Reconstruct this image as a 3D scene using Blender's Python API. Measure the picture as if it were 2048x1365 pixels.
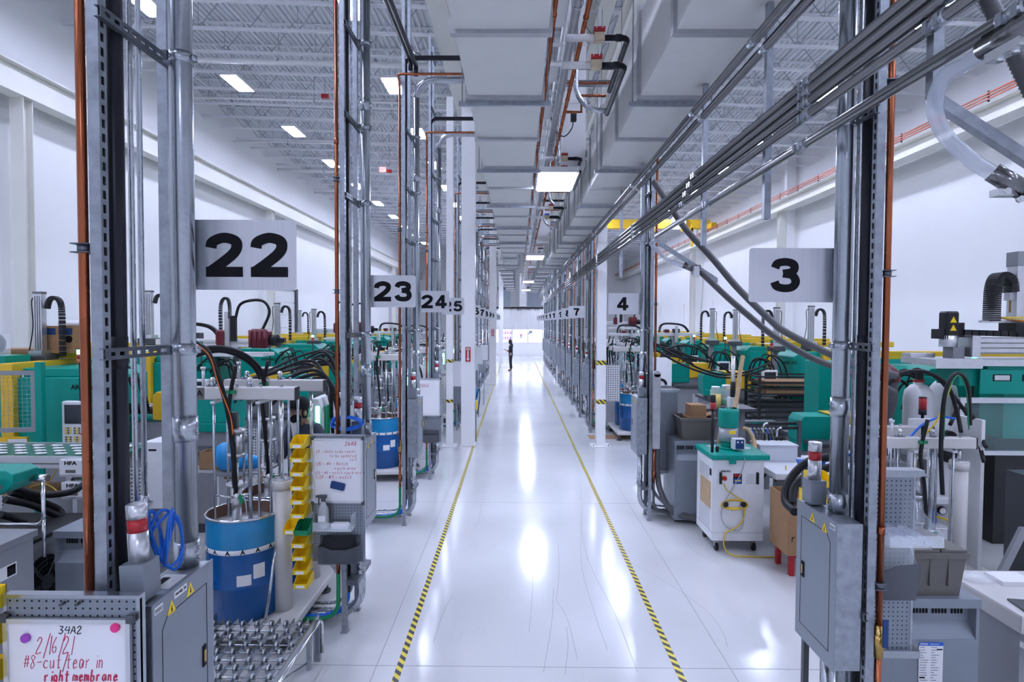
import bpy, bmesh, math, random
from mathutils import Vector, Matrix

# ------------------------------------------------------------------ scene start: camera, world, exposure
sc = bpy.context.scene
for o in list(bpy.data.objects):
    bpy.data.objects.remove(o)
COL = sc.collection
random.seed(7)
PI = math.pi

FPX = 1200.0                                   # focal length in pixels of a 2048 wide frame
CAM = Vector((0.0, 0.0, 2.7))
ROT = (Matrix.Rotation(10 / FPX, 3, 'Z') @ Matrix.Rotation(PI / 2 - 37.5 / FPX, 3, 'X')
       @ Matrix.Rotation(0.0045, 3, 'Z'))
cam_data = bpy.data.cameras.new('camera')
cam_data.sensor_width = 36.0
cam_data.lens = 36.0 * FPX / 2048.0
cam_data.clip_end = 300
cam = bpy.data.objects.new('camera', cam_data)
COL.objects.link(cam)
cam.matrix_world = Matrix.Translation(CAM) @ ROT.to_4x4()
sc.camera = cam

world = bpy.data.worlds.new('world')
sc.world = world
world.use_nodes = True
world.node_tree.nodes['Background'].inputs[0].default_value = (0.75, 0.85, 1.0, 1)
world.node_tree.nodes['Background'].inputs[1].default_value = 0.15

sc.view_settings.view_transform = 'Standard'
sc.view_settings.look = 'None'
sc.view_settings.gamma = 1.0
sc.view_settings.exposure = 1.2
sc.view_settings.use_curve_mapping = False
sc.cycles.max_bounces = 10
sc.cycles.diffuse_bounces = 5
sc.cycles.glossy_bounces = 4
sc.cycles.transmission_bounces = 6
sc.cycles.transparent_max_bounces = 12
sc.cycles.sample_clamp_indirect = 6.0
sc.cycles.caustics_reflective = False
sc.cycles.caustics_refractive = False

LAMP = 34.0                                    # radiance of the high bay diffusers
LAMP_COL = (0.675, 0.735, 1.0)


def ray(u, v):
    return ROT @ Vector(((u - 1024) / FPX, (682.5 - v) / FPX, -1.0))


def P(u, v, y):
    """world point seen at photo pixel u, v on the plane at distance y"""
    d = ray(u, v)
    return CAM + d * (y / d.y)


def PX(u, v, x):
    d = ray(u, v)
    return CAM + d * ((x - CAM.x) / d.x)


def PZ(u, v, z):
    d = ray(u, v)
    return CAM + d * ((z - CAM.z) / d.z)


# ------------------------------------------------------------------ materials
def new_mat(name):
    m = bpy.data.materials.new(name)
    m.use_nodes = True
    return m, m.node_tree.nodes, m.node_tree.links, m.node_tree.nodes['Principled BSDF']


def mat(name, col, rough=0.5, metal=0.0, var=0.06, scale=12.0, rvar=0.08, stretch=(1, 1, 1), bump=0.0,
        coat=0.0, spec=0.5):
    m, n, l, b = new_mat(name)
    b.inputs['Metallic'].default_value = metal
    b.inputs['Specular IOR Level'].default_value = spec
    if coat:
        b.inputs['Coat Weight'].default_value = coat
        b.inputs['Coat Roughness'].default_value = 0.08
    tc = n.new('ShaderNodeTexCoord')
    mp = n.new('ShaderNodeMapping')
    mp.inputs['Scale'].default_value = stretch
    l.new(tc.outputs['Object'], mp.inputs['Vector'])
    nz = n.new('ShaderNodeTexNoise')
    nz.inputs['Scale'].default_value = scale
    nz.inputs['Detail'].default_value = 4
    l.new(mp.outputs['Vector'], nz.inputs['Vector'])
    cr = n.new('ShaderNodeValToRGB')
    cr.color_ramp.elements[0].position = 0.25
    cr.color_ramp.elements[1].position = 0.75
    cr.color_ramp.elements[0].color = tuple(max(0, c * (1 - var)) for c in col) + (1,)
    cr.color_ramp.elements[1].color = tuple(min(1, c * (1 + var)) for c in col) + (1,)
    l.new(nz.outputs['Fac'], cr.inputs['Fac'])
    l.new(cr.outputs['Color'], b.inputs['Base Color'])
    mr = n.new('ShaderNodeMapRange')
    mr.inputs['To Min'].default_value = max(0.02, rough - rvar)
    mr.inputs['To Max'].default_value = min(1, rough + rvar)
    l.new(nz.outputs['Fac'], mr.inputs['Value'])
    l.new(mr.outputs['Result'], b.inputs['Roughness'])
    if bump:
        bp = n.new('ShaderNodeBump')
        bp.inputs['Strength'].default_value = bump
        bp.inputs['Distance'].default_value = 0.002
        l.new(nz.outputs['Fac'], bp.inputs['Height'])
        l.new(bp.outputs['Normal'], b.inputs['Normal'])
    return m


def emit(name, col, strength):
    m, n, l, b = new_mat(name)
    b.inputs['Base Color'].default_value = (0.8, 0.8, 0.8, 1)
    b.inputs['Emission Color'].default_value = tuple(col) + (1,)
    b.inputs['Emission Strength'].default_value = strength
    return m


def clear(name, col=(0.9, 0.95, 1), alpha=0.25, rough=0.08):
    m, n, l, b = new_mat(name)
    b.inputs['Base Color'].default_value = tuple(col) + (1,)
    b.inputs['Roughness'].default_value = rough
    b.inputs['Alpha'].default_value = alpha
    nz = n.new('ShaderNodeTexNoise')
    nz.inputs['Scale'].default_value = 18
    mr = n.new('ShaderNodeMapRange')
    mr.inputs['To Min'].default_value = rough
    mr.inputs['To Max'].default_value = rough + 0.1
    l.new(nz.outputs['Fac'], mr.inputs['Value'])
    l.new(mr.outputs['Result'], b.inputs['Roughness'])
    return m


def holes(name, col, hole, pitch, rad, metal, rough, axes=(0, 2)):
    """sheet metal with a regular grid of punched holes"""
    m, n, l, b = new_mat(name)
    b.inputs['Metallic'].default_value = metal
    b.inputs['Roughness'].default_value = rough
    tc = n.new('ShaderNodeTexCoord')
    sep = n.new('ShaderNodeSeparateXYZ')
    l.new(tc.outputs['Object'], sep.inputs[0])
    sq = []
    for a in axes:
        md = n.new('ShaderNodeMath'); md.operation = 'PINGPONG'
        md.inputs[1].default_value = pitch / 2
        l.new(sep.outputs[a], md.inputs[0])
        pw = n.new('ShaderNodeMath'); pw.operation = 'POWER'
        pw.inputs[1].default_value = 2
        l.new(md.outputs[0], pw.inputs[0])
        sq.append(pw)
    ad = n.new('ShaderNodeMath'); ad.operation = 'ADD'
    l.new(sq[0].outputs[0], ad.inputs[0]); l.new(sq[1].outputs[0], ad.inputs[1])
    lt = n.new('ShaderNodeMath'); lt.operation = 'LESS_THAN'
    lt.inputs[1].default_value = rad * rad
    l.new(ad.outputs[0], lt.inputs[0])
    nz = n.new('ShaderNodeTexNoise'); nz.inputs['Scale'].default_value = 9
    l.new(tc.outputs['Object'], nz.inputs['Vector'])
    cr = n.new('ShaderNodeValToRGB')
    cr.color_ramp.elements[0].color = tuple(c * 0.85 for c in col) + (1,)
    cr.color_ramp.elements[1].color = tuple(min(1, c * 1.12) for c in col) + (1,)
    l.new(nz.outputs['Fac'], cr.inputs['Fac'])
    mx = n.new('ShaderNodeMix'); mx.data_type = 'RGBA'
    l.new(lt.outputs[0], mx.inputs[0])
    l.new(cr.outputs['Color'], mx.inputs[6])
    mx.inputs[7].default_value = tuple(hole) + (1,)
    l.new(mx.outputs[2], b.inputs['Base Color'])
    return m


def floor_mat():
    m, n, l, b = new_mat('epoxy_floor')
    tc = n.new('ShaderNodeTexCoord')
    nz = n.new('ShaderNodeTexNoise'); nz.inputs['Scale'].default_value = 0.55; nz.inputs['Detail'].default_value = 6
    l.new(tc.outputs['Object'], nz.inputs['Vector'])
    cr = n.new('ShaderNodeValToRGB')
    cr.color_ramp.elements[0].position = 0.3
    cr.color_ramp.elements[0].color = (0.555, 0.56, 0.56, 1)
    cr.color_ramp.elements[1].position = 0.7
    cr.color_ramp.elements[1].color = (0.635, 0.64, 0.645, 1)
    l.new(nz.outputs['Fac'], cr.inputs['Fac'])
    # long fine scuffs along the traffic direction
    mp = n.new('ShaderNodeMapping'); mp.inputs['Scale'].default_value = (9.0, 0.55, 1)
    mp.inputs['Rotation'].default_value = (0, 0, 0.06)
    l.new(tc.outputs['Object'], mp.inputs['Vector'])
    n2 = n.new('ShaderNodeTexNoise'); n2.inputs['Scale'].default_value = 1.6; n2.inputs['Detail'].default_value = 2
    n2.inputs['Distortion'].default_value = 0.6
    l.new(mp.outputs['Vector'], n2.inputs['Vector'])
    sub = n.new('ShaderNodeMath'); sub.operation = 'SUBTRACT'; sub.inputs[1].default_value = 0.5
    l.new(n2.outputs['Fac'], sub.inputs[0])
    ab = n.new('ShaderNodeMath'); ab.operation = 'ABSOLUTE'; l.new(sub.outputs[0], ab.inputs[0])
    mr = n.new('ShaderNodeMapRange'); mr.inputs['From Max'].default_value = 0.0035
    mr.inputs['To Min'].default_value = 0.25; mr.inputs['To Max'].default_value = 0.0
    l.new(ab.outputs[0], mr.inputs['Value'])
    n3 = n.new('ShaderNodeTexNoise'); n3.inputs['Scale'].default_value = 1.3
    l.new(tc.outputs['Object'], n3.inputs['Vector'])
    gt = n.new('ShaderNodeMapRange'); gt.inputs['From Min'].default_value = 0.5; gt.inputs['From Max'].default_value = 0.6
    l.new(n3.outputs['Fac'], gt.inputs['Value'])
    mu = n.new('ShaderNodeMath'); mu.operation = 'MULTIPLY'
    l.new(mr.outputs['Result'], mu.inputs[0]); l.new(gt.outputs['Result'], mu.inputs[1])
    mx = n.new('ShaderNodeMix'); mx.data_type = 'RGBA'
    l.new(mu.outputs[0], mx.inputs[0]); l.new(cr.outputs['Color'], mx.inputs[6])
    mx.inputs[7].default_value = (0.24, 0.24, 0.25, 1)
    l.new(mx.outputs[2], b.inputs['Base Color'])
    rr = n.new('ShaderNodeMapRange')
    rr.inputs['To Min'].default_value = 0.10; rr.inputs['To Max'].default_value = 0.19
    l.new(nz.outputs['Fac'], rr.inputs['Value'])
    l.new(rr.outputs['Result'], b.inputs['Roughness'])
    b.inputs['Specular IOR Level'].default_value = 0.6
    bp = n.new('ShaderNodeBump'); bp.inputs['Strength'].default_value = 0.05; bp.inputs['Distance'].default_value = 0.01
    n4 = n.new('ShaderNodeTexNoise'); n4.inputs['Scale'].default_value = 2.2
    l.new(tc.outputs['Object'], n4.inputs['Vector'])
    l.new(n4.outputs['Fac'], bp.inputs['Height']); l.new(bp.outputs['Normal'], b.inputs['Normal'])
    return m


def hazard_mat(pitch=0.1, lean=1.0):
    m, n, l, b = new_mat('hazard_tape')
    tc = n.new('ShaderNodeTexCoord'); sep = n.new('ShaderNodeSeparateXYZ')
    l.new(tc.outputs['Object'], sep.inputs[0])
    mu = n.new('ShaderNodeMath'); mu.operation = 'MULTIPLY_ADD'; mu.inputs[1].default_value = lean
    l.new(sep.outputs[0], mu.inputs[0]); l.new(sep.outputs[1], mu.inputs[2])
    ad = n.new('ShaderNodeMath'); ad.operation = 'ADD'
    l.new(mu.outputs[0], ad.inputs[0]); l.new(sep.outputs[2], ad.inputs[1])
    md = n.new('ShaderNodeMath'); md.operation = 'FLOORED_MODULO'; md.inputs[1].default_value = pitch
    l.new(ad.outputs[0], md.inputs[0])
    lt = n.new('ShaderNodeMath'); lt.operation = 'LESS_THAN'; lt.inputs[1].default_value = pitch / 2
    l.new(md.outputs[0], lt.inputs[0])
    mx = n.new('ShaderNodeMix'); mx.data_type = 'RGBA'
    mx.inputs[6].default_value = (0.72, 0.58, 0.05, 1); mx.inputs[7].default_value = (0.035, 0.035, 0.04, 1)
    l.new(lt.outputs[0], mx.inputs[0]); l.new(mx.outputs[2], b.inputs['Base Color'])
    b.inputs['Roughness'].default_value = 0.35
    return m


M = {
    'wall': mat('wall_paint', (0.88, 0.88, 0.88), 0.55, var=0.02, scale=0.6),
    'beamw': mat('cream_steel_paint', (0.74, 0.73, 0.68), 0.45, var=0.03, scale=2),
    'joist': mat('joist_paint', (0.80, 0.81, 0.84), 0.5, var=0.02, scale=1),
    'web': mat('joist_web_paint', (0.40, 0.42, 0.46), 0.6, var=0.03, scale=1),
    'deck': mat('deck_paint', (0.66, 0.68, 0.72), 0.6, var=0.03, scale=1),
    'white': mat('white_enamel', (0.78, 0.78, 0.79), 0.35, var=0.03, scale=3),
    'duct': mat('duct_board', (0.72, 0.72, 0.70), 0.6, var=0.03, scale=5, bump=0.15),
    'flange': mat('duct_flange', (0.42, 0.43, 0.45), 0.4, metal=0.3, var=0.12, scale=8),
    'galv': mat('galvanised_steel', (0.40, 0.43, 0.47), 0.24, metal=0.92, var=0.08, scale=70, rvar=0.03),
    'strut': mat('galvanised_strut', (0.34, 0.37, 0.41), 0.42, metal=0.85, var=0.2, scale=24, rvar=0.1),
    'dark_strut': mat('shop_steel_strut', (0.15, 0.165, 0.19), 0.45, metal=0.8, var=0.2, scale=18),
    'emt': mat('conduit_steel', (0.46, 0.49, 0.53), 0.28, metal=0.95, var=0.1, scale=40, stretch=(1, 1, 0.3)),
    'tube': mat('stainless_tube', (0.20, 0.20, 0.205), 0.22, metal=0.95, var=0.12, scale=30, stretch=(1, 0.1, 1)),
    'chrome': mat('chrome_rod', (0.72, 0.73, 0.75), 0.13, metal=1.0, var=0.03),
    'alu': mat('aluminium', (0.66, 0.67, 0.69), 0.33, metal=0.85, var=0.06, scale=16),
    'brushed': mat('brushed_aluminium', (0.62, 0.63, 0.66), 0.3, metal=0.95, var=0.05, scale=60, stretch=(1, 1, 0.02), rvar=0.05),
    'copper': mat('copper_pipe', (0.36, 0.11, 0.05), 0.26, metal=0.9, var=0.3, scale=9, stretch=(1, 1, 0.3), rvar=0.12),
    'brass': mat('brass', (0.55, 0.36, 0.12), 0.3, metal=0.95, var=0.15),
    'pvc': mat('black_pvc_pipe', (0.012, 0.013, 0.02), 0.34, var=0.25, scale=10, stretch=(1, 1, 0.2), spec=0.3),
    'rubber': mat('black_rubber', (0.010, 0.010, 0.012), 0.5, var=0.3, spec=0.3),
    'blackp': mat('black_plastic', (0.016, 0.016, 0.019), 0.42, var=0.2, spec=0.3),
    'blacks': mat('black_steel', (0.014, 0.014, 0.016), 0.5, metal=0.0, var=0.3),
    'ink': mat('black_vinyl', (0.008, 0.008, 0.010), 0.6, var=0.1, spec=0.15),
    'panel': mat('grey_enclosure_paint', (0.235, 0.265, 0.305), 0.42, metal=0.2, var=0.04, scale=6),
    'panelw': mat('pale_enclosure_paint', (0.62, 0.64, 0.68), 0.42, var=0.03, scale=6),
    'machgrey': mat('machine_grey_paint', (0.27, 0.28, 0.30), 0.45, var=0.05, scale=4),
    'dgrey': mat('dark_grey_paint', (0.065, 0.07, 0.08), 0.45, var=0.1, scale=5),
    'teal': mat('machine_teal_paint', (0.0, 0.30, 0.235), 0.36, var=0.06, scale=4, spec=0.3),
    'yellow': mat('machine_yellow_paint', (0.80, 0.50, 0.025), 0.38, var=0.06, scale=4),
    'yplas': mat('yellow_plastic', (0.88, 0.62, 0.01), 0.42, var=0.05, scale=9),
    'gplas': mat('green_plastic', (0.0, 0.22, 0.09), 0.42, var=0.08),
    'blue': mat('drum_blue_paint', (0.0, 0.075, 0.27), 0.28, var=0.14, scale=3, stretch=(1, 1, 0.4)),
    'blue2': mat('drum_pale_blue_film', (0.01, 0.22, 0.46), 0.22, var=0.16, scale=4),
    'bcable': mat('blue_cable', (0.0, 0.13, 0.62), 0.4, var=0.1),
    'gcable': mat('green_hose', (0.0, 0.22, 0.08), 0.4, var=0.1),
    'ycable': mat('yellow_cable', (0.72, 0.50, 0.03), 0.45, var=0.1),
    'ocable': mat('orange_cable', (0.75, 0.18, 0.03), 0.45, var=0.1),
    'tan': mat('tan_hose', (0.52, 0.36, 0.2), 0.5, var=0.12),
    'liner': mat('brown_drum_liner', (0.22, 0.12, 0.085), 0.4, var=0.15),
    'card': mat('cardboard', (0.33, 0.185, 0.09), 0.75, var=0.1, scale=12),
    'red': mat('red_plastic', (0.40, 0.012, 0.02), 0.35, var=0.1),
    'maroon': mat('maroon_cover', (0.13, 0.01, 0.022), 0.35, var=0.15),
    'orange': mat('orange_rail', (0.46, 0.12, 0.06), 0.45, var=0.1),
    'paper': mat('white_paper', (0.78, 0.78, 0.79), 0.6, var=0.02),
    'board': mat('whiteboard', (0.80, 0.80, 0.83), 0.22, var=0.02, scale=3),
    'marker': mat('red_marker', (0.52, 0.02, 0.08), 0.6, var=0.15),
    'magenta': mat('pink_magnet', (0.80, 0.03, 0.22), 0.35, var=0.05),
    'purple': mat('purple_magnet', (0.33, 0.06, 0.45), 0.35, var=0.05),
    'navy': mat('navy_felt', (0.01, 0.045, 0.16), 0.8, var=0.2, scale=60),
    'beige': mat('beige_press_paint', (0.58, 0.565, 0.55), 0.4, var=0.04, scale=6),
    'tote': mat('grey_tote_plastic', (0.13, 0.122, 0.11), 0.5, var=0.06),
    'skin': mat('skin', (0.42, 0.24, 0.17), 0.5, var=0.06, scale=20),
    'hair': mat('dark_hair', (0.012, 0.010, 0.012), 0.45, var=0.3, scale=40, stretch=(1, 1, 0.1)),
    'cloth': mat('dark_cloth', (0.014, 0.015, 0.02), 0.85, var=0.3, scale=30),
    'cloth2': mat('slate_jacket_cloth', (0.045, 0.055, 0.08), 0.85, var=0.2, scale=30),
    'belt': mat('green_conveyor_belt', (0.015, 0.13, 0.085), 0.5, var=0.12),
    'screen': mat('dark_screen', (0.035, 0.04, 0.055), 0.12, var=0.2),
    'whtplas': mat('white_plastic', (0.74, 0.75, 0.77), 0.4, var=0.03),
    'hosegrey': mat('grey_corrugated_hose', (0.10, 0.10, 0.105), 0.42, var=0.15),
    'ivory': mat('ivory_valve_body', (0.62, 0.52, 0.36), 0.45, var=0.06),
    'bluep': mat('blue_plastic', (0.0, 0.10, 0.55), 0.4, var=0.08),
    'bag': mat('sky_blue_plastic_film', (0.02, 0.30, 0.68), 0.3, var=0.15, scale=9, bump=0.5),
    'scuff': mat('rubber_scuff', (0.27, 0.27, 0.28), 0.5, var=0.2),
    'joint': mat('floor_joint', (0.33, 0.33, 0.33), 0.5, var=0.1),
    'peg': holes('punched_galvanised_board', (0.27, 0.30, 0.34), (0.02, 0.02, 0.025), 0.0254, 0.0038, 0.75, 0.42),
    'pegside': holes('punched_sheet_side', (0.60, 0.61, 0.63), (0.05, 0.05, 0.06), 0.05, 0.012, 0.1, 0.45),
    'clear': clear('clear_acrylic', alpha=0.22),
    'smoke': clear('smoked_acrylic', (0.10, 0.11, 0.13), alpha=0.72),
    'hosec': clear('clear_vacuum_hose', (0.58, 0.62, 0.71), alpha=0.44, rough=0.12),
    'glass': clear('window_glass', (0.85, 0.92, 1.0), alpha=0.12, rough=0.02),
    'guard': clear('polycarbonate_guard', (0.25, 0.36, 0.36), alpha=0.22),
    'floor': floor_mat(),
    'hazard': hazard_mat(),
    'lamp': emit('lamp_diffuser', LAMP_COL, LAMP),
    'gled': emit('green_status_led', (0.12, 1.0, 0.55), 5.0),
    'rled': emit('red_exit_face', (1.0, 0.10, 0.08), 2.2),
    'bled': emit('blue_status_led', (0.15, 0.3, 1.0), 4.0),
}


# ------------------------------------------------------------------ mesh builder
class MB:
    def __init__(self):
        self.v, self.f, self.mi, self.sm, self.mats = [], [], [], [], []

    def _m(self, m):
        m = M[m] if isinstance(m, str) else m
        if m not in self.mats:
            self.mats.append(m)
        return self.mats.index(m)

    def add(self, verts, faces, m, smooth=False, X=None):
        o = len(self.v)
        if X is not None:
            verts = [X @ Vector(p) for p in verts]
        self.v.extend(tuple(p) for p in verts)
        i = self._m(m)
        for f in faces:
            self.f.append(tuple(o + k for k in f))
            self.mi.append(i)
            self.sm.append(smooth)
        return self

    def box(self, x0, x1, y0, y1, z0, z1, m, X=None, c=0.0):
        x0, x1 = min(x0, x1), max(x0, x1); y0, y1 = min(y0, y1), max(y0, y1); z0, z1 = min(z0, z1), max(z0, z1)
        if c <= 0:
            vs = [(x, y, z) for x in (x0, x1) for y in (y0, y1) for z in (z0, z1)]
            fs = [(0, 1, 3, 2), (4, 6, 7, 5), (0, 4, 5, 1), (2, 3, 7, 6), (0, 2, 6, 4), (1, 5, 7, 3)]
            return self.add(vs, fs, m, False, X)
        bm = bmesh.new()
        bmesh.ops.create_cube(bm, size=1)
        for q in bm.verts:
            q.co = Vector((x0 + (q.co.x + .5) * (x1 - x0), y0 + (q.co.y + .5) * (y1 - y0), z0 + (q.co.z + .5) * (z1 - z0)))
        bmesh.ops.bevel(bm, geom=list(bm.edges), offset=c, segments=1, affect='EDGES', profile=0.5)
        bm.verts.index_update()
        vs = [q.co.copy() for q in bm.verts]
        fs = [[q.index for q in f.verts] for f in bm.faces]
        bm.free()
        return self.add(vs, fs, m, False, X)

    def cyl(self, p0, p1, r, m, n=12, r2=None, caps=True, X=None, smooth=True):
        p0, p1 = Vector(p0), Vector(p1)
        d = (p1 - p0)
        if d.length < 1e-9:
            return self
        d.normalize()
        a = d.orthogonal().normalized(); b = d.cross(a)
        r2 = r if r2 is None else r2
        vs = []
        for k in range(n):
            t = 2 * PI * k / n
            e = a * math.cos(t) + b * math.sin(t)
            vs.append(p0 + e * r); vs.append(p1 + e * r2)
        fs = [(2 * k, 2 * ((k + 1) % n), 2 * ((k + 1) % n) + 1, 2 * k + 1) for k in range(n)]
        self.add(vs, fs, m, smooth, X)
        if caps:
            o = [tuple(reversed(range(0, 2 * n, 2))), tuple(range(1, 2 * n, 2))]
            self.add(vs, o, m, False, X)
        return self

    def tube(self, pts, r, m, n=8, caps=True, X=None, ridge=0.0, closed=False):
        pts = [Vector(p) for p in pts]
        N = len(pts)
        a = None
        vs, fs = [], []
        for i in range(N):
            if closed:
                d = pts[(i + 1) % N] - pts[i - 1]
            else:
                d = pts[min(i + 1, N - 1)] - pts[max(i - 1, 0)]
            d.normalize()
            if a is None:
                a = d.orthogonal().normalized()
            else:
                a = (a - d * a.dot(d))
                a = a.normalized() if a.length > 1e-6 else d.orthogonal().normalized()
            b = d.cross(a)
            rr = r * (1 - ridge * (i % 2))
            for k in range(n):
                t = 2 * PI * k / n
                vs.append(pts[i] + (a * math.cos(t) + b * math.sin(t)) * rr)
        for i in range(N if closed else N - 1):
            j = (i + 1) % N
            for k in range(n):
                q = (k + 1) % n
                fs.append((i * n + k, i * n + q, j * n + q, j * n + k))
        self.add(vs, fs, m, True, X)
        if caps and not closed:
            self.add(vs, [tuple(reversed(range(n))), tuple(range((N - 1) * n, N * n))], m, False, X)
        return self

    def prism(self, poly, axis, a, b, m, X=None):
        """poly of 2D points extruded along an axis from a to b"""
        def mk(p, t):
            return {'x': (t, p[0], p[1]), 'y': (p[0], t, p[1]), 'z': (p[0], p[1], t)}[axis]
        n = len(poly)
        vs = [mk(p, a) for p in poly] + [mk(p, b) for p in poly]
        fs = [tuple(range(n)), tuple(reversed(range(n, 2 * n)))]
        fs += [(k, k + n, (k + 1) % n + n, (k + 1) % n) for k in range(n)]
        return self.add(vs, fs, m, False, X)

    def lathe(self, prof, m, c=(0, 0, 0), n=24, X=None):
        vs, fs = [], []
        for r, z in prof:
            for k in range(n):
                t = 2 * PI * k / n
                vs.append((c[0] + r * math.cos(t), c[1] + r * math.sin(t), c[2] + z))
        for i in range(len(prof) - 1):
            for k in range(n):
                q = (k + 1) % n
                fs.append((i * n + k, i * n + q, (i + 1) * n + q, (i + 1) * n + k))
        return self.add(vs, fs, m, True, X)

    def ball(self, c, r, m, n=10, sq=(1, 1, 1), X=None):
        prof = []
        vs, fs = [], []
        rows = max(4, n // 2)
        for i in range(rows + 1):
            ph = PI * i / rows
            for k in range(n):
                t = 2 * PI * k / n
                vs.append((c[0] + r * sq[0] * math.sin(ph) * math.cos(t), c[1] + r * sq[1] * math.sin(ph) * math.sin(t),
                           c[2] - r * sq[2] * math.cos(ph)))
        for i in range(rows):
            for k in range(n):
                q = (k + 1) % n
                fs.append((i * n + k, i * n + q, (i + 1) * n + q, (i + 1) * n + k))
        return self.add(vs, fs, m, True, X)

    def build(self, name, parent=None, loc=None, rot=None, bevel=0.0):
        me = bpy.data.meshes.new(name)
        me.from_pydata(self.v, [], self.f)
        for q in self.mats:
            me.materials.append(q)
        me.polygons.foreach_set('material_index', self.mi)
        me.polygons.foreach_set('use_smooth', self.sm)
        bm = bmesh.new(); bm.from_mesh(me)
        bmesh.ops.remove_doubles(bm, verts=bm.verts, dist=1e-6)
        bmesh.ops.recalc_face_normals(bm, faces=bm.faces)
        bm.to_mesh(me); bm.free()
        me.update()
        o = bpy.data.objects.new(name, me)
        COL.objects.link(o)
        if parent is not None:
            o.parent = parent
        if loc is not None:
            o.location = loc
        if rot is not None:
            o.rotation_euler = rot
        if bevel:
            md = o.modifiers.new('edge', 'BEVEL'); md.width = bevel; md.segments = 2; md.limit_method = 'ANGLE'
        return o


def arc(c, r, a0, a1, n, ax1, ax2):
    """points on an arc about c in the plane of the two axes (degrees)"""
    c, ax1, ax2 = Vector(c), Vector(ax1), Vector(ax2)
    return [c + ax1 * (r * math.cos(math.radians(a0 + (a1 - a0) * k / n))) + ax2 * (r * math.sin(math.radians(a0 + (a1 - a0) * k / n)))
            for k in range(n + 1)]


def spline(pts, n=8):
    """Catmull-Rom through the points"""
    p = [Vector(q) for q in pts]
    p = [p[0] * 2 - p[1]] + p + [p[-1] * 2 - p[-2]]
    out = []
    for i in range(1, len(p) - 2):
        for k in range(n):
            t = k / n
            a, b, c, d = p[i - 1], p[i], p[i + 1], p[i + 2]
            out.append(0.5 * ((2 * b) + (c - a) * t + (2 * a - 5 * b + 4 * c - d) * t * t + (3 * b - a - 3 * c + d) * t ** 3))
    out.append(p[-2])
    return out


def tag(o, label=None, cat=None, group=None, kind=None):
    if label: o['label'] = label
    if cat: o['category'] = cat
    if group: o['group'] = group
    if kind: o['kind'] = kind
    return o


def thing(name, label, cat, loc=(0, 0, 0), rz=0.0, group=None):
    o = bpy.data.objects.new(name, None)
    o.empty_display_size = 0.1
    COL.objects.link(o)
    o.location = loc
    o.rotation_euler = (0, 0, rz)
    return tag(o, label, cat, group)


def struct(o):
    o['kind'] = 'structure'
    return o


def copy_tree(o, parent=None):
    c = o.copy()
    COL.objects.link(c)
    c.parent = parent
    for ch in list(o.children):
        copy_tree(ch, c)
    return c


def dup(o, loc, label, rz=None):
    c = copy_tree(o)
    c.location = loc
    if rz is not None:
        c.rotation_euler = (0, 0, rz)
    if label:
        c['label'] = label
    return c


def txt(name, s, size, m, loc, rot, parent=None, bold=0.0, sx=1.0, depth=0.001, align='CENTER', space=1.0):
    cu = bpy.data.curves.new(name, 'FONT')
    cu.body = s
    cu.size = size
    cu.offset = bold * size
    cu.extrude = depth
    cu.align_x = align
    cu.align_y = 'CENTER'
    cu.space_character = space
    cu.resolution_u = 4
    t = bpy.data.objects.new(name, cu)
    me = bpy.data.meshes.new_from_object(t)
    me.materials.clear()
    me.materials.append(M[m])
    bpy.data.objects.remove(t)
    o = bpy.data.objects.new(name, me)
    COL.objects.link(o)
    o.location = loc
    o.rotation_euler = rot
    o.scale = (sx, 1, 1)
    o.parent = parent
    return o


BOLD = {
    '2': ['.13,.66 .17,.80 .40,.893 .63,.83 .675,.69 .60,.53 .36,.31 .13,.13', '.02,.107 .80,.107'],
    '3': ['.12,.71 .19,.85 .40,.895 .60,.84 .645,.715 .58,.60 .34,.545', '.34,.545 .59,.49 .685,.31 .60,.15 .40,.105 .18,.16 .11,.30'],
    '4': ['.54,0 .54,1', '.50,.92 .12,.33', '.02,.29 .80,.29'],
    '5': ['.72,.893 .20,.893', '.235,.93 .17,.50', '.17,.49 .38,.60 .61,.53 .685,.34 .61,.16 .40,.105 .19,.16 .11,.29'],
    '6': ['.67,.74 .57,.86 .42,.895 .22,.79 .12,.50 .14,.28 .25,.14 .42,.105 .62,.17 .69,.33 .60,.50 .42,.56 .24,.48 .17,.36'],
    '7': ['.06,.893 .78,.893', '.68,.86 .47,.50 .38,0'], '0': ['O.40,.50,.28,.395'], '8': ['O.40,.74,.22,.155', 'O.40,.30,.275,.195'],
    '1': ['.46,0 .46,1', '.44,.84 .32,.72 .16,.66'],
}
BOLD['9'] = [' '.join('%.3f,%.3f' % (.81 - float(q.split(',')[0]), 1 - float(q.split(',')[1])) for q in BOLD['6'][0].split())]


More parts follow.
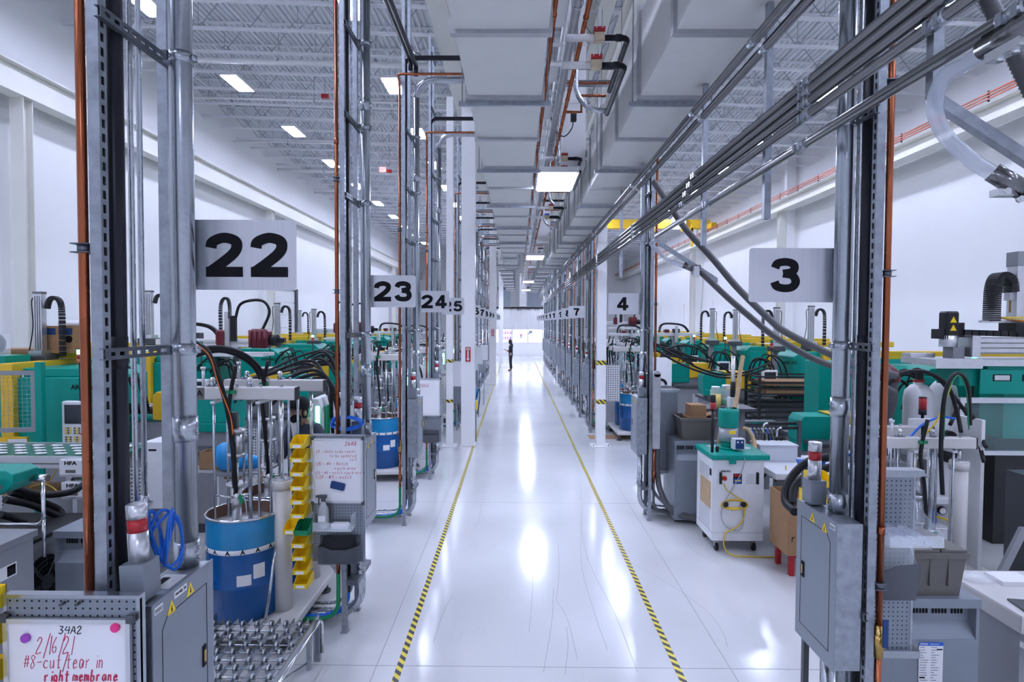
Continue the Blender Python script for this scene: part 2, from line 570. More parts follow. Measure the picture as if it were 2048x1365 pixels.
def bold_number(name, s, h, m, loc, parent, adv=.90, w=.235, sx=1.0):
    b = MB()
    x0 = -(len(s) * adv - .08) / 2
    dy = 0.0
    for ch in s:
        for st in BOLD[ch]:
            dy += .0003
            if st[0] == 'O':
                cx, cy, rx, ry = map(float, st[1:].split(','))
                pts = [Vector((cx + rx * math.cos(a), cy + ry * math.sin(a), 0)) for a in [2 * PI * k / 28 for k in range(29)]]
            else:
                pts = [Vector((*map(float, q.split(',')), 0)) for q in st.split()]
                if len(pts) > 2 and not (ch == '1'):
                    pts = spline(pts, 6)
            L, R = [], []
            for i, p in enumerate(pts):
                d = (pts[min(i + 1, len(pts) - 1)] - pts[max(i - 1, 0)]).normalized() if st[0] != 'O' or 0 < i < len(pts) - 1 else Vector((0, 1, 0))
                o = Vector((-d.y, d.x, 0)) * (w / 2 if not (ch == '4' and st.startswith('.50')) else w * .42)
                L.append(p + o); R.append(p - o)
            k = len(pts)
            vs = [((x0 + q.x) * h * sx, y - dy, (q.y - .5) * h) for y in (-.0003, 0) for q in L + R]
            fs = []
            for i in range(k - 1):
                fs += [(i, i + 1, k + i + 1, k + i), (2 * k + i, 3 * k + i, 3 * k + i + 1, 2 * k + i + 1)]
            b.add(vs, fs, m)
        x0 += adv
    o = b.build(name, parent)
    o.location = loc
    return o


FACE_CAM = (PI / 2, 0, 0)            # text standing up, read from the camera side
FACE_R = (PI / 2, 0, PI / 2)         # read from +x
FACE_L = (PI / 2, 0, -PI / 2)        # read from -x
ORD = ['first', 'second', 'third', 'fourth', 'fifth', 'sixth', 'seventh', 'eighth', 'ninth', 'tenth', 'eleventh', 'twelfth',
       'thirteenth', 'fourteenth', 'fifteenth', 'sixteenth', 'seventeenth', 'eighteenth']

# one-stroke hand lettering: each glyph is a list of strokes in a unit box
HAND = {
    '0': ['0.5,1 0.15,0.8 0.1,0.3 0.4,0 0.75,0.2 0.8,0.7 0.5,1'], '1': ['0.5,1.05 0.4,-0.1'], '2': ['0.1,0.75 0.4,1 0.7,0.75 0.1,0 0.8,0.05'],
    '3': ['0.1,1 0.65,0.95 0.3,0.55 0.7,0.4 0.5,0 0.05,0.1'], '4': ['0.3,1 0.1,0.45 0.8,0.5', '0.7,1 0.6,0'],
    '5': ['0.8,1 0.25,1 0.2,0.55 0.65,0.5 0.6,0.1 0.1,0'], '6': ['0.6,1 0.2,0.5 0.2,0.1 0.6,0.05 0.65,0.4 0.2,0.35'],
    '7': ['0.1,1 0.8,0.95 0.35,0', '0.3,0.5 0.7,0.55'], '8': ['0.7,0.85 0.35,1 0.2,0.75 0.7,0.3 0.4,0 0.15,0.25 0.7,0.85'],
    'A': ['0.05,0 0.45,1 0.8,0', '0.2,0.4 0.7,0.4'], 'D': ['0.2,0 0.2,1 0.7,0.7 0.65,0.2 0.2,0'], 'N': ['0.1,0 0.15,1 0.7,0 0.75,1'],
    '#': ['0.3,0.95 0.2,0.1', '0.65,0.95 0.55,0.1', '0.05,0.65 0.85,0.7', '0.0,0.35 0.8,0.4'], '-': ['0.15,0.45 0.8,0.5'],
    '/': ['0.8,1.2 0.2,-0.3'], '.': ['0.3,0 0.36,0.04'], 'a': ['0.7,0.55 0.3,0.6 0.15,0.2 0.5,0 0.7,0.55 0.75,0'],
    'b': ['0.2,1.1 0.2,0 0.65,0.1 0.6,0.5 0.2,0.45'], 'c': ['0.7,0.5 0.35,0.6 0.15,0.25 0.4,0 0.75,0.1'],
    'd': ['0.65,0.5 0.25,0.5 0.2,0.05 0.65,0.1', '0.7,1.1 0.7,0'], 'e': ['0.2,0.3 0.65,0.4 0.45,0.6 0.2,0.4 0.3,0 0.75,0.1'],
    'f': ['0.7,1 0.45,1 0.4,-0.2', '0.2,0.55 0.65,0.55'], 'g': ['0.65,0.5 0.25,0.5 0.25,0.05 0.65,0.1 0.65,0.5 0.6,-0.4 0.2,-0.35'],
    'h': ['0.2,1.1 0.2,0', '0.2,0.4 0.55,0.55 0.65,0'], 'i': ['0.4,0.55 0.4,0', '0.4,0.85 0.44,0.9'], 'k': ['0.2,1 0.2,0', '0.65,0.6 0.2,0.3 0.7,0'],
    'l': ['0.4,1.1 0.4,0'], 'm': ['0.05,0 0.1,0.55 0.35,0.5 0.4,0', '0.4,0.45 0.7,0.5 0.75,0'], 'n': ['0.15,0 0.2,0.6', '0.2,0.4 0.55,0.55 0.65,0'],
    'o': ['0.4,0.6 0.15,0.3 0.4,0 0.7,0.3 0.4,0.6'], 'p': ['0.2,0.6 0.15,-0.45', '0.2,0.5 0.65,0.5 0.6,0.1 0.2,0.05'],
    'r': ['0.2,0.6 0.2,0', '0.2,0.4 0.6,0.6'], 's': ['0.65,0.55 0.25,0.5 0.6,0.2 0.2,0'], 't': ['0.4,1 0.4,0 0.6,0.05', '0.15,0.6 0.7,0.62'],
    'u': ['0.15,0.6 0.2,0.05 0.6,0.1 0.65,0.6', '0.65,0.6 0.7,0'], 'w': ['0.05,0.6 0.2,0 0.4,0.5 0.6,0 0.75,0.6'],
    'x': ['0.1,0.6 0.7,0', '0.7,0.6 0.1,0'],
}


def handwriting(b, s, x, z, size, y, m, lw, tilt=0.04, X=None, adv=0.86, wx=1.0):
    """pen strokes lying on a board in the x-z plane at depth y (facing -y)"""
    for ch in s:
        for st in HAND.get(ch, []):
            pts = [tuple(map(float, q.split(','))) for q in st.split()]
            pts = [(px + random.uniform(-.04, .04), pz + random.uniform(-.03, .03)) for px, pz in pts]
            pp = spline([(x + px * size * 0.8 * wx + pz * size * 0.12, y, z + pz * size) for px, pz in pts], 4) if len(pts) > 2 else \
                [Vector((x + px * size * 0.8 * wx + pz * size * 0.12, y, z + pz * size)) for px, pz in pts]
            b.tube(pp, lw * random.uniform(.85, 1.15), m, 5, X=X)
        x += size * adv * wx * (0.55 if ch in 'il1./' else 0.5 if ch == ' ' else 1.0) * 0.92
        z += tilt * size * 0.2

# ------------------------------------------------------------------ the hall
XL, XR, YB, YF = -11.2, 12.1, -9.0, 68.0
SL = -0.03                                     # fall of the roof across the hall
DECK0, CHORD0 = 10.45, 9.62


def deck(x):
    return DECK0 + SL * x


struct(MB().box(XL - .3, XR + .3, YB - .3, YF + .3, -0.2, 0, 'floor').build('floor'))
b = MB()
for y in (4.62, 8.9, 13.2, 17.6, 22, 26.3, 30.7, 35.1, 39.4):
    b.box(XL, XR, y - .004, y + .004, 0, 0.0008, 'joint')
for x in (-1.09, 1.68):
    b.box(x - .004, x + .004, -2, 47.8, 0, 0.0008, 'joint')
struct(b.build('trim_1'))

# corrugated roof deck: ribs run along the hall
b = MB()
prof = []
n = int((XR - XL) / 0.1524) + 2
for k in range(n):
    x = XL + k * 0.1524
    prof += [(x, 0.0), (x + .08, 0.0), (x + .094, .042), (x + .138, .042)]
vs = [(x, y, deck(x) + dz) for y in (YB - .3, YF + .3) for x, dz in prof]
N = len(prof)
b.add(vs, [(k, k + 1, N + k + 1, N + k) for k in range(N - 1)], 'deck')
struct(b.build('ceiling'))
bb = MB(); bb.prism([(XL - .3, deck(XL) + .3), (XR + .3, deck(XR) + .3), (XR + .3, deck(XR) + .5), (XL - .3, deck(XL) + .5)], 'y', YB - .3, YF + .3, 'deck')
struct(bb.build('roof'))

struct(MB().box(XL - .3, XL, YB, YF, 0, 11.4, 'wall').build('wall_left'))
struct(MB().box(XR, XR + .3, YB, YF, 0, 11.0, 'wall').build('wall_right'))
struct(MB().box(XL, XR, YF, YF + .3, 0, 11.2, 'wall').build('wall_far'))
struct(MB().box(XL, XR, YB - .3, YB, 0, 11.2, 'wall').build('wall_back'))
# shallow pale panels along the foot of the right wall
for k, (y0, y1) in enumerate(((37.2, 39.6), (43.6, 46.0), (50, 54))):
    struct(MB().box(XR - .05, XR, y0, y1, 0, 4.1, 'wall').build('trim_%d' % (10 + k), bevel=.01))

# dock door in the left wall
b = MB()
for k in range(7):
    b.box(XL, XL + .05, 27.4, 30.0, .02 + k * .6, .60 + k * .6, 'white')
d = struct(b.build('door_1'))
struct(MB().box(XL, XL + .12, 27.25, 27.4, 0, 4.3, 'beamw').box(XL, XL + .12, 27.25, 30.3, 4.25, 4.4, 'beamw').build('trim_3'))
struct(MB().box(XL, XL + .14, 30.0, 30.25, 0, 4.3, 'dgrey').build('trim_4'))

# joists: two chords and a zigzag web, sloped with the roof
b = MB()
x0, x1 = XL, XR
K = Matrix(((1, 0, 0, 0), (0, 1, 0, 0), (SL, 0, 1, 0), (0, 0, 0, 1)))
for dy in (-.045, .012):
    b.box(x0, x1, dy, dy + .033, CHORD0, CHORD0 + .06, 'joist', X=K)
    b.box(x0, x1, dy, dy + .023, DECK0 - .05, DECK0 - .005, 'joist', X=K)
seg = 1.22
k = 0
x = x0 + .3
while x + seg < x1:
    b.cyl((x, 0, DECK0 - .03), (x + seg / 2, 0, CHORD0 + .02), 0.012, 'web', 5, X=K, caps=False)
    b.cyl((x + seg / 2, 0, CHORD0 + .02), (x + seg, 0, DECK0 - .03), 0.012, 'web', 5, X=K, caps=False)
    if k % 2 == 0:
        b.cyl((x + seg / 2, 0, CHORD0 + .02), (x + seg / 2, 0, DECK0 - .03), .008, 'web', 4, X=K, caps=False)
    x += seg; k += 1
J = struct(b.build('roof_joist'))
J.location = (0, .47, 0)
for k in range(-5, 50):
    if k == 0:
        continue
    c = copy_tree(J); c.location = (0, .47 + 1.31 * k, 0)
# main girder trusses on the column lines and the bridging lines
b = MB()
for x in (-9.6, -6.6, -2.6, 3.2, 7.6, 10.6):
    b.box(x - .012, x + .012, YB, YF, CHORD0 + SL * x + .04, CHORD0 + SL * x + .065, 'joist')
    b.box(x - .012, x + .012, YB, YF, DECK0 + SL * x - .1, DECK0 + SL * x - .075, 'joist')
struct(b.build('roof_bridging'))
b = MB()
for x in (-1.15, 1.85):
    b.box(x - .16, x + .16, YB, YF, 10.1, 10.14, 'beamw'); b.box(x - .16, x + .16, YB, YF, 9.3, 9.34, 'beamw')
    b.box(x - .02, x + .02, YB, YF, 9.34, 10.1, 'beamw')
struct(b.build('roof_girder'))

# sprinkler pipes slung under the joists
sp = [(16.2, .075), (19.0, .035), (23.6, .035), (28.0, .06), (33, .04), (38, .04)]
for k, (y, r) in enumerate(sp):
    z = 9.45
    b = MB().cyl((XL + .05, y, z + .3), (-1.4, y, z + .05), r, 'white', 12)
    o = b.build('sprinkler_pipe')
    t = thing('sprinkler_line', 'white sprinkler pipe under the roof on the left, %s from the camera' % ORD[k], 'pipe', (0, 0, 0), group='sprinkler pipes')
    o.parent = t
    for x in (-9, -6.4, -3.8):
        q = MB().cyl((x, y, z + .17), (x, y, 10.4), .008, 'strut', 5).box(x - .02, x + .02, y - r - .012, y + r + .012, z + .1 + r, z + .16 + r, 'strut')
        q.build('hanger', t)

# crane runway beams, columns
def ibeam(b, x, z0, z1, w, m, y0=YB, y1=YF):
    b.box(x - w / 2, x + w / 2, y0, y1, z0, z0 + .03, m); b.box(x - w / 2, x + w / 2, y0, y1, z1 - .03, z1, m)
    b.box(x - .015, x + .015, y0, y1, z0 + .03, z1 - .03, m)


for nm, x, w, top in (('left', -10.75, .36, 8.15), ('right', 11.35, .5, 7.95)):
    b = MB(); ibeam(b, x, 7.5, top, w, 'beamw')
    b.box(x - .04, x + .04, YB, YF, top, top + .06, 'strut')
    struct(b.build('crane_beam'))
for x in (-1.25, 1.92):
    b = MB(); ibeam(b, x, 7.5, 8.1, .3, 'beamw', YB, 52)
    b.box(x - .03, x + .03, YB, 52, 8.1, 8.15, 'strut')
    struct(b.build('crane_beam'))
t = thing('conductor_bars', 'orange crane conductor bars along the runway beam of the right wall', 'conductor rail')
for k in range(3):
    MB().box(11.03, 11.06, YB, YF, 7.98 + k * .07, 8.015 + k * .07, 'orange').build('bar', t)
y = 8.0
while y < 52:
    MB().box(11.06, 11.095, y - .02, y + .02, 7.95, 8.2, 'blackp').build('clip', t); y += 1.6

BAYS = (0.0, 13.1, 26.25, 39.4, 52.5)
for y in BAYS:
    for x, s in ((-10.8, 1), (11.45, -1)):
        b = MB()
        b.box(x - .15, x + .15, y - .13, y - .11, 0, 7.5, 'beamw'); b.box(x - .15, x + .15, y + .11, y + .13, 0, 7.5, 'beamw')
        b.box(x - .012, x + .012, y - .11, y + .11, 0, 7.5, 'beamw')
        if s < 0:
            b.box(x + .14, x + .5, y - .13, y + .13, 0, 10.2, 'wall')
        struct(b.build('column'))
for k, y in enumerate(BAYS[1:4]):
    # wide square columns on the left of the aisle
    b = MB(); b.box(-1.21, -.915, y - .12, y + .18, 0, 9.3, 'white'); b.box(-1.23, -.9, y - .14, y + .2, 0, .02, 'white')
    struct(b.build('column', bevel=.006))
    b = MB(); b.box(1.735, 1.935, y - .1, y + .1, .02, 7.5, 'white'); b.box(1.62, 2.05, y - .2, y + .2, 0, .02, 'white')
    for sx in (-1, 1):
        b.cyl((1.835 + sx * .16, y - .15, .02), (1.835 + sx * .16, y - .15, .06), .015, 'galv', 8)
    for z in ((1.78, .93) if k == 0 else ()):
        b.box(1.732, 1.938, y - .103, y + .103, z, z + .1, 'hazard')
    struct(b.build('column', bevel=.004))
b = MB(); y = 13.0
b.box(-1.53, -1.385, y - .07, y + .07, .02, 7.5, 'white'); b.box(-1.62, -1.3, y - .16, y + .16, 0, .02, 'white')
for z in (1.82, .95):
    b.box(-1.533, -1.382, y - .073, y + .073, z, z + .07, 'hazard')
struct(b.build('column', bevel=.004))

# fire signs on the two column faces
for k, y in enumerate(BAYS[1:3]):
    t = thing('fire_sign', 'red fire extinguisher sign on the %s white column left of the aisle' % ('nearer' if k == 0 else 'farther'), 'sign', (-1.06, y - .1265, 2.0 if k == 0 else 2.25), group='fire extinguisher signs')
    MB().box(-.055, .055, -.004, .004, -.16, .16, 'red').box(-.04, .04, -.006, -.004, .095, .145, 'paper').prism(
        [(-.016, .08), (.016, .08), (.016, -.09), (.038, -.09), (0, -.145), (-.038, -.09), (-.016, -.09)], 'y', -.006, -.004, 'paper').build('plate', t)
    txt('lettering', 'FIRE', .042, 'red', (0, -.0065, .12), FACE_CAM, t, .02)
    for j, ch in enumerate('EXTINGUISHER'):
        txt('lettering', ch, .019, 'red', (0, -.0065, .072 - j * .0142), FACE_CAM, t, .01)

# hazard tape along both sides of the aisle
for (ua, va, ub, vb, lab) in ((794, 1352, 985, 779, 'yellow and black hazard tape on the floor along the left of the aisle'),
                              (1364, 1358, 1093, 775, 'yellow and black hazard tape on the floor along the right of the aisle')):
    p, q = PZ(ua, va, 0), PZ(ub, vb, 0)
    d = (q - p).normalized()
    p = p - d * 3.5; q = q + d * 18
    w = Vector((d.y, -d.x, 0)) * .026
    b = MB()
    vs = [p - w, p + w, q + w, q - w]
    b.add([(a.x, a.y, .0005) for a in vs] + [(a.x, a.y, .0022) for a in vs],
          [(0, 1, 2, 3), (7, 6, 5, 4), (0, 4, 5, 1), (1, 5, 6, 2), (2, 6, 7, 3), (3, 7, 4, 0)], 'hazard')
    tag(b.build('hazard_tape'), lab, 'tape')

# scuffs that carts left in the polish
b = MB()
for pts in (((1127, 940), (1160, 1000), (1163, 1060), (1180, 1130), (1230, 1230), (1275, 1345)), ((1158, 965), (1165, 1010), (1162, 1120), (1190, 1230), (1215, 1300)),
            ((1117, 1090), (1118, 1150), (1112, 1200)), ((1107, 1175), (1104, 1240), (1087, 1345)), ((1133, 1255), (1136, 1290), (1130, 1350)),
            ((1265, 1128), (1340, 1170), (1410, 1220), (1445, 1265), (1455, 1295)), ((1066, 1095), (1065, 1180), (1058, 1265)),
            ((962, 1010), (958, 1040), (950, 1055)), ((1112, 1200), (1135, 1240), (1155, 1320)), ((905, 1190), (885, 1230), (867, 1285)),
            ((1365, 1075), (1390, 1105), (1430, 1125)), ((1040, 905), (1046, 925), (1040, 960))):
    pp = spline([PZ(u, v, .0012) for u, v in pts], 6)
    for i in range(len(pp) - 1):
        d = (pp[i + 1] - pp[i]); w = Vector((d.y, -d.x, 0)).normalized() * .0022
        b.add([pp[i] - w, pp[i] + w, pp[i + 1] + w, pp[i + 1] - w], [(0, 1, 2, 3)], 'scuff')
tag(b.build('scuff_marks'), 'thin dark cart scuffs curving over the polished aisle floor', 'scuff marks', kind='stuff')

# ------------------------------------------------------------------ lamps
def high_bay(loc, label, w=.42, l=1.15, drop=.8):
    t = thing('high_bay_light', label, 'ceiling light', loc, group='high bay lights')
    MB().box(-w / 2 - .03, w / 2 + .03, -l / 2 - .03, l / 2 + .03, .012, .09, 'white').build('housing', t)
    MB().box(-w / 2, w / 2, -l / 2, l / 2, 0, .011, 'lamp').build('diffuser', t)
    for sy in (-1, 1):
        MB().cyl((0, sy * l * .35, .09), (0, sy * l * .35, drop), .006, 'strut', 5).build('hanger', t)
    return t


rows = ((-8.1, 'beside the left wall'), (-3.6, 'between the left wall and the aisle'), (4.6, 'between the aisle and the right wall'), (9.0, 'beside the right wall'))
for x, where in rows:
    proto = None
    for k in range(14):
        y = 13.1 - 4.37 * 4 + 4.37 * k
        if k < 4:
            lab = 'roof light behind the camera, %s of the row %s' % (ORD[k], where)
        else:
            lab = 'bright white roof light, %s along the row %s' % (ORD[k - 4], where)
        loc = (x, y, 9.42 + SL * x * .5)
        if proto is None:
            proto = high_bay(loc, lab)
        else:
            dup(proto, loc, lab)
proto = None
for k, y in enumerate((-3.4, 8.85, 19.1, 30.5, 38.5)):
    lab = 'bright white light hung between the ducts over the aisle, %s' % ('behind the camera' if k == 0 else ORD[k - 1] + ' from the camera')
    if proto is None:
        proto = high_bay((.56, y, 4.74), lab, .5, 1.1, 1.0)
    else:
        dup(proto, (.56, y, 4.74), lab)

# exit sign and strobes under the roof
t = thing('exit_sign', 'small lit red EXIT sign hanging below the roof on the left', 'exit sign', (-5.6, 25, 9.0))
MB().box(-.13, .13, -.03, .03, -.09, .09, 'rled').build('face', t)
txt('lettering', 'EXIT', .13, 'paper', (0, -.033, 0), FACE_CAM, t, .01)
MB().cyl((0, 0, .09), (0, 0, 1.6), .006, 'strut', 5).build('hanger', t)
for k, (u, v, y) in enumerate(((650, 193, 17.8), (779, 343, 25.2))):
    p = P(u, v, y)
    t = thing('alarm_strobe', 'red alarm strobe below the roof, %s' % ('nearer of the two' if k == 0 else 'beside the exit sign'), 'alarm', p)
    MB().box(-.1, .1, -.05, .05, -.06, .06, 'red').build('body', t)
    MB().cyl((0, 0, .06), (0, 0, 10.62 - p.z), .01, 'strut', 5).build('hanger', t)

# ------------------------------------------------------------------ ducts over the aisle
def duct(lab, segs, step=1.22):
    t = thing('air_duct', lab, 'duct')
    for (xa, xb, z0, z1, y0, y1) in segs:
        MB().box(xa, xb, y0, y1, z0, z1, 'duct').build('casing', t)
        y = y0 + .0
        ys = []
        base = 4.27
        k0 = math.ceil((y0 - base) / step)
        y = base + k0 * step
        while y < y1 - .05:
            ys.append(y); y += step
        for y in ys + [y1 - .03]:
            f = MB(); o = .028
            f.box(xa - o, xb + o, y - .032, y + .032, z0 - o, z0 + .002, 'flange'); f.box(xa - o, xb + o, y - .032, y + .032, z1 - .002, z1 + o, 'flange')
            f.box(xa - o, xa + .002, y - .032, y + .032, z0 + .002, z1 - .002, 'flange'); f.box(xb - .002, xb + o, y - .032, y + .032, z0 + .002, z1 - .002, 'flange')
            f.build('flange', t)
        for k, y in enumerate(ys):
            if k % 2 == 0:
                h = MB()
                h.box(xa - .09, xb + .09, y + .032, y + .07, z0 - .065, z0 - .028, 'strut')
                for x in (xa - .06, xb + .06):
                    h.cyl((x, y + .05, z0 - .05), (x, y + .05, 9.5), .006, 'strut', 5)
                h.build('hanger', t)
    return t


duct('pale grey rectangular air duct over the left of the aisle', [(-.45, .21, 4.74, 5.45, -3, 17.7), (-.45, .0, 4.74, 5.45, 17.7, 23), (-.75, -.2, 4.98, 5.5, 23, 43)])
duct('pale grey rectangular air duct over the right of the aisle', [(1.10, 1.70, 4.74, 5.51, -3, 17.7), (1.02, 1.62, 4.74, 5.51, 17.7, 23), (.88, 1.42, 4.85, 5.4, 23, 43)])
# white drops that feed the ducts from above
for k, (xa, xb, y) in enumerate(((.72, 1.08, 9.7), (.62, 1.0, 18.5), (.5, .9, 27))):
    t = thing('duct_drop', 'white vertical duct drop between the two ducts, %s from the camera' % ORD[k], 'duct', (0, 0, 0), group='duct drops')
    MB().box(xa, xb, y, y + .5, 5.2, 9.3, 'white').build('casing', t)
    f = MB()
    for z in (5.3, 6.2, 7.1, 8.0):
        f.box(xa - .02, xb + .02, y - .02, y + .52, z, z + .04, 'duct')
    f.build('flange', t)
for k, x in enumerate((-.95, 1.25)):
    t = thing('fan_unit', 'grey fan box hung above the far screen on the %s' % ('left' if k == 0 else 'right'), 'fan unit', (x, 45.2, 3.86))
    MB().box(-.45, .45, -.5, .5, 0, 1.25, 'panel').build('casing', t)
    MB().box(-.5, .5, -.55, .55, 1.25, 1.5, 'dgrey').build('inlet', t)
    for sx in (-.4, .4):
        MB().cyl((sx, 0, 1.5), (sx, 0, 5.9), .008, 'strut', 5).build('hanger', t)
t = thing('white_riser', 'white square riser hanging above the far end of the aisle', 'duct', (.42, 44.5, 3.9))
MB().box(-.25, .25, -.3, .3, 0, 2.4, 'white').build('casing', t)
for sx in (-.2, .2):
    MB().cyl((sx, 0, 2.4), (sx, 0, 6.5), .008, 'strut', 5).build('hanger', t)

# pipes between the ducts
def run(name, lab, cat, x, z, r, m, y0=-3, y1=42, clip=None, ring=None):
    t = thing(name, lab, cat)
    MB().cyl((x, y0, z), (x, y1, z), r, m, 12).build('pipe', t)
    y = y0 + .6
    while y < y1:
        f = MB()
        f.cyl((x, y - .02, z), (x, y + .02, z), r * 1.25, ring or m, 12)
        f.cyl((x, y, z + r), (x, y, z + .9), .004, 'strut', 4)
        f.build('coupling', t)
        y += 1.9
    return t


run('copper_pipe', 'copper pipe along the inner side of the left duct', 'pipe', .302, 5.32, .021, 'copper')
run('copper_pipe', 'copper pipe beside the thick grey conduit between the ducts', 'pipe', .575, 5.3, .021, 'copper')
run('grey_conduit', 'thick grey conduit running between the two ducts', 'pipe', .5, 5.42, .045, 'flange', ring='emt')
t = thing('cable_tray', 'white cable tray with open slots hung between the ducts', 'cable tray')
b = MB()
for x in (.345, .455):
    b.box(x - .008, x + .008, -3, 40, 5.62, 5.74, 'white')
b.build('side_rail', t)
y = -2.6
k = 0
while y < 40:
    MB().box(.337, .463, y, y + (.55 if k % 2 == 0 else .08), 5.63, 5.645, 'white').build('tray_plate', t)
    y += .9 if k % 2 == 0 else .45
    k += 1
y = -2
while y < 40:
    MB().cyl((.4, y, 5.6), (.4, y, 9.4), .005, 'strut', 4).box(.2, .62, y - .02, y + .02, 5.56, 5.6, 'white').build('hanger', t); y += 2.2

# dangling lead and little black plug near the first aisle lamp
t = thing('power_lead', 'black power lead looping below the conduits beside the first aisle light', 'cable')
MB().tube(spline([P(1102, 235, 8.6), P(1110, 262, 8.6), P(1128, 273, 8.6), P(1143, 258, 8.6), P(1147, 240, 8.6)], 6), .008, 'rubber', 6).build('lead', t)
MB().box(-.04, .04, -.04, .04, -.06, .06, 'blackp').build('plug', t, P(1147, 234, 8.6))

# shut off valves on the black branch pipes between the ducts
for k, (u, v, y, kind) in enumerate(((1198, 73, 5.4, 'red'), (1192, 128, 5.4, 'red'), (1129, 316, 9.4, 'red'), (1128, 341, 9.4, 'red'), (1102, 415, 12.8, 'red'), (1094, 434, 12.8, 'bluep'))):
    p = P(u, v, y)
    t = thing('ball_valve', ('ivory valve with a red cap' if kind == 'red' else 'valve with a blue handle') + ' on a black branch pipe, %s from the camera' % ORD[k], 'valve', p, group='branch pipe valves')
    MB().box(-.048, .048, -.04, .04, -.05, .03, 'ivory', c=.008).build('body', t)
    MB().box(-.05, .05, -.045, .045, .03, .052, kind).box(-.02, .02, -.05, .05, .052, .066, kind).box(-.05, -.03, -.05, .05, .052, .066, kind).box(.03, .05, -.05, .05, .052, .066, kind).build('handle', t)
    MB().cyl((-.048, 0, -.012), (-.3, 0, -.012), .032, 'white', 10).build('white_pipe', t)
    pts = [Vector((.048, 0, -.012)), Vector((.19, 0, -.012))] + arc((.19, .07, -.012), .07, -90, 0, 5, (1, 0, 0), (0, 1, 0)) + [Vector((.26, 1.1, -.06))]
    MB().tube(pts, .026, 'pvc', 10).cyl((.15, 0, -.012), (.2, 0, -.012), .032, 'pvc', 10).build('black_pipe', t)
for k, y in enumerate((7.4, 10.6, 13.6, 16.4)):
    t = thing('bent_conduit', 'bent silver conduit dropping between the ducts, %s from the camera' % ORD[k], 'conduit', (0, y, 0), group='bent conduits between the ducts')
    pts = [Vector((.7, 0, 6.4))] + arc((1.02, 0, 5.6), .32, 180, 270, 8, (1, 0, 0), (0, 0, 1)) + [Vector((1.1, 0, 5.28))]
    MB().tube(pts, .032, 'emt', 10).build('conduit', t)
    if k == 0:
        MB().tube([Vector((.6, .1, 5.3)), Vector((.78, .1, 5.3)), Vector((.78, .1, 5.5)), Vector((1.08, .1, 5.5))], .018, 'copper', 8).build('copper_branch', t)

tag(MB().box(-.05, .05, -.16, .16, -.1, .1, 'dgrey', c=.01).box(-.09, -.05, -.1, .1, -.06, .06, 'paper').build('wall_lamp', None, (12.05, 33.9, 3.1)), 'small dark fixture on the right wall below the runway beam', 'fixture')
# ------------------------------------------------------------------ yellow travelling crane on the right
t = thing('bridge_crane', 'yellow travelling crane spanning the right bay below the roof', 'crane', (0, 36, 8.2))
MB().box(1.7, 11.4, -.22, .22, .1, .62, 'yellow').build('girder', t)
for x in (1.92, 11.3):
    MB().box(x - .15, x + .15, -1.2, 1.2, .0, .3, 'yellow').build('end_truck', t)
MB().box(9.1, 9.9, -.5, -.23, .0, .7, 'panelw').build('control_box', t)
MB().box(7.4, 8.2, -.35, .35, -.35, .1, 'yellow').cyl((7.8, 0, -.35), (7.8, 0, -1.0), .02, 'strut', 6).build('hoist', t)
b = MB().box(10.2, 10.32, -.5, -.38, -1.0, .3, 'yellow').box(9.6, 10.3, -.5, -.38, -.1, .1, 'yellow'); b.build('bracket', t)

# ------------------------------------------------------------------ screen wall at the far end of the aisle
YS = 47.8
b = MB()
xs = [-3 + k * .02 for k in range(331)]
vs = []
for z in (2.12, 3.8):
    vs += [(x, YS + .03 * math.sin(x * 9) + .02 * math.sin(x * 23 + 1.3), z) for x in xs]
n = len(xs)
b.add(vs, [(k, k + 1, n + k + 1, n + k) for k in range(n - 1)], 'wall', True)
c = b.build('hanging_curtain')
tag(c, 'pale hanging curtain above the windows at the far end of the aisle', 'curtain')
c.modifiers.new('thick', 'SOLIDIFY').thickness = .006
struct(MB().box(-3, 3.6, YS - .08, YS + .08, 3.8, 3.92, 'blacks').build('trim_5'))
struct(MB().box(-3, 3.6, YS, YS + .1, 0, 1.08, 'wall').box(-3, 3.6, YS - .01, YS + .11, 1.04, 1.1, 'white').build('wall_screen'))
b = MB()
for x in (-3, -1.35, -.42, .82, 2.0, 3.5):
    b.box(x, x + .09, YS, YS + .1, 1.08, 2.12, 'white')
struct(b.build('trim_6'))
for k, (xa, xb) in enumerate(((-2.91, -1.35), (-1.26, -.42), (-.33, .82), (.91, 2.0), (2.09, 3.5))):
    struct(MB().box(xa, xb, YS + .04, YS + .052, 1.1, 2.12, 'glass').build('window_%d' % (k + 1)))
b = MB()
b.box(-3, 3.6, 51, 51.1, 0, 3.8, 'wall'); b.box(-3.1, -3, YS, 51.1, 0, 3.8, 'wall'); b.box(3.6, 3.7, YS, 51.1, 0, 3.8, 'wall')
b.box(-3.1, 3.7, YS + .08, 51.1, 3.8, 3.9, 'wall')
struct(b.build('wall_booth'))
t = thing('booth_light', 'bright light on the ceiling of the room behind the far windows', 'ceiling light', (.9, 49.4, 3.7))
MB().box(-1.6, 1.6, -.5, .5, .02, .09, 'white').build('housing', t)
MB().box(-1.5, 1.5, -.45, .45, 0, .02, 'lamp').build('diffuser', t)
t = thing('storage_rack', 'storage rack of violet boxes behind the left far window', 'rack', (-.95, 49.6, 0))
b = MB()
for x in (-.5, .5):
    b.box(x - .03, x + .03, -.2, .2, 0, 2.2, 'panel')
b.build('upright', t)
MB().box(-.5, .5, -.2, .2, 1.25, 1.28, 'panel').box(-.5, .5, -.2, .2, 1.7, 1.73, 'panel').box(-.5, .5, -.2, .2, .6, .63, 'panel').build('shelf', t)
pb = MB().box(-.07, .07, -.15, .15, 0, .24, 'purple').build('violet_box')
tag(pb, 'violet box on the rack behind the left far window', 'box', 'violet boxes on the rack')
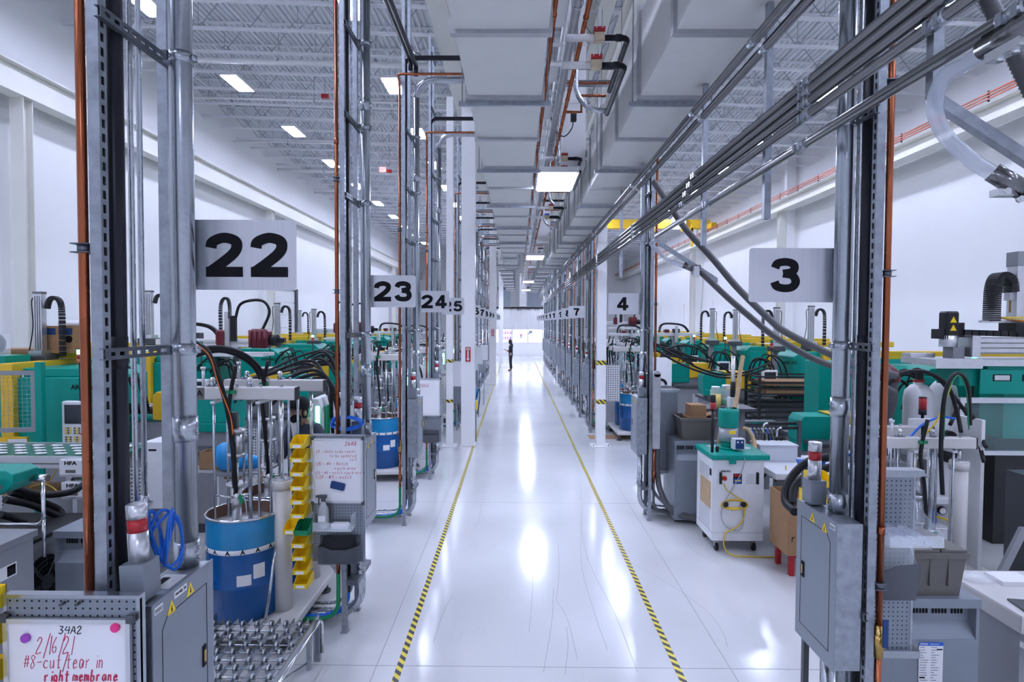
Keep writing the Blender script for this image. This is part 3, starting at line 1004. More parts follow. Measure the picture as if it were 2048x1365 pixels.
spots = [(-1.36 + .2 * i, 49.6, z) for z in (1.28, 1.73) for i in range(5)]
pb.location = spots[0]
for q in spots[1:]:
    c = pb.copy(); COL.objects.link(c); c.location = q
tag(MB().box(-.12, .12, -.12, .12, 0, .25, 'yplas').build('yellow_box', None, (-.5, 48.9, 1.0)), 'yellow box standing inside the far window beside the person', 'box')
tag(MB().box(-.12, .12, -.1, .1, 0, .95, 'panel').build('box_stand', None, (-.5, 48.9, 0)), 'grey stand under the yellow box inside the far window', 'stand')
tag(MB().ball((0, 0, .14), .14, 'maroon', 10).box(-.05, .05, -.05, .05, -.15, .05, 'blackp').build('dark_instrument', None, (.35, 50.8, 1.5)), 'dark round instrument on the wall inside the left bright window', 'instrument')
tag(MB().box(-.16, .16, -.05, .05, -.1, .15, 'blackp').box(-.22, -.1, -.05, .05, -.2, .0, 'blackp').build('dark_monitor', None, (1.15, 50.8, 1.85)), 'dark monitor on the wall inside the right bright window', 'monitor')

# ------------------------------------------------------------------ utility posts along the aisle
def strut_mesh(b, x, y, z0, z1, web, m='strut', slots=True, w=.041, d=.041):
    """slotted channel; web = '+x' or '-x' is the side that carries the slots"""
    s = 1 if web == '+x' else -1
    t = .003
    b.box(x - d / 2, x + d / 2, y - w / 2, y - w / 2 + t, z0, z1, m)
    b.box(x - d / 2, x + d / 2, y + w / 2 - t, y + w / 2, z0, z1, m)
    xa, xb = (x + d / 2 - t, x + d / 2) if s > 0 else (x - d / 2, x - d / 2 + t)
    if not slots:
        b.box(xa, xb, y - w / 2 + t, y + w / 2 - t, z0, z1, m)
    else:
        b.box(xa, xb, y - w / 2 + t, y - .008, z0, z1, m); b.box(xa, xb, y + .008, y + w / 2 - t, z0, z1, m)
        z = z0
        while z < z1:
            b.box(xa, xb, y - .008, y + .008, z, min(z + .02, z1), m); z += .05
        b.box(x - s * (d / 2 - .004), x - s * (d / 2 - .006), y - w / 2 + t, y + w / 2 - t, z0, z1, 'dgrey')
    for yy in (y - w / 2 + t, y + w / 2 - t - .008):
        b.box(x - s * d / 2, x - s * (d / 2 - t), yy, yy + .008, z0, z1, m)


RUNGS = (1.2, 2.58, 3.77, 4.45, 5.2, 6.3, 7.2)


def make_post(s, full=True):
    """s = +1: aisle on +x. origin = foot of the nearer strut"""
    t = thing('utility_post', '', 'utility post', group='utility posts along the aisle')
    web = '+x' if s > 0 else '-x'
    px, py = (.105, .345) if s > 0 else (.07, .18)
    yb = .41 if s > 0 else .27
    for y in (0, yb):
        b = MB(); strut_mesh(b, 0, y, 0.01, 7.5, web); b.box(-.03, .03, y - .03, y + .03, 0, .01, 'strut')
        b.build('strut', t)
    for z in RUNGS:
        b = MB()
        x0, x1 = s * .0205, s * .045
        b.box(x0, x1, -.04, yb + .04, z - .0205, z - .0175, 'dark_strut'); b.box(x0, x1, -.04, yb + .04, z + .0175, z + .0205, 'dark_strut')
        xa = s * .042
        b.box(xa, s * .045, -.04, yb + .04, z - .0175, z - .007, 'dark_strut'); b.box(xa, s * .045, -.04, yb + .04, z + .007, z + .0175, 'dark_strut')
        y = -.04
        while y < yb + .04:
            b.box(xa, s * .045, y, min(y + .022, yb + .04), z - .007, z + .007, 'dark_strut'); y += .05
        b.build('rung', t)
        c = MB()
        if z > 2:
            c.cyl((s * px, py, z - .022), (s * px, py, z + .022), .049, 'galv', 20)
            c.cyl((s * (px + .055), py, z - .012), (s * (px + .055), py, z + .012), .014, 'galv', 8)
            c.box(s * .045, s * .07, py - .04, py + .04, z - .02, z + .02, 'galv')
            c.build('pipe_strap', t)
    # copper supply with its valve
    cx, cy = -s * .052, -.008
    b = MB().cyl((cx, cy, 1.15), (cx, cy, 5.75), .0165, 'copper', 12)
    b.tube([Vector((cx, cy, 5.7))] + arc((cx, cy - .09, 5.75), .09, 0, 90, 5, (0, 1, 0), (0, 0, 1)) + arc((cx + s * .07, cy - .09, 5.84), .07, 180, 90, 4, (s, 0, 0), (0, -1, 0)) + [Vector((s * 1.2, cy - .16, 5.84))], .0165, 'copper', 10)
    b.cyl((cx, cy, 1.62), (cx, cy, 1.66), .02, 'copper', 12).cyl((cx, cy, 4.2), (cx, cy, 4.25), .02, 'copper', 12)
    b.build('copper_pipe', t)
    for z in (1.35, 3.9, 2.95):
        MB().box(cx - s * .03, -s * .02, -.035, .03, z - .012, z - .008, 'dark_strut').box(cx - s * .03, -s * .02, -.035, .03, z + .018, z + .022, 'dark_strut').cyl((cx, cy, z - .012), (cx, cy, z + .02), .02, 'dark_strut', 12).build('pipe_clamp', t)
    b = MB().cyl((cx, cy, .98), (cx, cy, 1.15), .024, 'brass', 10).cyl((cx, cy, 1.03), (cx, cy, 1.1), .032, 'brass', 6).cyl((cx, cy, .5), (cx, cy, .98), .0165, 'copper', 10)
    b.cyl((cx, cy, .62), (cx, cy, .68), .024, 'copper', 10).cyl((cx, cy - .02, 1.065), (cx, cy - .05, 1.065), .012, 'brass', 8)
    v = b.build('valve', t)
    MB().box(cx - s * .0 - .012, cx + .012, cy - .062, cy - .05, 1.06, 1.2, 'navy').build('valve_handle', v)
    px, py = (.105, .345) if s > 0 else (.07, .18)
    # dark compressed air line, two thin conduits, thick conduit to the panel
    b = MB().cyl((-s * .004, .095, .32), (-s * .004, .095, 6.05), .032, 'pvc', 16)
    b.tube(arc((s * .1, .095, 6.05), .104, 180, 90, 5, (s, 0, 0), (0, 0, 1)) + [Vector((s * 1.15, .095, 6.154))], .032, 'pvc', 12)
    b.cyl((-s * .004, .095, 2.52), (-s * .004, .095, 2.64), .034, 'pvc', 16)
    b.build('black_pipe', t)
    for y, z0 in ((.19, .3), (.245, 1.95)):
        b = MB().cyl((-s * .006, y, z0), (-s * .006, y, 7.3), .0108, 'emt', 10)
        b.cyl((-s * .006, y, z0 + .0), (-s * .006, y, z0 + .05), .016, 'emt', 10).cyl((-s * .006, y, 4.1), (-s * .006, y, 4.16), .0145, 'emt', 10)
        b.build('conduit', t)
    b = MB().cyl((s * px, py, 1.685), (s * px, py, 5.72), .045, 'galv', 24)
    b.tube(arc((s * (px + .25), py, 5.72), .25, 180, 90, 10, (s, 0, 0), (0, 0, 1)) + [Vector((s * 1.25, py, 5.97))], .045, 'galv', 16)
    for z in (1.682, 2.2, 4.6):
        b.cyl((s * px, py, z), (s * px, py, z + .1), .0485, 'emt', 24)
        b.cyl((s * px + s * .045, py, z + .03), (s * px + s * .058, py, z + .03), .008, 'galv', 6)
        b.cyl((s * px + s * .045, py, z + .07), (s * px + s * .058, py, z + .07), .008, 'galv', 6)
    b.build('thick_conduit', t)
    # lower conduits that sweep out to the machines
    for k, (x, y, r, zf) in enumerate(((s * .1, .13, .02, .1), (s * .1, .22, .027, .06), (s * .06, .3, .02, .05), (-s * .02, .34, .014, .095))):
        R = .22
        b = MB()
        pts = [Vector((x, y, .93)), Vector((x, y, zf + R))] + arc((x - s * R, y, zf + R), R, 0, -90, 7, (s, 0, 0), (0, 0, 1)) + [Vector((x - s * 1.1, y, zf))]
        b.tube(pts, r, 'emt', 10)
        b.cyl((x, y, .5), (x, y, .56), r * 1.25, 'galv', 10)
        b.build('lower_conduit', t)
    h = MB().tube(spline([(cx, cy, .52), (cx, cy, .36), (-s * .07, -.0, .2), (-s * .2, .02, .11), (-s * .6, .05, .1)], 6), .018, 'gcable' if s > 0 else 'hosegrey', 8)
    h.build('hose', t)
    MB().tube(spline([(-s * .004, .095, .34), (-s * .01, .1, .24), (-s * .08, .1, .14), (-s * .3, .1, .085), (-s * .8, .12, .085)], 6), .024, 'bcable' if s > 0 else 'hosegrey', 8).build('air_hose', t)
    MB().box(-s * .02, s * .12, -.02, yb + .04, .42, .461, 'dark_strut').build('low_bracket', t)
    return t


LEFT_X, RIGHT_X = -1.485, 1.82
LEFT_Y = [2.13, 5.12, 7.86, 10.2, 14.9, 17.4, 19.9, 22.4, 24.9, 28.0, 30.6, 33.2]
LEFT_N = ['22', '23', '24', '25', '26', '27', '28', '29', '30', '31', '32', '33']
RIGHT_Y = [3.07, 8.14, 14.7, 17.05, 19.6, 22.2, 24.8, 28.0, 30.6, 33.2, 35.8, 38.2]
RIGHT_N = ['3', '4', '7', '8', '9', '10', '11', '12', '13', '14', '15', '16']


def make_sign(s, num, side,  loc):
    t = thing('station_sign', 'brushed metal sign with black number %s on an aisle post' % num, 'sign', loc)
    b = MB()
    xa, xb, h, r = s * .06, s * .55, .148, .018
    x0, x1 = min(xa, xb), max(xa, xb)
    poly = []
    for cx, cz, a in ((x1 - r, h - r, 0), (x0 + r, h - r, 90), (x0 + r, -h + r, 180), (x1 - r, -h + r, 270)):
        poly += [(cx + r * math.cos(math.radians(a + q)), cz + r * math.sin(math.radians(a + q))) for q in (0, 30, 60, 90)]
    b.prism(poly, 'y', .0, .003, 'brushed')
    b.build('plate', t)
    bold_number('number', num, .183, 'ink', (s * .345, -.0004, 0), t, .95, sx=1.1)
    MB().box(s * .055, s * .085, -.02, .0, -.1, .1, 'galv').build('bracket', t)
    return t


def make_panel(s):
    """electrical enclosure on the aisle face of a post, door towards the aisle"""
    t = thing('electrical_panel', '', 'electrical panel', group='electrical panels on the posts')
    x0, x1 = s * .0465, s * .18
    MB().box(x0, x1, -.02, .395, .91, 1.675, 'strut').build('box', t, bevel=.002)
    d = MB().box(x1, s * .186, -.026, .401, .902, 1.681, 'panel').build('cover', t, bevel=.0015)
    b = MB()                                     # outline of the inner door with two clipped corners
    X = s * .1864
    pts = [(.03, .985), (.345, .985), (.345, 1.60), (.065, 1.60), (.03, 1.56)]
    for i in range(len(pts)):
        b.cyl((X, *pts[i]), (X, *pts[(i + 1) % len(pts)]), .0014, 'ink', 5)
    b.build('door_seam', d)
    b = MB().box(s * .186, s * .191, (.305 if s > 0 else .30), .332, 1.26, 1.35, 'ink', c=.002).box(s * .191, s * .193, .312, .325, 1.28, 1.33, 'brass')
    b.build('latch', d)
    for yy, zz in ((.09, 1.618), (.22, 1.63)):
        b = MB().prism([(yy - .028, zz - .022), (yy + .028, zz - .022), (yy, zz + .03)], 'x', s * .186, s * .1875, 'yplas')
        b.prism([(yy - .004, zz - .014), (yy + .006, zz - .014), (yy + .001, zz + .014)], 'x', s * .1875, s * .188, 'ink')
        b.build('warning_label', d)
    b = MB().box(s * .186, s * .1872, -.015, .035, 1.637, 1.664, 'paper')
    for k in range(9):
        b.box(s * .1872, s * .1876, -.011 + k * .005, -.009 + k * .005, 1.641, 1.657, 'ink')
    b.build('barcode', d)
    return t


def make_beacon():
    t = thing('beacon', '', 'beacon light', group='beacon lights on the panels')
    MB().box(-.045, .045, -.05, .05, 0, .135, 'panel').build('base_box', t, bevel=.003)
    b = MB().cyl((0, 0, .135), (0, 0, .245), .035, 'alu', 24).cyl((0, 0, .295), (0, 0, .345), .035, 'alu', 24).ball((0, 0, .345), .035, 'alu', 20, (1, 1, .15))
    b.build('housing', t)
    MB().cyl((0, 0, .245), (0, 0, .295), .0335, 'red', 24).build('lens', t)
    return t


def coil(name, label, cat, c, rx, rz, r, m, turns=5, tilt=.3, lay='x', parent=None):
    pts = []
    for k in range(turns * 18 + 1):
        a = 2 * PI * k / 18
        q = 1 + .16 * math.sin(k * .37) + .08 * math.sin(k * 1.1)
        o = .05 * math.sin(k * .23)
        pts.append((c[0] + o, c[1] + rx * q * math.cos(a), c[2] + rz * q * math.sin(a)) if lay == 'x' else
                   (c[0] + rx * q * math.cos(a), c[1] + rx * q * math.sin(a), c[2] + .02 * (k // 18) + o * .2) if lay == 'z' else
                   (c[0] + rx * q * math.cos(a), c[1] + o, c[2] + rz * q * math.sin(a)))
    o = MB().tube(pts, r, m, 6).build(name, parent)
    if parent is None:
        tag(o, label, cat)
    return o


protoL, protoR = make_post(1), make_post(-1)
panL, panR = make_panel(1), make_panel(-1)
beac = make_beacon()
for s, X, YS_, NS, pp, pn in ((1, LEFT_X, LEFT_Y, LEFT_N, protoL, panL), (-1, RIGHT_X, RIGHT_Y, RIGHT_N, protoR, panR)):
    side = 'left' if s > 0 else 'right'
    for k, (y, num) in enumerate(zip(YS_, NS)):
        lab = 'frame of galvanised struts, copper and black pipes and conduits carrying sign %s' % num
        lab2 = 'grey electrical box with a warning labelled door below sign %s' % num
        lab3 = 'silver beacon with a red band on the electrical box below sign %s' % num
        if k == 0:
            p_, q_ = pp, pn
            p_.location = (X, y, 0); q_.location = (X, y, 0); p_['label'] = lab; q_['label'] = lab2
        else:
            p_ = dup(pp, (X, y, 0), lab); q_ = dup(pn, (X, y, 0), lab2)
        make_sign(s, num, side,  (X, y + (.41 if s > 0 else .24), 2.98 if s > 0 else 2.965))
        if k < 9:
            dy = {(1, 0): .04, (1, 1): .2, (1, 2): .1, (-1, 0): .37}.get((s, k), .1)
            loc = (X + s * .105 if dy < .2 else X + s * .07, y + dy, 1.682)
            if (s, k) == (1, 0):
                be = beac; be.location = loc; be['label'] = lab3; be.rotation_euler = (0, -.04, 0)
            else:
                be = dup(beac, (loc[0] if dy < .3 else X - .125, loc[1] if dy < .3 else y + .33, 1.682), lab3)
                be.rotation_euler = (0, 0, 0)

# lettering strip and paperwork on the nearest left panel
p0 = (LEFT_X, 2.13)
t = panL
MB().box(.186, .1872, .11, .195, 1.64, 1.667, 'paper').build('name_strip', t)
txt('lettering', 'PANEL 24', .017, 'ink', (.1874, .152, 1.6535), FACE_R, t)
MB().box(.07, .16, .12, .25, 1.6752, 1.6762, 'paper').box(.08, .11, .14, .22, 1.6762, 1.6765, 'ink').build('paper_label', t)

coil('blue_cable_coil', 'coil of blue network cable hanging behind the beacon on the box below sign 22', 'cable', (LEFT_X + .09, 2.33, 1.83), .05, .11, .006, 'bcable', 6)
coil('blue_cable_coil', 'coil of blue network cable lying on the box below sign 23', 'cable', (LEFT_X + .0, 5.16, 1.82), .13, .05, .007, 'bcable', 6, lay='y')
t = thing('blue_lead', 'blue lead from the conduit end behind the strut of sign 22', 'cable')
MB().tube(spline([(LEFT_X - .006, 2.375, 1.96), (LEFT_X - .0, 2.37, 1.9), (LEFT_X + .03, 2.34, 1.86)], 5), .006, 'bcable', 6).build('lead', t)
t = thing('blue_lead', 'blue lead beside the black pipe of the post with sign 3', 'cable')
MB().tube(spline([(RIGHT_X + .0, 3.27, 1.99), (RIGHT_X - .05, 3.3, 1.9), (RIGHT_X - .03, 3.27, 1.84), (RIGHT_X - .06, 3.3, 1.8)], 5), .006, 'bcable', 6).build('lead', t)

# the long grey cover on the right post with sign 4
t = thing('conduit_cover', 'long grey rounded cover standing on the post with sign 4', 'cover', (RIGHT_X + .03, 8.02, 1.02))
MB().box(-.03, .06, -.06, -.0, 0, 1.0, 'flange').cyl((.015, -.06, 1.0), (.015, 0, 1.0), .045, 'flange', 16).build('cover', t, bevel=.004)

t = thing('air_line', 'pair of black air pipes high up between the second and third left posts', 'pipe')
for x, z in ((-1.37, 6.02), (-1.30, 5.95)):
    MB().cyl((x, 3.6, z), (x, 7.75, z), .028, 'pvc', 12).cyl((x, 7.72, z), (x, 7.72, z - .12), .028, 'pvc', 12).cyl((x, 5.9, z), (x, 6.0, z), .034, 'pvc', 12).build('pipe', t)
    MB().cyl((x, 5.6, z), (x, 5.6, 7.5), .005, 'strut', 4).build('hanger', t)
# ------------------------------------------------------------------ boards on the posts
def make_board_frame(t, x0, x1, z0, z1, y, wb=True, zb=None):
    """punched panel with a whiteboard in its upper half"""
    b = MB().box(x0, x1, y, y + .012, z0, z1, 'peg').box(x0, x1, y - .004, y + .03, z1, z1 + .012, 'galv').box(x1 - .012, x1, y - .002, y + .03, z0, z1, 'galv').box(x0, x0 + .012, y - .002, y + .03, z0, z1, 'galv')
    b.build('punched_panel', t)


def make_whiteboard(lab, x0, x1, z0, z1, y, lines, m='marker'):
    t = thing('whiteboard', lab, 'whiteboard', ((x0 + x1) / 2, y, z0))
    w, h = (x1 - x0) / 2, z1 - z0
    MB().box(-w + .012, w - .012, -.008, .0, .012, h - .012, 'board').build('surface', t)
    f = MB()
    f.box(-w, w, -.014, .0, 0, .016, 'alu').box(-w, w, -.014, 0, h - .016, h, 'alu').box(-w, -w + .016, -.014, 0, .016, h - .016, 'alu').box(w - .016, w, -.014, 0, .016, h - .016, 'alu')
    f.build('frame', t)
    c = MB()
    for sx in (-1, 1):
        for z in (0, h):
            c.box(sx * w - .014, sx * w + .014, -.017, .001, z - .014, z + .014, 'dgrey', c=.003)
    c.build('corner_cap', t)
    for s_, x, z, size, mm, lw, *wx in lines:
        wr = MB(); handwriting(wr, s_, x, z, size, -.0085, mm, lw, wx=wx[0] if wx else 1.0)
        if wr.v:
            wr.build('handwriting', t)
    return t


def make_bin(m='yplas', lab='', w=.105, d=.15, h=.075, loc=(0, 0, 0), group=None, label_m='paper', tag_on=True):
    t = thing('parts_bin', lab, 'bin', loc, group=group)
    b = MB(); q = .003
    lip = h * .45
    b.box(-w / 2, w / 2, -d, 0, 0, q, m)
    b.box(-w / 2, w / 2, -q, 0, q, h, m)
    b.prism([(-d, q), (0, q), (0, h), (-d * .45, h), (-d, lip)], 'x', -w / 2, -w / 2 + q, m)
    b.prism([(-d, q), (0, q), (0, h), (-d * .45, h), (-d, lip)], 'x', w / 2 - q, w / 2, m)
    b.box(-w / 2, w / 2, -d, -d + q, q, lip, m).box(-w / 2 - .002, w / 2 + .002, -d - .004, -d, lip - .006, lip, m)
    b.build('tub', t)
    if tag_on:
        MB().box(-w * .3, w * .3, -d - .0012, -d, .006, lip - .01, label_m).build('label_slip', t)
    return t


# --- board below sign 22
t = thing('punched_board', 'punched metal board holding the whiteboard marked 34A2', 'board', (0, 0, 0))
make_board_frame(t, -1.775, -1.30, .72, 1.738, 2.035)
for u in (377, 470):
    q = P(u / 3 + 0, 910 + 893 / 3, 2.03)
    MB().cyl(q + Vector((0, .006, 0)), q + Vector((0, -.012, 0)), .006, 'dgrey', 8).build('peg_screw', t)
wb = make_whiteboard('whiteboard headed 34A2 with red handwriting and two round magnets', -1.765, -1.325, .985, 1.672, 2.03, [
    ('34A2', -.03, .635, .026, 'ink', .0016), ('2/16/21', -.112, .565, .058, 'marker', .0014, .55), ('#8-cut/tear in', -.155, .512, .047, 'marker', .0013, .6),
    ('right membrane', -.085, .468, .036, 'marker', .0026, .7), ('crease.', -.07, .425, .034, 'marker', .0026, .7),
    ('/11 - #7 notch', -.15, .36, .04, 'marker', .0016, .7)])
q = P(232, 1255, 2.02)
tag(MB().cyl((0, 0, 0), (0, -.012, 0), .0155, 'magenta', 20).build('round_magnet', None, (q.x, 2.0218, q.z), bevel=.002), 'pink round magnet on the whiteboard headed 34A2', 'magnet')
q = P(53, 1276, 2.02)
tag(MB().cyl((0, 0, 0), (0, -.012, 0), .0155, 'purple', 20).build('round_magnet', None, (q.x, 2.0218, q.z), bevel=.002), 'purple round magnet on the whiteboard headed 34A2', 'magnet')
pos = ['topmost', 'second from the top', 'third from the top', 'fourth from the top', 'fifth from the top', 'sixth from the top', 'seventh from the top', 'lowest but three', 'lowest but two', 'lowest but one', 'lowest']
for k in range(5):
    make_bin(lab='yellow bin beside the whiteboard headed 34A2, %s' % pos[k], loc=(-1.845, 2.06, 1.70 - k * .125), group='bins beside the nearest whiteboard', w=.12)

# --- board below sign 23
t = thing('punched_board', 'punched metal board with a whiteboard and trays below sign 23', 'board', (0, 0, 0))
make_board_frame(t, -1.735, -1.285, .66, 1.735, 5.03)
make_whiteboard('whiteboard marked 26A3 with lines of red notes below sign 23', -1.72, -1.295, 1.165, 1.715, 5.022, [
    ('26A3', .06, .49, .032, 'marker', .002), ('1/4 - Date code needs', -.19, .425, .024, 'marker', .0011), ('to be updated', -.07, .39, .024, 'marker', .0011), ('cell.', .1, .36, .024, 'marker', .0011),
    ('1/10 - #8 - Notch', -.19, .32, .026, 'marker', .0012), ('nipple area', -.03, .285, .024, 'marker', .0011), ('1/12 - #8 - notch nipple area', -.195, .245, .022, 'marker', .0011), ('5/17 - #7 - notch', -.19, .205, .028, 'marker', .0015)])
tag(MB().box(-.06, .06, -.025, 0, -.032, .032, 'navy', c=.008).build('eraser', None, (-1.505, 5.0139, 1.315), (0, .22, 0)), 'navy felt eraser stuck on the whiteboard marked 26A3', 'eraser')
for k in range(10):
    z = 1.655 - k * .1165
    if k == 6:
        z -= .01
    x = -1.805 if k < 6 else -1.80 + .006 * (k - 6)
    make_bin(lab='yellow bin in the column left of the whiteboard marked 26A3, %s' % ORD[k] + (' from the top' if k < 9 else ', the lowest'), loc=(x, 5.05, z if k < 6 else z - .12), group='bins beside the second whiteboard', w=.115, d=.17, h=.085)
make_bin(lab='yellow bin set out to the left beside the green bin, below sign 23', loc=(-1.87, 5.02, .945), w=.1, d=.15, h=.085)
make_bin('gplas', 'green bin between the yellow bins and the clear tray below sign 23', loc=(-1.75, 4.985, .955), w=.12, d=.17, h=.09, tag_on=False)
# clear tray with bottle
t = thing('acrylic_tray', 'clear acrylic tray on the punched board below sign 23', 'tray', (-1.53, 5.026, .965))
MB().box(-.15, .17, -.14, 0, 0, .004, 'clear').box(-.15, .17, -.144, -.14, 0, .075, 'clear').box(-.15, -.146, -.14, 0, .004, .13, 'clear').box(.166, .17, -.14, 0, .004, .13, 'clear').build('tray', t)
tag(MB().box(-.07, .07, -.04, .04, 0, .045, 'whtplas', c=.008).build('white_packet', None, (-1.47, 4.955, .97)), 'white packet lying in the clear tray below sign 23', 'packet')
t = thing('spray_bottle', 'grey spray bottle with a dark trigger in the clear tray below sign 23', 'spray bottle', (-1.61, 4.95, .969))
MB().lathe([(0.001, 0), (.042, .002), (.045, .02), (.045, .15), (.038, .18), (.018, .215), (.016, .235), (0.001, .236)], 'flange', n=20).build('bottle', t)
MB().box(-.035, .03, -.012, .012, .255, .285, 'dgrey', c=.004).box(-.06, -.03, -.012, .012, .262, .28, 'dgrey').cyl((0, 0, .23), (0, 0, .26), .018, 'dgrey', 12).box(-.042, -.034, -.008, .008, .205, .262, 'dgrey').build('trigger', t)
MB().box(-.03, .03, -.0465, -.0445, .07, .12, 'paper').build('label_slip', t)
t = thing('file_holder', 'smoked plastic file pocket on the punched board below sign 23', 'file holder', (-1.49, 5.026, .665))
MB().box(-.17, .17, -.008, 0, 0, .22, 'smoke').prism([(-.17, 0), (.17, 0), (.17, .155), (.06, .12), (-.06, .12), (-.12, .145), (-.17, .145)], 'y', -.075, -.07, 'smoke').box(-.17, -.165, -.07, -.008, 0, .15, 'smoke').box(.165, .17, -.07, -.008, 0, .15, 'smoke').box(-.17, .17, -.07, -.008, 0, .004, 'smoke').build('pocket', t)
tag(MB().box(-.13, .13, -.02, 0, 0, .22, 'blackp', c=.003).build('black_folder', None, (-1.49, 4.99, .67)), 'black folder standing in the smoked file pocket below sign 23', 'folder')

# --- boards further along
for k, (y, num, lines) in enumerate(((7.79, '24', []), (10.13, '25', [('20A12', -.15, .5, .05, 'marker', .002)]), (14.8, '26', []), (17.3, '27', []), (19.8, '28', []))):
    if k == 0:
        continue
    t = thing('punched_board', 'sheet steel board behind whiteboard at station %s on the left' % num, 'board', (0, 0, 0))
    make_board_frame(t, -1.735, -1.285, .66, 1.735, y)
    make_whiteboard('clean whiteboard at station %s on the left' % num if k != 1 else 'whiteboard with faint writing below sign 25', -1.73, -1.29, 1.1, 1.74, y - .008, lines)
    if k == 1:
        make_bin(lab='single yellow bin under the whiteboard below sign 25', loc=(-1.64, y - .002, .93), w=.115, d=.17, h=.085)
        t = thing('file_holder', 'smoked plastic file pocket below sign 25', 'file holder', (-1.49, y - .004, .66))
        MB().box(-.17, .17, -.008, 0, 0, .2, 'smoke').box(-.17, .17, -.075, -.07, 0, .13, 'smoke').box(-.17, -.165, -.07, -.008, 0, .13, 'smoke').box(.165, .17, -.07, -.008, 0, .13, 'smoke').build('pocket', t)
for k, (y, num, x0, x1, z0, z1) in enumerate(((3.32, '3', 1.86, 2.215, .885, 1.85), (8.45, '4', 1.86, 2.27, .62, 1.72), (11.6, None, 1.70, 2.0, 1.0, 1.75))):
    if num is None:
        continue
    t = thing('punched_board', 'punched metal board beside the post carrying sign %s on the right' % num, 'board', (0, 0, 0))
    make_board_frame(t, x0, x1, z0, z1, y)
    MB().box(x0 - .02, x1 + .03, y - .03, y + .05, z1 + .012, z1 + .045, 'galv').build('top_channel', t)
    MB().box(x0 - .02, x1 + .03, y - .03, y + .05, z0 - .04, z0, 'galv').build('bottom_channel', t)
t = thing('punched_board', 'punched metal board on edge behind the banded white column on the right', 'board')
MB().box(1.97, 1.985, 13.4, 14.2, .95, 1.75, 'peg').box(1.96, 2.3, 13.39, 13.4, .95, 1.76, 'pegside').build('punched_panel', t)

# ------------------------------------------------------------------ vacuum tubes and hoses over the right side
TX = 1.54
for k, (v, nm) in enumerate(((230, 'topmost'), (247, 'second'), (265, 'third'), (286, 'fourth'), (333, 'lowest'))):
    z = PX(1536, v, TX).z
    t = thing('vacuum_tube', 'long steel vacuum tube beside the right posts, %s of the five' % nm, 'tube', group='vacuum tubes over the right side')
    y1 = 6.7 if k == 4 else 39
    MB().cyl((TX, -1.5, z), (TX, y1, z), .0245, 'tube', 16).build('tube', t)
    for y in ((1.9, 3.3, 4.9) if k == 4 else (1.95 + .1 * k, 3.25, 5.25 + .12 * k, 8.0, 11.5, 15.2, 19, 24, 30)):
        c = MB().cyl((TX, y - .055, z), (TX, y + .055, z), .028, 'emt', 16)
        for q in (-.03, .03):
            c.box(TX - .034, TX - .02, y + q - .012, y + q + .012, z - .03, z + .012, 'galv')
        c.build('coupling', t)
for k, (x, z) in enumerate(((1.50, 4.50), (1.575, 4.46))):
    t = thing('vacuum_tube', 'long steel tube under the edge of the right duct, %s of the pair' % ('inner' if k == 0 else 'outer'), 'tube', group='tube pair below the right duct')
    MB().cyl((x, -1.5, z), (x, 39, z), .029, 'tube', 16).build('tube', t)
    for y in (2.6, 3.9, 5.2, 7.9, 12, 17, 22, 28):
        MB().cyl((x, y - .04, z), (x, y + .04, z), .033, 'emt', 16).build('coupling', t)
for k, (y, zb, zt) in enumerate(((3.9, 3.37, 4.9), (5.2, 3.37, 4.9), (7.75, 3.38, 4.9), (9.3, 3.4, 4.9), (2.35, 3.57, 4.9), (15.9, 3.4, 4.9), (21, 3.4, 4.9))):
    nm = ('first', 'second', 'third', 'fourth', 'near', 'fifth', 'sixth')[k]
    t = thing('drop_strut', 'galvanised strut hanging behind the vacuum tubes on the right, %s from the camera' % nm if k != 4 else
              'galvanised strut with a sloping brace behind the vacuum tubes, closest to the camera', 'strut', (1.60, y, 0), group='drop struts')
    b = MB(); strut_mesh(b, 0, 0, zb, zt, '-x', slots=False); b.build('strut', t)
    if k == 4:
        b = MB().prism([(0, zb + .02), (0, zb - .03), (.85, zb - .57), (.85, zb - .52)], 'y', -.02, .02, 'strut'); b.build('brace', t)
t = thing('hose_brace', 'sloping galvanised strut below the clear hose by the post with sign 4', 'strut', (1.56, 6.7, 3.6))
MB().prism([(0, 0.02), (0, -.03), (.66, -.45), (.66, -.4)], 'y', -.02, .02, 'strut').build('brace', t)
MB().box(.38, .46, -.05, .03, -.36, -.26, 'dgrey').build('clamp', t)

# near clear hose with its couplings
z6 = PX(2048, 52, TX).z
t = thing('clear_hose', 'clear vacuum hose curving down at the upper right of the aisle', 'hose')
MB().tube(spline([(TX, 1.95, z6), (TX, 2.1, z6 - .012), P(1888, 155, 2.2), P(1869, 215, 2.26), P(1892, 272, 2.28), P(1940, 318, 2.25), P(1990, 350, 2.2)], 8), .027, 'hosec', 16, caps=False).build('hose', t)
MB().cyl((TX, -1.0, z6), (TX, 1.86, z6), .027, 'tube', 16).build('steel_tube', t)
b = MB().cyl((TX, 1.83, z6), (TX, 2.03, z6), .034, 'tube', 18).box(TX - .02, TX + .02, 1.86, 2.0, z6 - .06, z6 - .03, 'alu').cyl((TX, 1.9, z6 - .07), (TX, 1.9, z6 - .05), .012, 'chrome', 10).cyl((TX, 1.96, z6 - .07), (TX, 1.96, z6 - .05), .012, 'chrome', 10)
b.build('coupling', t)
a, e = P(1984, 344, 2.2), P(2036, 375, 2.17)
d = (e - a).normalized()
b = MB().cyl(a, a + d * .12, .034, 'tube', 18).cyl(a + d * .12, a + d * .3, .027, 'tube', 16)
b.box(-.05, .05, -.02, .02, -.055, -.03, 'alu', X=Matrix.Translation(a + d * .06))
for q in (.035, .085):
    b.cyl(a + d * q + Vector((0, -.02, -.055)), a + d * q + Vector((0, -.035, -.055)), .012, 'chrome', 10)
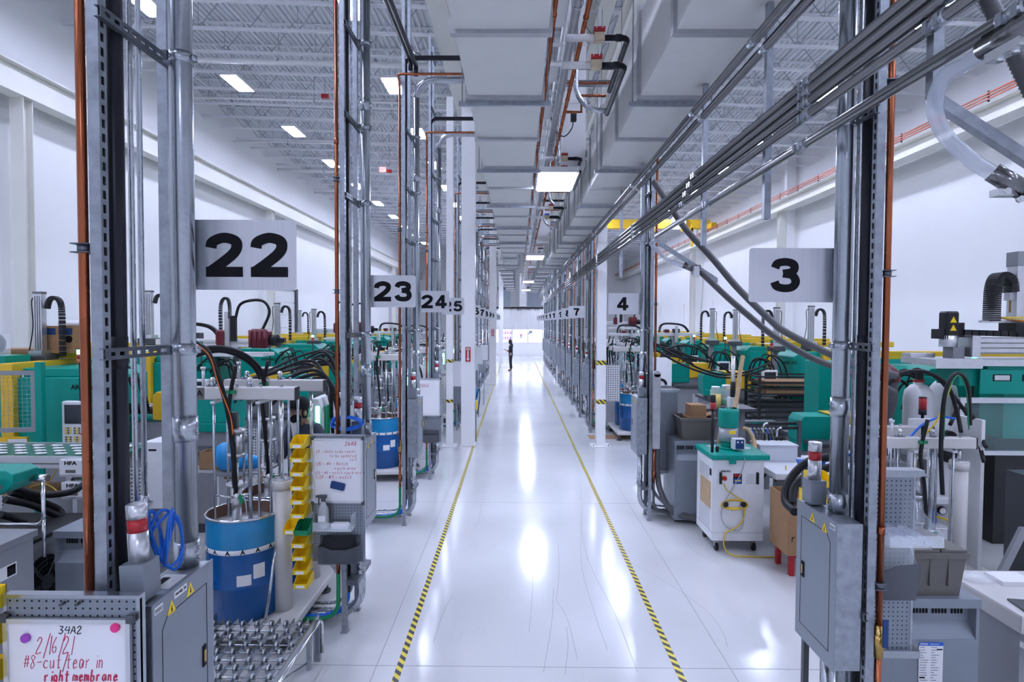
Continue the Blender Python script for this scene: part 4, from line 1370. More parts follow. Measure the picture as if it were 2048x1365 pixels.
b.build('coupling', t)


def corr(name, lab, pts, r, m='hosegrey', n=14, per=.016):
    sp_ = spline(pts, 10)
    # resample to an even step so that the ridges are regular
    out = [sp_[0]]; acc = 0
    for p, q in zip(sp_, sp_[1:]):
        L = (q - p).length; pos = per / 2 - acc
        while pos < L:
            out.append(p.lerp(q, pos / L)); pos += per / 2
        acc = (acc + L) % (per / 2)
    return tag(MB().tube(out, r, m, n, ridge=.13).build(name), lab, 'hose')


corr('corrugated_hose', 'grey corrugated hose crossing behind the clear hose at the upper right', [P(1945, -60, 2.3), P(1975, 0, 2.3), P(2012, 75, 2.28), P(2048, 150, 2.26), P(2100, 260, 2.26)], .031)
corr('corrugated_hose', 'upper of two grey corrugated hoses sagging from the tubes to the right machines', [P(1307, 363, 6.9), P(1340, 412, 6.8), P(1371, 458, 6.65), P(1424, 516, 6.45), P(1474, 575, 6.25), P(1536, 636, 6.0), P(1572, 665, 5.9), P(1652, 705, 5.7), P(1700, 724, 5.6), P(1745, 735, 5.6), P(1792, 752, 5.7)], .036)
corr('corrugated_hose', 'lower of two grey corrugated hoses sagging from the clear hose to the right machines', [P(1402, 545, 6.62), P(1457, 597, 6.4), P(1500, 634, 6.2), P(1536, 664, 6.1), P(1572, 688, 6.0), P(1623, 716, 5.9), P(1690, 742, 5.85), P(1740, 760, 5.85), P(1788, 785, 6.0)], .034)
t = thing('clear_hose', 'clear vacuum hose bending from the tube end near the post with sign 4', 'hose')
MB().tube(spline([(TX, 6.7, 3.615), (TX - .02, 6.85, 3.6), P(1311, 497, 6.85), P(1335, 520, 6.75), P(1372, 533, 6.68)], 6), .026, 'hosec', 12).build('hose', t)
b = MB(); a, e = P(1367, 530, 6.68), P(1385, 538, 6.66)
b.cyl(a, e, .036, 'tube', 12).cyl(e, P(1404, 546, 6.62), .026, 'tube', 12).box(-.03, .03, -.03, .03, -.07, .05, 'alu', X=Matrix.Translation(P(1392, 542, 6.6)))
b.build('coupling', t)

# ------------------------------------------------------------------ moulding machines
def bx(b, s, a0, a1, y0, y1, z0, z1, m, c=0):
    """a runs outward from the aisle end of a machine"""
    return b.box(-s * a0, -s * a1, y0, y1, z0, z1, m, c=c)


def machine(s, loc, lab, tower=1.0, variant=0, a0=1.5, zi=0.0, ca=None):
    t = thing('moulding_machine', lab, 'moulding machine', loc, group='moulding machines')
    b = MB(); bx(b, s, .1, 4.6, -.5, .5, .12, 1.0, 'machgrey', .012); bx(b, s, .14, 4.56, -.47, .47, 0, .12, 'dgrey')
    b.build('base', t)
    b = MB(); bx(b, s, .05, 4.65, -.55, .55, 1.0, 1.05, 'dgrey'); b.build('bed', t)
    bx(MB(), s, .5, 1.25, -.505, -.5, .3, .85, 'pegside').build('side_panel', t); bx(MB(), s, 2.8, 3.7, -.505, -.5, .3, .85, 'pegside').build('side_panel', t)
    b = MB(); bx(b, s, .12, 1.35, -.17, .17, 1.05 + min(0, zi), 1.36 + zi, 'machgrey'); b.build('carriage', t)
    b = MB(); b.prism([(0, 1.36), (0, 1.66), (-s * .05, 1.74), (-s * .5, 1.74), (-s * .5, 1.36)], 'y', -.2, .2, 'teal', X=Matrix.Translation((0, 0, zi))); b.prism([(-s * .02, 1.24), (-s * .02, 1.36), (-s * .5, 1.36), (-s * .5, 1.24)], 'y', -.21, .21, 'teal', X=Matrix.Translation((0, 0, zi)))
    b.build('injection_cover', t, bevel=.012)
    b = MB(); b.prism([(-s * .5, 1.36), (-s * .5, 1.70), (-s * .44, 1.765), (-s * 1.0, 1.765), (-s * 1.05, 1.72), (-s * 1.05, 1.40)], 'y', -.215, .215, 'yellow', X=Matrix.Translation((0, 0, zi)))
    b.build('injection_hood', t, bevel=.01)
    b = MB(); b.cyl((-s * 1.05, 0, 1.52 + zi), (-s * (a0 + .05), 0, 1.52 + zi), .07, 'tube', 14)
    for y in (-.16, .16):
        b.cyl((-s * .95, y, 1.42 + zi), (-s * a0, y, 1.42 + zi), .045, 'teal', 12).cyl((-s * 1.15, y, 1.42 + zi), (-s * 1.2, y, 1.42 + zi), .055, 'teal', 12)
    b.build('barrel', t)
    a1 = a0 + tower
    b = MB(); c = .12
    poly = [(-s * a0, -.42), (-s * (a0 + c), -.55), (-s * (a1 - .06), -.55), (-s * (a1 - .06), .55), (-s * (a0 + c), .55), (-s * a0, .42)]
    b.prism(poly, 'z', 1.05, 1.98, 'teal')
    b.prism([(-s * (a0 + .02), 1.98), (-s * (a0 + .16), 2.09), (-s * (a1 - .06), 2.09), (-s * (a1 - .06), 1.98)], 'y', -.46, .46, 'teal')
    b.build('tower', t, bevel=.012)
    b = MB()
    for y0, y1 in ((-.62, -.5), (.5, .62)):
        bx(b, s, a1 - .06, a1 + .1, y0, y1, 1.05, 2.06, 'yellow')
    bx(b, s, a1 - .06, a1 + .1, -.62, .62, 2.06, 2.16, 'yellow')
    b.build('portal', t, bevel=.01)
    b = MB(); bx(b, s, a1 + .1, a1 + .3, -.58, -.44, 1.05, 2.12, 'teal', .01); bx(b, s, a1 + 1.0, a1 + 1.9, -.5, .5, 1.05, 2.02, 'teal', .02); bx(b, s, a1 + .1, a1 + .3, .44, .58, 1.05, 2.12, 'teal', .01)
    b.build('clamp_cover', t)
    b = MB(); bx(b, s, a1 - .9 if tower > .8 else a1 - .4, a1 + 2.0, .3, .46, 2.17, 2.29, 'yellow'); b.build('top_rail', t, bevel=.01)
    b = MB(); bx(b, s, a1 + .15, a1 + .4, -.3, .3, 1.1, 1.9, 'tube'); bx(b, s, a1 + .45, a1 + .85, -.3, .3, 1.1, 1.9, 'dgrey')
    for y in (-.33, .33):
        for z in (1.25, 1.8):
            b.cyl((-s * (a1 + .1), y, z), (-s * (a1 + 1.0), y, z), .035, 'chrome', 10)
    b.build('mould', t)
    b = MB(); bx(b, s, a1 + .3, a1 + 1.0, -.60, -.59, 1.1, 2.02, 'guard'); b.build('guard_window', t)
    # control panel with its stack light
    ca = ca or a1 - (.45 if tower > .8 else .15)
    p = MB(); bx(p, s, ca - .16, ca + .16, -.83, -.74, 1.18, 1.72, 'whtplas', .012); bx(p, s, ca - .1, ca + .1, -.74, -.56, 1.35, 1.5, 'machgrey')
    cp = p.build('control_panel', t)
    p = MB(); bx(p, s, ca - .12, ca + .12, -.834, -.83, 1.45, 1.68, 'screen'); p.build('screen', cp)
    p = MB()
    for i in range(2):
        for j in range(2):
            for r in range(3):
                for q in range(3):
                    x = -.115 + i * .105 + q * .028; z = 1.215 + j * .11 + r * .03
                    p.box(-s * ca + x, -s * ca + x + .02, -.835, -.83, z, z + .021, 'yplas' if (i + j + q) % 2 else 'tote')
    p.cyl((-s * ca + .11, -.83, 1.33), (-s * ca + .11, -.86, 1.33), .02, 'red', 10)
    p.build('keypad', cp)
    st = MB().cyl((-s * ca + .04, -.78, 1.72), (-s * ca + .04, -.78, 2.18), .012, 'blackp', 8)
    so = st.build('stack_light', t)
    for k, m in enumerate(('orange', 'red', ('gled', 'gcable', 'gled')[variant % 3])):
        MB().cyl((-s * ca + .04, -.78, 2.18 + k * .055), (-s * ca + .04, -.78, 2.232 + k * .055), .03, m, 12).build('lens', so)
    MB().cyl((-s * ca + .04, -.78, 2.345), (-s * ca + .04, -.78, 2.355), .031, 'blackp', 12).build('cap', so)
    txt('lettering', 'ARBURG', .085, 'ink', (-s * 1.7 if s > 0 else 1.72, -.5535, 1.86), FACE_CAM, t, .015)
    h = MB()
    rr = random.Random(variant * 7 + (3 if s > 0 else 5))
    for k in range(5):
        a = rr.uniform(1.0, 1.5); y = rr.uniform(-.45, -.2)
        h = MB().tube(spline([(-s * (a - .1), y, 1.5), (-s * a, y - .08, 1.95 + rr.uniform(-.1, .15)), (-s * (a + .3), y - .12, 1.85), (-s * (a + .45), y - .14, 1.3), (-s * (a + .5), y - .1, 1.07)], 5), rr.uniform(.012, .02), 'rubber', 6)
        h.build('hose', t)
    return t


def chain(b, pts, w, th, m='blackp'):
    """cable chain: links along a path lying in a plane x-z"""
    sp_ = spline(pts, 8)
    for p, q in zip(sp_, sp_[1:]):
        d = q - p
        ang = math.atan2(d.z, d.x)
        X = Matrix.Translation((p + q) / 2) @ Matrix.Rotation(-ang, 4, 'Y')
        L = d.length * .43
        b.box(-L, L, -w / 2, w / 2, -th / 2, th / 2, m, X=X)


def robot(s, loc, lab, kind):
    """take-out robot standing on a machine"""
    t = thing('take_out_robot', lab, 'robot', loc, group='take out robots')
    if kind == 0:                                # aluminium column with a black chain loop
        b = MB().box(-.16, .16, -.12, .12, 0, .12, 'dgrey', c=.01).box(-.09, .09, -.1, .1, .12, .18, 'alu'); b.build('foot', t)
        b = MB().box(-.055, .055, -.045, .045, .1, .95, 'alu').box(-.06, .06, -.05, .05, .95, .98, 'tube')
        for x in (-.03, 0, .03):
            b.box(x - .004, x + .004, -.05, -.045, .15, .92, 'dgrey')
        b.build('column', t, bevel=.004)
        b = MB(); chain(b, [(s * .1, .0, .75), (s * .13, 0, .86), (s * .2, 0, .9), (s * .28, 0, .84), (s * .3, 0, .65), (s * .3, 0, .1)], .07, .045)
        b.build('cable_chain', t)
        MB().tube(spline([(-s * .06, 0, .9), (-s * .11, 0, .85), (-s * .1, 0, .5), (-s * .16, 0, .15)], 5), .008, 'rubber', 6).build('cable', t)
    elif kind == 1:                              # maroon servo robot on a white beam
        b = MB().box(-.9, .5, -.06, .06, 0, .14, 'whtplas', c=.008).box(-.9, .5, -.062, -.06, .05, .09, 'alu'); b.build('beam', t)
        b = MB().box(-.13, -.05, -.12, -.06, -.3, .62, 'alu', c=.004); b.build('arm', t)
        b = MB().box(-.03, .07, -.13, -.05, .1, .55, 'blackp', c=.01); b.build('slide', t)
        b = MB().box(-.28, -.13, -.16, -.04, .02, .3, 'maroon', c=.03); b.build('slide_cover', t)
        b = MB(); chain(b, [(-.2, -.1, .3), (-.2, -.1, .7), (-.15, -.1, .84), (-.07, -.1, .84), (-.04, -.1, .7), (-.04, -.1, .5)], .06, .04); b.build('cable_chain', t)
        b = MB().box(.32, .66, -.2, .06, -.02, .32, 'maroon', c=.05)
        for k in range(4):
            b.cyl((.36 + k * .085, -.2, .0), (.36 + k * .085, -.2, .3), .03, 'maroon', 8)
        b.build('motor_cover', t)
        MB().cyl((.66, -.07, .12), (.8, -.07, .12), .1, 'blackp', 14).box(.8, .92, -.12, -.02, .08, .16, 'blackp').build('motor', t)
        MB().tube(spline([(.06, -.1, .5), (.14, -.1, .74), (.34, -.1, .82), (.56, -.1, .8), (.66, -.1, .62), (.56, -.1, .36), (.52, -.1, .3)], 6), .025, 'rubber', 8).build('hose', t)
        b = MB().box(-.5, .6, -.25, .25, -.16, -.1, 'whtplas').box(-.05, .05, -.05, .05, -.1, 0, 'alu'); b.build('stand', t)
    else:                                        # low gantry with a black chain arch
        b = MB().box(-.8, .8, -.1, .1, 0, .1, 'whtplas', c=.008).box(-.6, -.5, -.08, .08, -.25, 0, 'alu').box(.5, .6, -.08, .08, -.25, 0, 'alu'); b.build('beam', t)
        b = MB(); chain(b, [(-.5, 0, .1), (-.46, 0, .3), (-.3, 0, .38), (.1, 0, .36), (.3, 0, .28), (.42, 0, .12)], .08, .06); b.build('cable_chain', t)
        MB().box(-.1, .12, -.14, .0, .1, .22, 'dgrey', c=.01).box(-.04, .04, -.2, -.12, -.2, .3, 'alu').build('carriage', t)
        MB().box(-.35, -.2, -.12, .1, .1, .2, 'maroon', c=.02).build('motor', t)
    return t


MY_L = [8.0, 10.8, 13.6, 16.3, 19.0, 21.8, 24.6, 27.4, 30.2]
MY_R = [13.4, 16.2, 18.9, 21.7, 24.4, 27.2, 30.0]
for k, y in enumerate(MY_L):
    machine(1, (-3.72, y, 0), 'teal and yellow moulding machine left of the aisle, %s from the camera' % ORD[k], 1.1, k, ca=1.62)
for k, y in enumerate(MY_R):
    machine(-1, (4.10, y, 0), 'teal and yellow moulding machine right of the aisle, %s from the camera' % ORD[k + 1], .62, k + 1, a0=1.85, zi=-.13, ca=1.2)
machine(-1, (4.05, 8.75, 0), 'teal and yellow moulding machine right of the aisle, closest to the camera', .9, 0, zi=-.36)

# robots placed where the photo shows them
for k, (u, v, y, kind, s, side) in enumerate((
        (82, 728, 8.1, 0, 1, 'l'), (470, 694, 10.6, 1, 1, 'l'), (300, 690, 10.8, 0, 1, 'l'), (555, 690, 14.0, 0, 1, 'l'), (628, 690, 16.3, 0, 1, 'l'), (690, 668, 16.4, 1, 1, 'l'),
        (395, 690, 10.8, 2, 1, 'l'), (787, 668, 21.8, 2, 1, 'l'), (840, 668, 27.4, 2, 1, 'l'), (600, 675, 21.8, 0, 1, 'l'),
        (1350, 672, 18.9, 2, -1, 'r'), (1424, 690, 16.2, 0, -1, 'r'), (1470, 692, 16.2, 0, -1, 'r'), (1621, 700, 13.4, 0, 1, 'r'), (1552, 703, 13.4, 0, -1, 'r'),
        (1240, 650, 24.4, 1, -1, 'r'), (1262, 672, 21.7, 2, -1, 'r'))):
    p = P(u, v, y)
    c = ('aluminium column robot with a black cable loop', 'maroon robot with an arching black hose', 'low white robot under a black cable arch')[kind]
    side_ = 'left' if side == 'l' else 'right'
    rb = robot(s, p, '%s, %s %s' % (c, side_ + ' side' if k in (0, 2, 9, 12) else 'standing', {0: 'at the edge of the photo', 1: 'beyond sign 22', 2: 'behind the nearest left post', 3: 'left of the dock door', 4: 'right of the dock door', 5: 'behind the second left post', 6: 'under sign 22', 7: 'beneath sign 23', 8: 'beneath sign 24', 9: 'farther in the row', 10: 'close to sign 4', 11: 'left of a white wall panel', 12: 'beside a red and green lamp', 13: 'under sign 3', 14: 'behind the sagging hoses', 15: 'left of sign 4', 16: 'below sign 4'}[k]), kind)
    # mast down to the machine bed
    MB().box(-.05, .05, .02, .12, -(p.z - 1.05), .0, 'machgrey').build('mast', rb)

def crumple(name, amt):
    from mathutils import noise
    me = bpy.data.objects[name].data
    for v in me.vertices:
        q = noise.noise_vector(v.co * 9.0)
        v.co += Vector((q.x, q.y, q.z * .5)) * amt
    me.update()


# ------------------------------------------------------------------ drums and drum presses
def make_drum():
    t = thing('steel_drum', '', 'drum', group='blue drums in the presses')
    r, h = .298, .86
    b = MB()
    prof = [(r - .01, 0), (r, .012), (r, .28), (r + .007, .29), (r, .30), (r, h - .285)]
    b.lathe(prof, 'blue', n=48)
    b.build('shell', t)
    b = MB().lathe([(r + .0006, h - .285), (r + .0012, h - .02), (r, h - .012)], 'blue2', n=48)
    b.build('film_sleeve', t)
    b = MB().lathe([(r - .002, h - .012), (r + .008, h - .012), (r + .01, h), (r + .006, h + .008), (r - .006, h + .008), (r - .008, h - .012)], 'chrome', n=48); b.build('rim', t)
    b = MB().lathe([(r - .008, h - .0), (r - .012, h - .34), (0.001, h - .345)], 'liner', n=48); b.build('liner', t)
    b = MB().lathe([(r + .001, h - .285), (r + .0018, h - .284), (r + .0018, h - .246), (r + .001, h - .245)], 'paper', n=48)
    bo = b.build('letter_band', t)
    for k in range(16):
        a = 2 * PI * k / 16
        x, y = (r + .0022) * math.cos(a), (r + .0022) * math.sin(a)
        txt('letter', 'A', .05, 'ink', (x, y, h - .265), (PI / 2, 0, a + PI / 2), bo, .035)
    for a, z, w, hh in ((-1.15, .36, .07, .09), (-.75, .42, .06, .12)):
        vs = []
        for q in (-1, 1):
            for k in range(5):
                aa = a + (k - 2) / 4 * w / r * 1.6
                vs.append(((r + .002) * math.cos(aa), (r + .002) * math.sin(aa), z + q * hh / 2))
        MB().add(vs, [(k, k + 1, 6 + k, 5 + k) for k in range(4)], 'paper', True).build('paper_label', t)
    return t


def make_press(zb):
    """two drum presses on one base; local origin on the floor below the nearer drum"""
    t = thing('drum_press', '', 'drum press', group='drum presses')
    b = MB().prism([(-.42, -.38), (.5, -.3), (.53, -.2), (.53, .9), (.45, 1.02), (-.42, 1.02)], 'z', .13, .2, 'beige'); b.build('base_plate', t, bevel=.012)
    for x, y in ((-.36, -.3), (.42, -.2), (.45, .85), (-.36, .92)):
        MB().cyl((x, y, .02), (x, y, .13), .035, 'dgrey', 10).cyl((x, y, 0), (x, y, .02), .06, 'dgrey', 12).build('foot', t)
    for k, y in enumerate((.08, .74)):
        cx, cy = .335 + .03 * k, y
        b = MB().cyl((cx, cy, .2), (cx, cy, 1.27), .078, 'beige', 28); b.build('lift_cylinder', t)
        MB().cyl((cx, cy, 1.255), (cx, cy, 1.335), .086, 'beige', 28).cyl((cx, cy, 1.335), (cx, cy, 1.345), .074, 'alu', 24).build('cylinder_cap', t)
        for q in range(4):
            aa = q * PI / 2 + .6
            MB().cyl((cx + .06 * math.cos(aa), cy + .06 * math.sin(aa), 1.34), (cx + .06 * math.cos(aa), cy + .06 * math.sin(aa), 1.356), .009, 'galv', 6).build('bolt', t)
        MB().cyl((cx, cy, 1.345), (cx, cy, zb - .055), .0155, 'chrome', 14).build('lift_rod', t)
        b = MB().box(-.47, .47 + .03 * k, y - .05, y + .05, zb - .055, zb + .055, 'beige', c=.008); b.build('beam', t)
        MB().box(.47 + .03 * k, .475 + .03 * k, y - .051, y + .051, zb - .056, zb + .056, 'blackp').box(-.475, -.47, y - .051, y + .051, zb - .056, zb + .056, 'blackp').build('beam_cap', t)
        for x in (-.30, -.22, -.05, .09, .16, cx):
            MB().cyl((x, y, zb + .055), (x, y, zb + .075), .014, 'galv', 6).build('bolt', t)
        for x in (-.26, .06):
            MB().cyl((x, y, zb + .055), (x, y, zb + .10), .024, 'galv', 6).ball((x, y, zb + .115), .024, 'chrome', 10).build('cap_nut', t)
        MB().cyl((-.34, y, zb + .055), (-.34, y, zb + .2), .013, 'alu', 8).cyl((-.34, y, zb + .2), (-.34, y, zb + .225), .022, 'alu', 8).build('guide_post', t)
        # rods down to the follower plate inside the drum
        zf = zb - 1.12
        for x, r_ in ((-.19, .012), (.19, .012), (.06, .02)):
            for yy in ((y - .12, y + .12) if x != .06 else (y,)):
                MB().cyl((x, yy, zf), (x, yy, zb - .055), r_, 'galv', 10).build('rod', t)
        for x in (-.19, .19):
            MB().box(x - .02, x + .02, y - .14, y + .14, zb - .075, zb - .055, 'alu').build('rod_plate', t)
        MB().cyl((0, y, zf - .03), (0, y, zf + .01), .26, 'alu', 32).build('follower_plate', t)
        # air motor and pump
        px = -.06
        b = MB().cyl((px, y, zb - .52), (px, y, zb - .34), .05, 'alu', 20).cyl((px, y, zb - .34), (px, y, zb - .31), .072, 'alu', 20).cyl((px, y, zb - .55), (px, y, zb - .52), .072, 'alu', 20)
        for q in range(4):
            aa = q * PI / 2 + .4
            b.cyl((px + .06 * math.cos(aa), y + .06 * math.sin(aa), zb - .55), (px + .06 * math.cos(aa), y + .06 * math.sin(aa), zb - .31), .007, 'galv', 6)
        b.build('air_motor', t)
        b = MB().cyl((px, y, zb - .80), (px, y, zb - .78), .085, 'alu', 20)
        for q in range(3):
            aa = q * 2 * PI / 3 + .4
            b.cyl((px + .06 * math.cos(aa), y + .06 * math.sin(aa), zb - .80), (px + .06 * math.cos(aa), y + .06 * math.sin(aa), zb - .55), .009, 'galv', 6)
        b.cyl((px, y, zf), (px, y, zb - .55), .02, 'chrome', 12).cyl((px, y, zf), (px, y, zb - .8), .042, 'alu', 14)
        b.build('pump', t)
        MB().cyl((px, y - .0, zb - .3), (px, y, zb - .2), .028, 'brass', 10).box(px - .035, px + .035, y - .06, y - .02, zb - .3, zb - .16, 'dgrey').build('valve_block', t)
        b = MB().cyl((px, y - .09, zb - .88), (px + .16, y - .12, zb - .84), .01, 'chrome', 8).ball((px + .05, y - .1, zb - .87), .03, 'alu', 10).cyl((px - .14, y - .1, zb - .86), (px, y - .09, zb - .88), .009, 'chrome', 8).box(px + .08, px + .11, y - .13, y - .1, zb - .92, zb - .85, 'gplas')
        b.tube(spline([(px + .1, y - .12, zb - .86), (px + .14, y - .14, zb - .9), (px + .15, y - .14, zb - 1.02)], 4), .006, 'hosec', 6)
        b.build('sample_valve', t)
        MB().tube(spline([(px + .03, y - .06, zb - .06 + .3), (px - .03, y - .06, zb - .1), (px + .0, y - .08, zb - .4), (px + .03, y - .08, zb - .78), (px + .02, y - .07, zb - .86)], 6), .018, 'rubber', 8).build('material_hose', t)
        MB().box(px - .05, px + .03, y - .075, y - .05, zb - .0, zb + .03, 'gplas').build('hose_clip', t)
    return t


def make_cabinet(hx=1):
    t = thing('dosing_cabinet', '', 'cabinet', group='white dosing cabinets')
    MB().prism([(-.06, 0), (-.06, 1.86), (.02, 1.86), (.08, 1.7), (.08, 1.34), (.36, 1.14), (.36, 0)], 'y', -.2, .25, 'whtplas').build('housing', t, bevel=.006)
    MB().prism([(-.05, 1.86), (.0, 1.95), (.3, 1.75), (.36, 1.5), (.08, 1.6)], 'y', .26, .3, 'whtplas').build('rear_cover', t)
    MB().box(.081, .095, -.18, -.02, 1.4, 1.78, 'gplas').build('side_panel', t)
    MB().box(-.005, .035, -.204, -.2, 1.46, 1.78, 'gled').build('status_light', t)
    txt('lettering', 'ELMET', .06, 'ink', (.215, -.202, 1.13), FACE_CAM, t, .004, .9, space=1.5)
    MB().box(.11, .3, -.203, -.2, 1.075, 1.081, 'red').box(.32, .345, -.203, -.2, 1.1, 1.14, 'red').build('logo', t)
    for k in range(3):
        MB().tube(spline([(.12 + k * .07, .02, 1.3), (.1 + k * .06, .0, 1.75), (.1 - hx * (.05 + k * .05), .02, 2.05 + .05 * k), (.1 - hx * (.4 + k * .1), .03, 2.0), (.1 - hx * (.7 + k * .1), .05, 1.75)], 6), .02, 'rubber', 8).build('hose', t)
    return t


PRESS_L = [(-2.36, 5.05), (-2.33, 10.3), (-2.36, 12.9), (-2.36, 16.2), (-2.36, 18.9)]
PRESS_R = [(4.08, 5.9), (2.72, 14.0), (2.72, 16.7), (2.72, 19.4), (2.72, 22.2)]
press_hi, press_lo = make_press(2.08), make_press(1.52)
cabinet, cabinet_r = make_cabinet(), make_cabinet(-1)
drum = make_drum()
first = True
for side, L in (('left', PRESS_L), ('right', PRESS_R)):
    for k, (x, y) in enumerate(L):
        lab = 'drum press with lift cylinders and crossbeams %s of the aisle, %s from the camera' % (side, ORD[k])
        lo = (side, k) == ('right', 0)
        if lo:
            press_lo.location = (x, y, 0); press_lo['label'] = lab
        elif first:
            press_hi.location = (x, y, 0); press_hi['label'] = lab
        else:
            dup(press_hi, (x, y, 0), lab)
        cl = 'white angular cabinet with green light behind the %s press on the %s' % (ORD[k], side)
        cloc = (x + .19, y + 1.6, 0) if side == 'left' else (x - .55, y + 1.45, 0)
        if not lo:
            if first:
                cabinet.location = cloc; cabinet['label'] = cl
            elif side == 'right' and k == 1:
                cabinet_r.location = cloc; cabinet_r['label'] = cl
            else:
                dup(cabinet if side == 'left' else cabinet_r, cloc, cl)
        for q in range(0 if lo else 2):
            dl = 'blue drum in the %s of the %s drum press on the %s' % (('nearer half', 'farther half')[q], ORD[k], side)
            loc = (x, y + .08 + .66 * q, .2)
            if first and q == 0:
                drum.location = loc; drum['label'] = dl
            else:
                dup(drum, loc, dl)
        first = False
txt('lettering', 'A', .075, 'ink', (-.345, .0285, 2.08), FACE_CAM, press_hi, .02)
MB().box(-.385, -.305, .0286, .0296, 2.03, 2.13, 'tote').build('letter_plate', press_hi)

t = thing('clamp_ring', 'steel drum clamp ring leaning on the lift cylinder by the blue drum', 'ring', (-2.075, 4.985, .5), .36)
pts = [(0.04 * math.sin(a), .0 + .28 * math.cos(a), .28 * math.sin(a)) for a in [2 * PI * k / 48 for k in range(48)]]
MB().tube(pts, .012, 'galv', 8, closed=True).build('ring', t)

# hose bundles from the first post to the first press
def hoses(name, lab, paths, m='rubber', r=.016):
    t = thing(name, lab, 'hose')
    for p in paths:
        mm, rr = (p[1], p[2]) if isinstance(p[1], str) else (m, r)
        pts = p[0] if isinstance(p[1], str) else p
        MB().tube(spline(pts, 8), rr, mm, 8).build('hose', t)
    return t


hoses('hose_bundle', 'thick black hoses arching from the left over the first drum press', [
    [P(392, 688, 4.3), P(415, 705, 4.5), P(438, 760, 4.8), P(455, 820, 5.0), P(466, 900, 5.0), P(470, 975, 5.05)],
    [P(340, 720, 5.4), P(420, 696, 5.5), P(480, 706, 5.6), P(520, 740, 5.7), P(532, 800, 5.75), P(528, 880, 5.8)],
    [P(340, 730, 5.5), P(430, 702, 5.6), P(485, 716, 5.7), P(518, 750, 5.8), P(526, 810, 5.8)],
    ([P(395, 690, 4.28), P(420, 715, 4.45), P(437, 770, 4.78), P(460, 830, 4.95), P(466, 870, 4.97)], 'ocable', .005)], r=.022)
hoses('hose_bundle', 'pair of thin black hoses looping behind the first press towards the white cabinet', [
    [P(482, 800, 7.7), P(500, 770, 7.2), P(560, 740, 7.2), P(610, 722, 7.2), P(640, 735, 7.2), P(655, 790, 6.8), P(655, 830, 6.7)],
    [P(470, 805, 7.7), P(490, 775, 7.3), P(580, 732, 7.3), P(630, 732, 7.3), P(660, 770, 6.9), P(664, 820, 6.75)]], r=.018)
hoses('hose_bundle', 'black and green hoses looping above the right drum press', [
    [P(1776, 770, 6.2), P(1800, 748, 6.2), P(1850, 744, 6.2), P(1895, 772, 6.2), P(1915, 830, 6.2), P(1922, 865, 6.1)],
    [P(1776, 764, 6.3), P(1810, 744, 6.3), P(1865, 750, 6.3), P(1905, 790, 6.3), P(1935, 830, 6.3)],
    [P(1885, 990, 5.85), P(1882, 890, 5.85), P(1890, 790, 5.85), P(1912, 748, 5.9), P(1935, 770, 6.0), P(1940, 850, 6.1)],
    ([P(1887, 880, 5.84), P(1893, 795, 5.84), P(1914, 752, 5.86), P(1932, 780, 5.9), P(1938, 860, 5.95)], 'gcable', .006),
    ([P(1815, 880, 6.0), P(1845, 850, 6.1), P(1880, 835, 6.2), P(1910, 838, 6.2)], 'bcable', .012),
    ([P(1850, 870, 6.0), P(1875, 840, 6.0), P(1895, 790, 6.05), P(1905, 760, 6.1)], 'ycable', .009),
    [P(1935, 820, 6.4), P(1955, 850, 6.4), P(1965, 880, 6.3), P(1972, 895, 6.22)],
    [P(1900, 850, 6.3), P(1920, 815, 6.4), P(1950, 840, 6.4), P(1962, 900, 6.3), P(1968, 925, 6.22)]], r=.02)
for k, (y0, x0, x1, s_, ym) in enumerate(((8.9, -2.6, -4.3, 'left', 8.0), (11.6, -2.5, -4.3, 'left', 10.8), (12.4, 2.9, 4.7, 'right', 13.4), (15.0, 2.9, 4.7, 'right', 16.2), (17.6, 2.9, 4.7, 'right', 18.9))):
    rr = random.Random(k)
    hs = []
    for q in range(5):
        yy = y0 + rr.uniform(-.4, .4)
        hs.append([(x0 + rr.uniform(-.2, .2), yy, 1.6), (x0 + (x1 - x0) * .15, yy + .1, 2.05 + rr.uniform(-.1, .2)), (x0 + (x1 - x0) * .45, yy + .2, 2.1 + rr.uniform(-.2, .1)),
                   (x0 + (x1 - x0) * .75, yy * .5 + ym * .5, 1.85), (x1, ym - .2, 1.6), (x1 - .05 * (1 if x1 < 0 else -1), ym - .15, 1.5)])
    hoses('hose_bundle', 'tangle of black hoses between press and machine on the %s, %s from the camera' % (s_, ORD[k % 2 + (1 if s_ == 'left' else 0)] if k < 4 else 'third'), hs, r=.02)
for q in range(2):
    hoses('hose_run', '%s black hose sagging across the injection units right of sign 4' % ('upper' if q == 0 else 'lower'), [
        [P(1322, 697 + 10 * q, 9.5), P(1360, 716 + 12 * q, 9.7), P(1400, 738 + 6 * q, 10), P(1450, 750 + 6 * q, 10.2), P(1500, 742 + 6 * q, 10.4), P(1540, 726 + 10 * q, 10.6)]], r=.018)

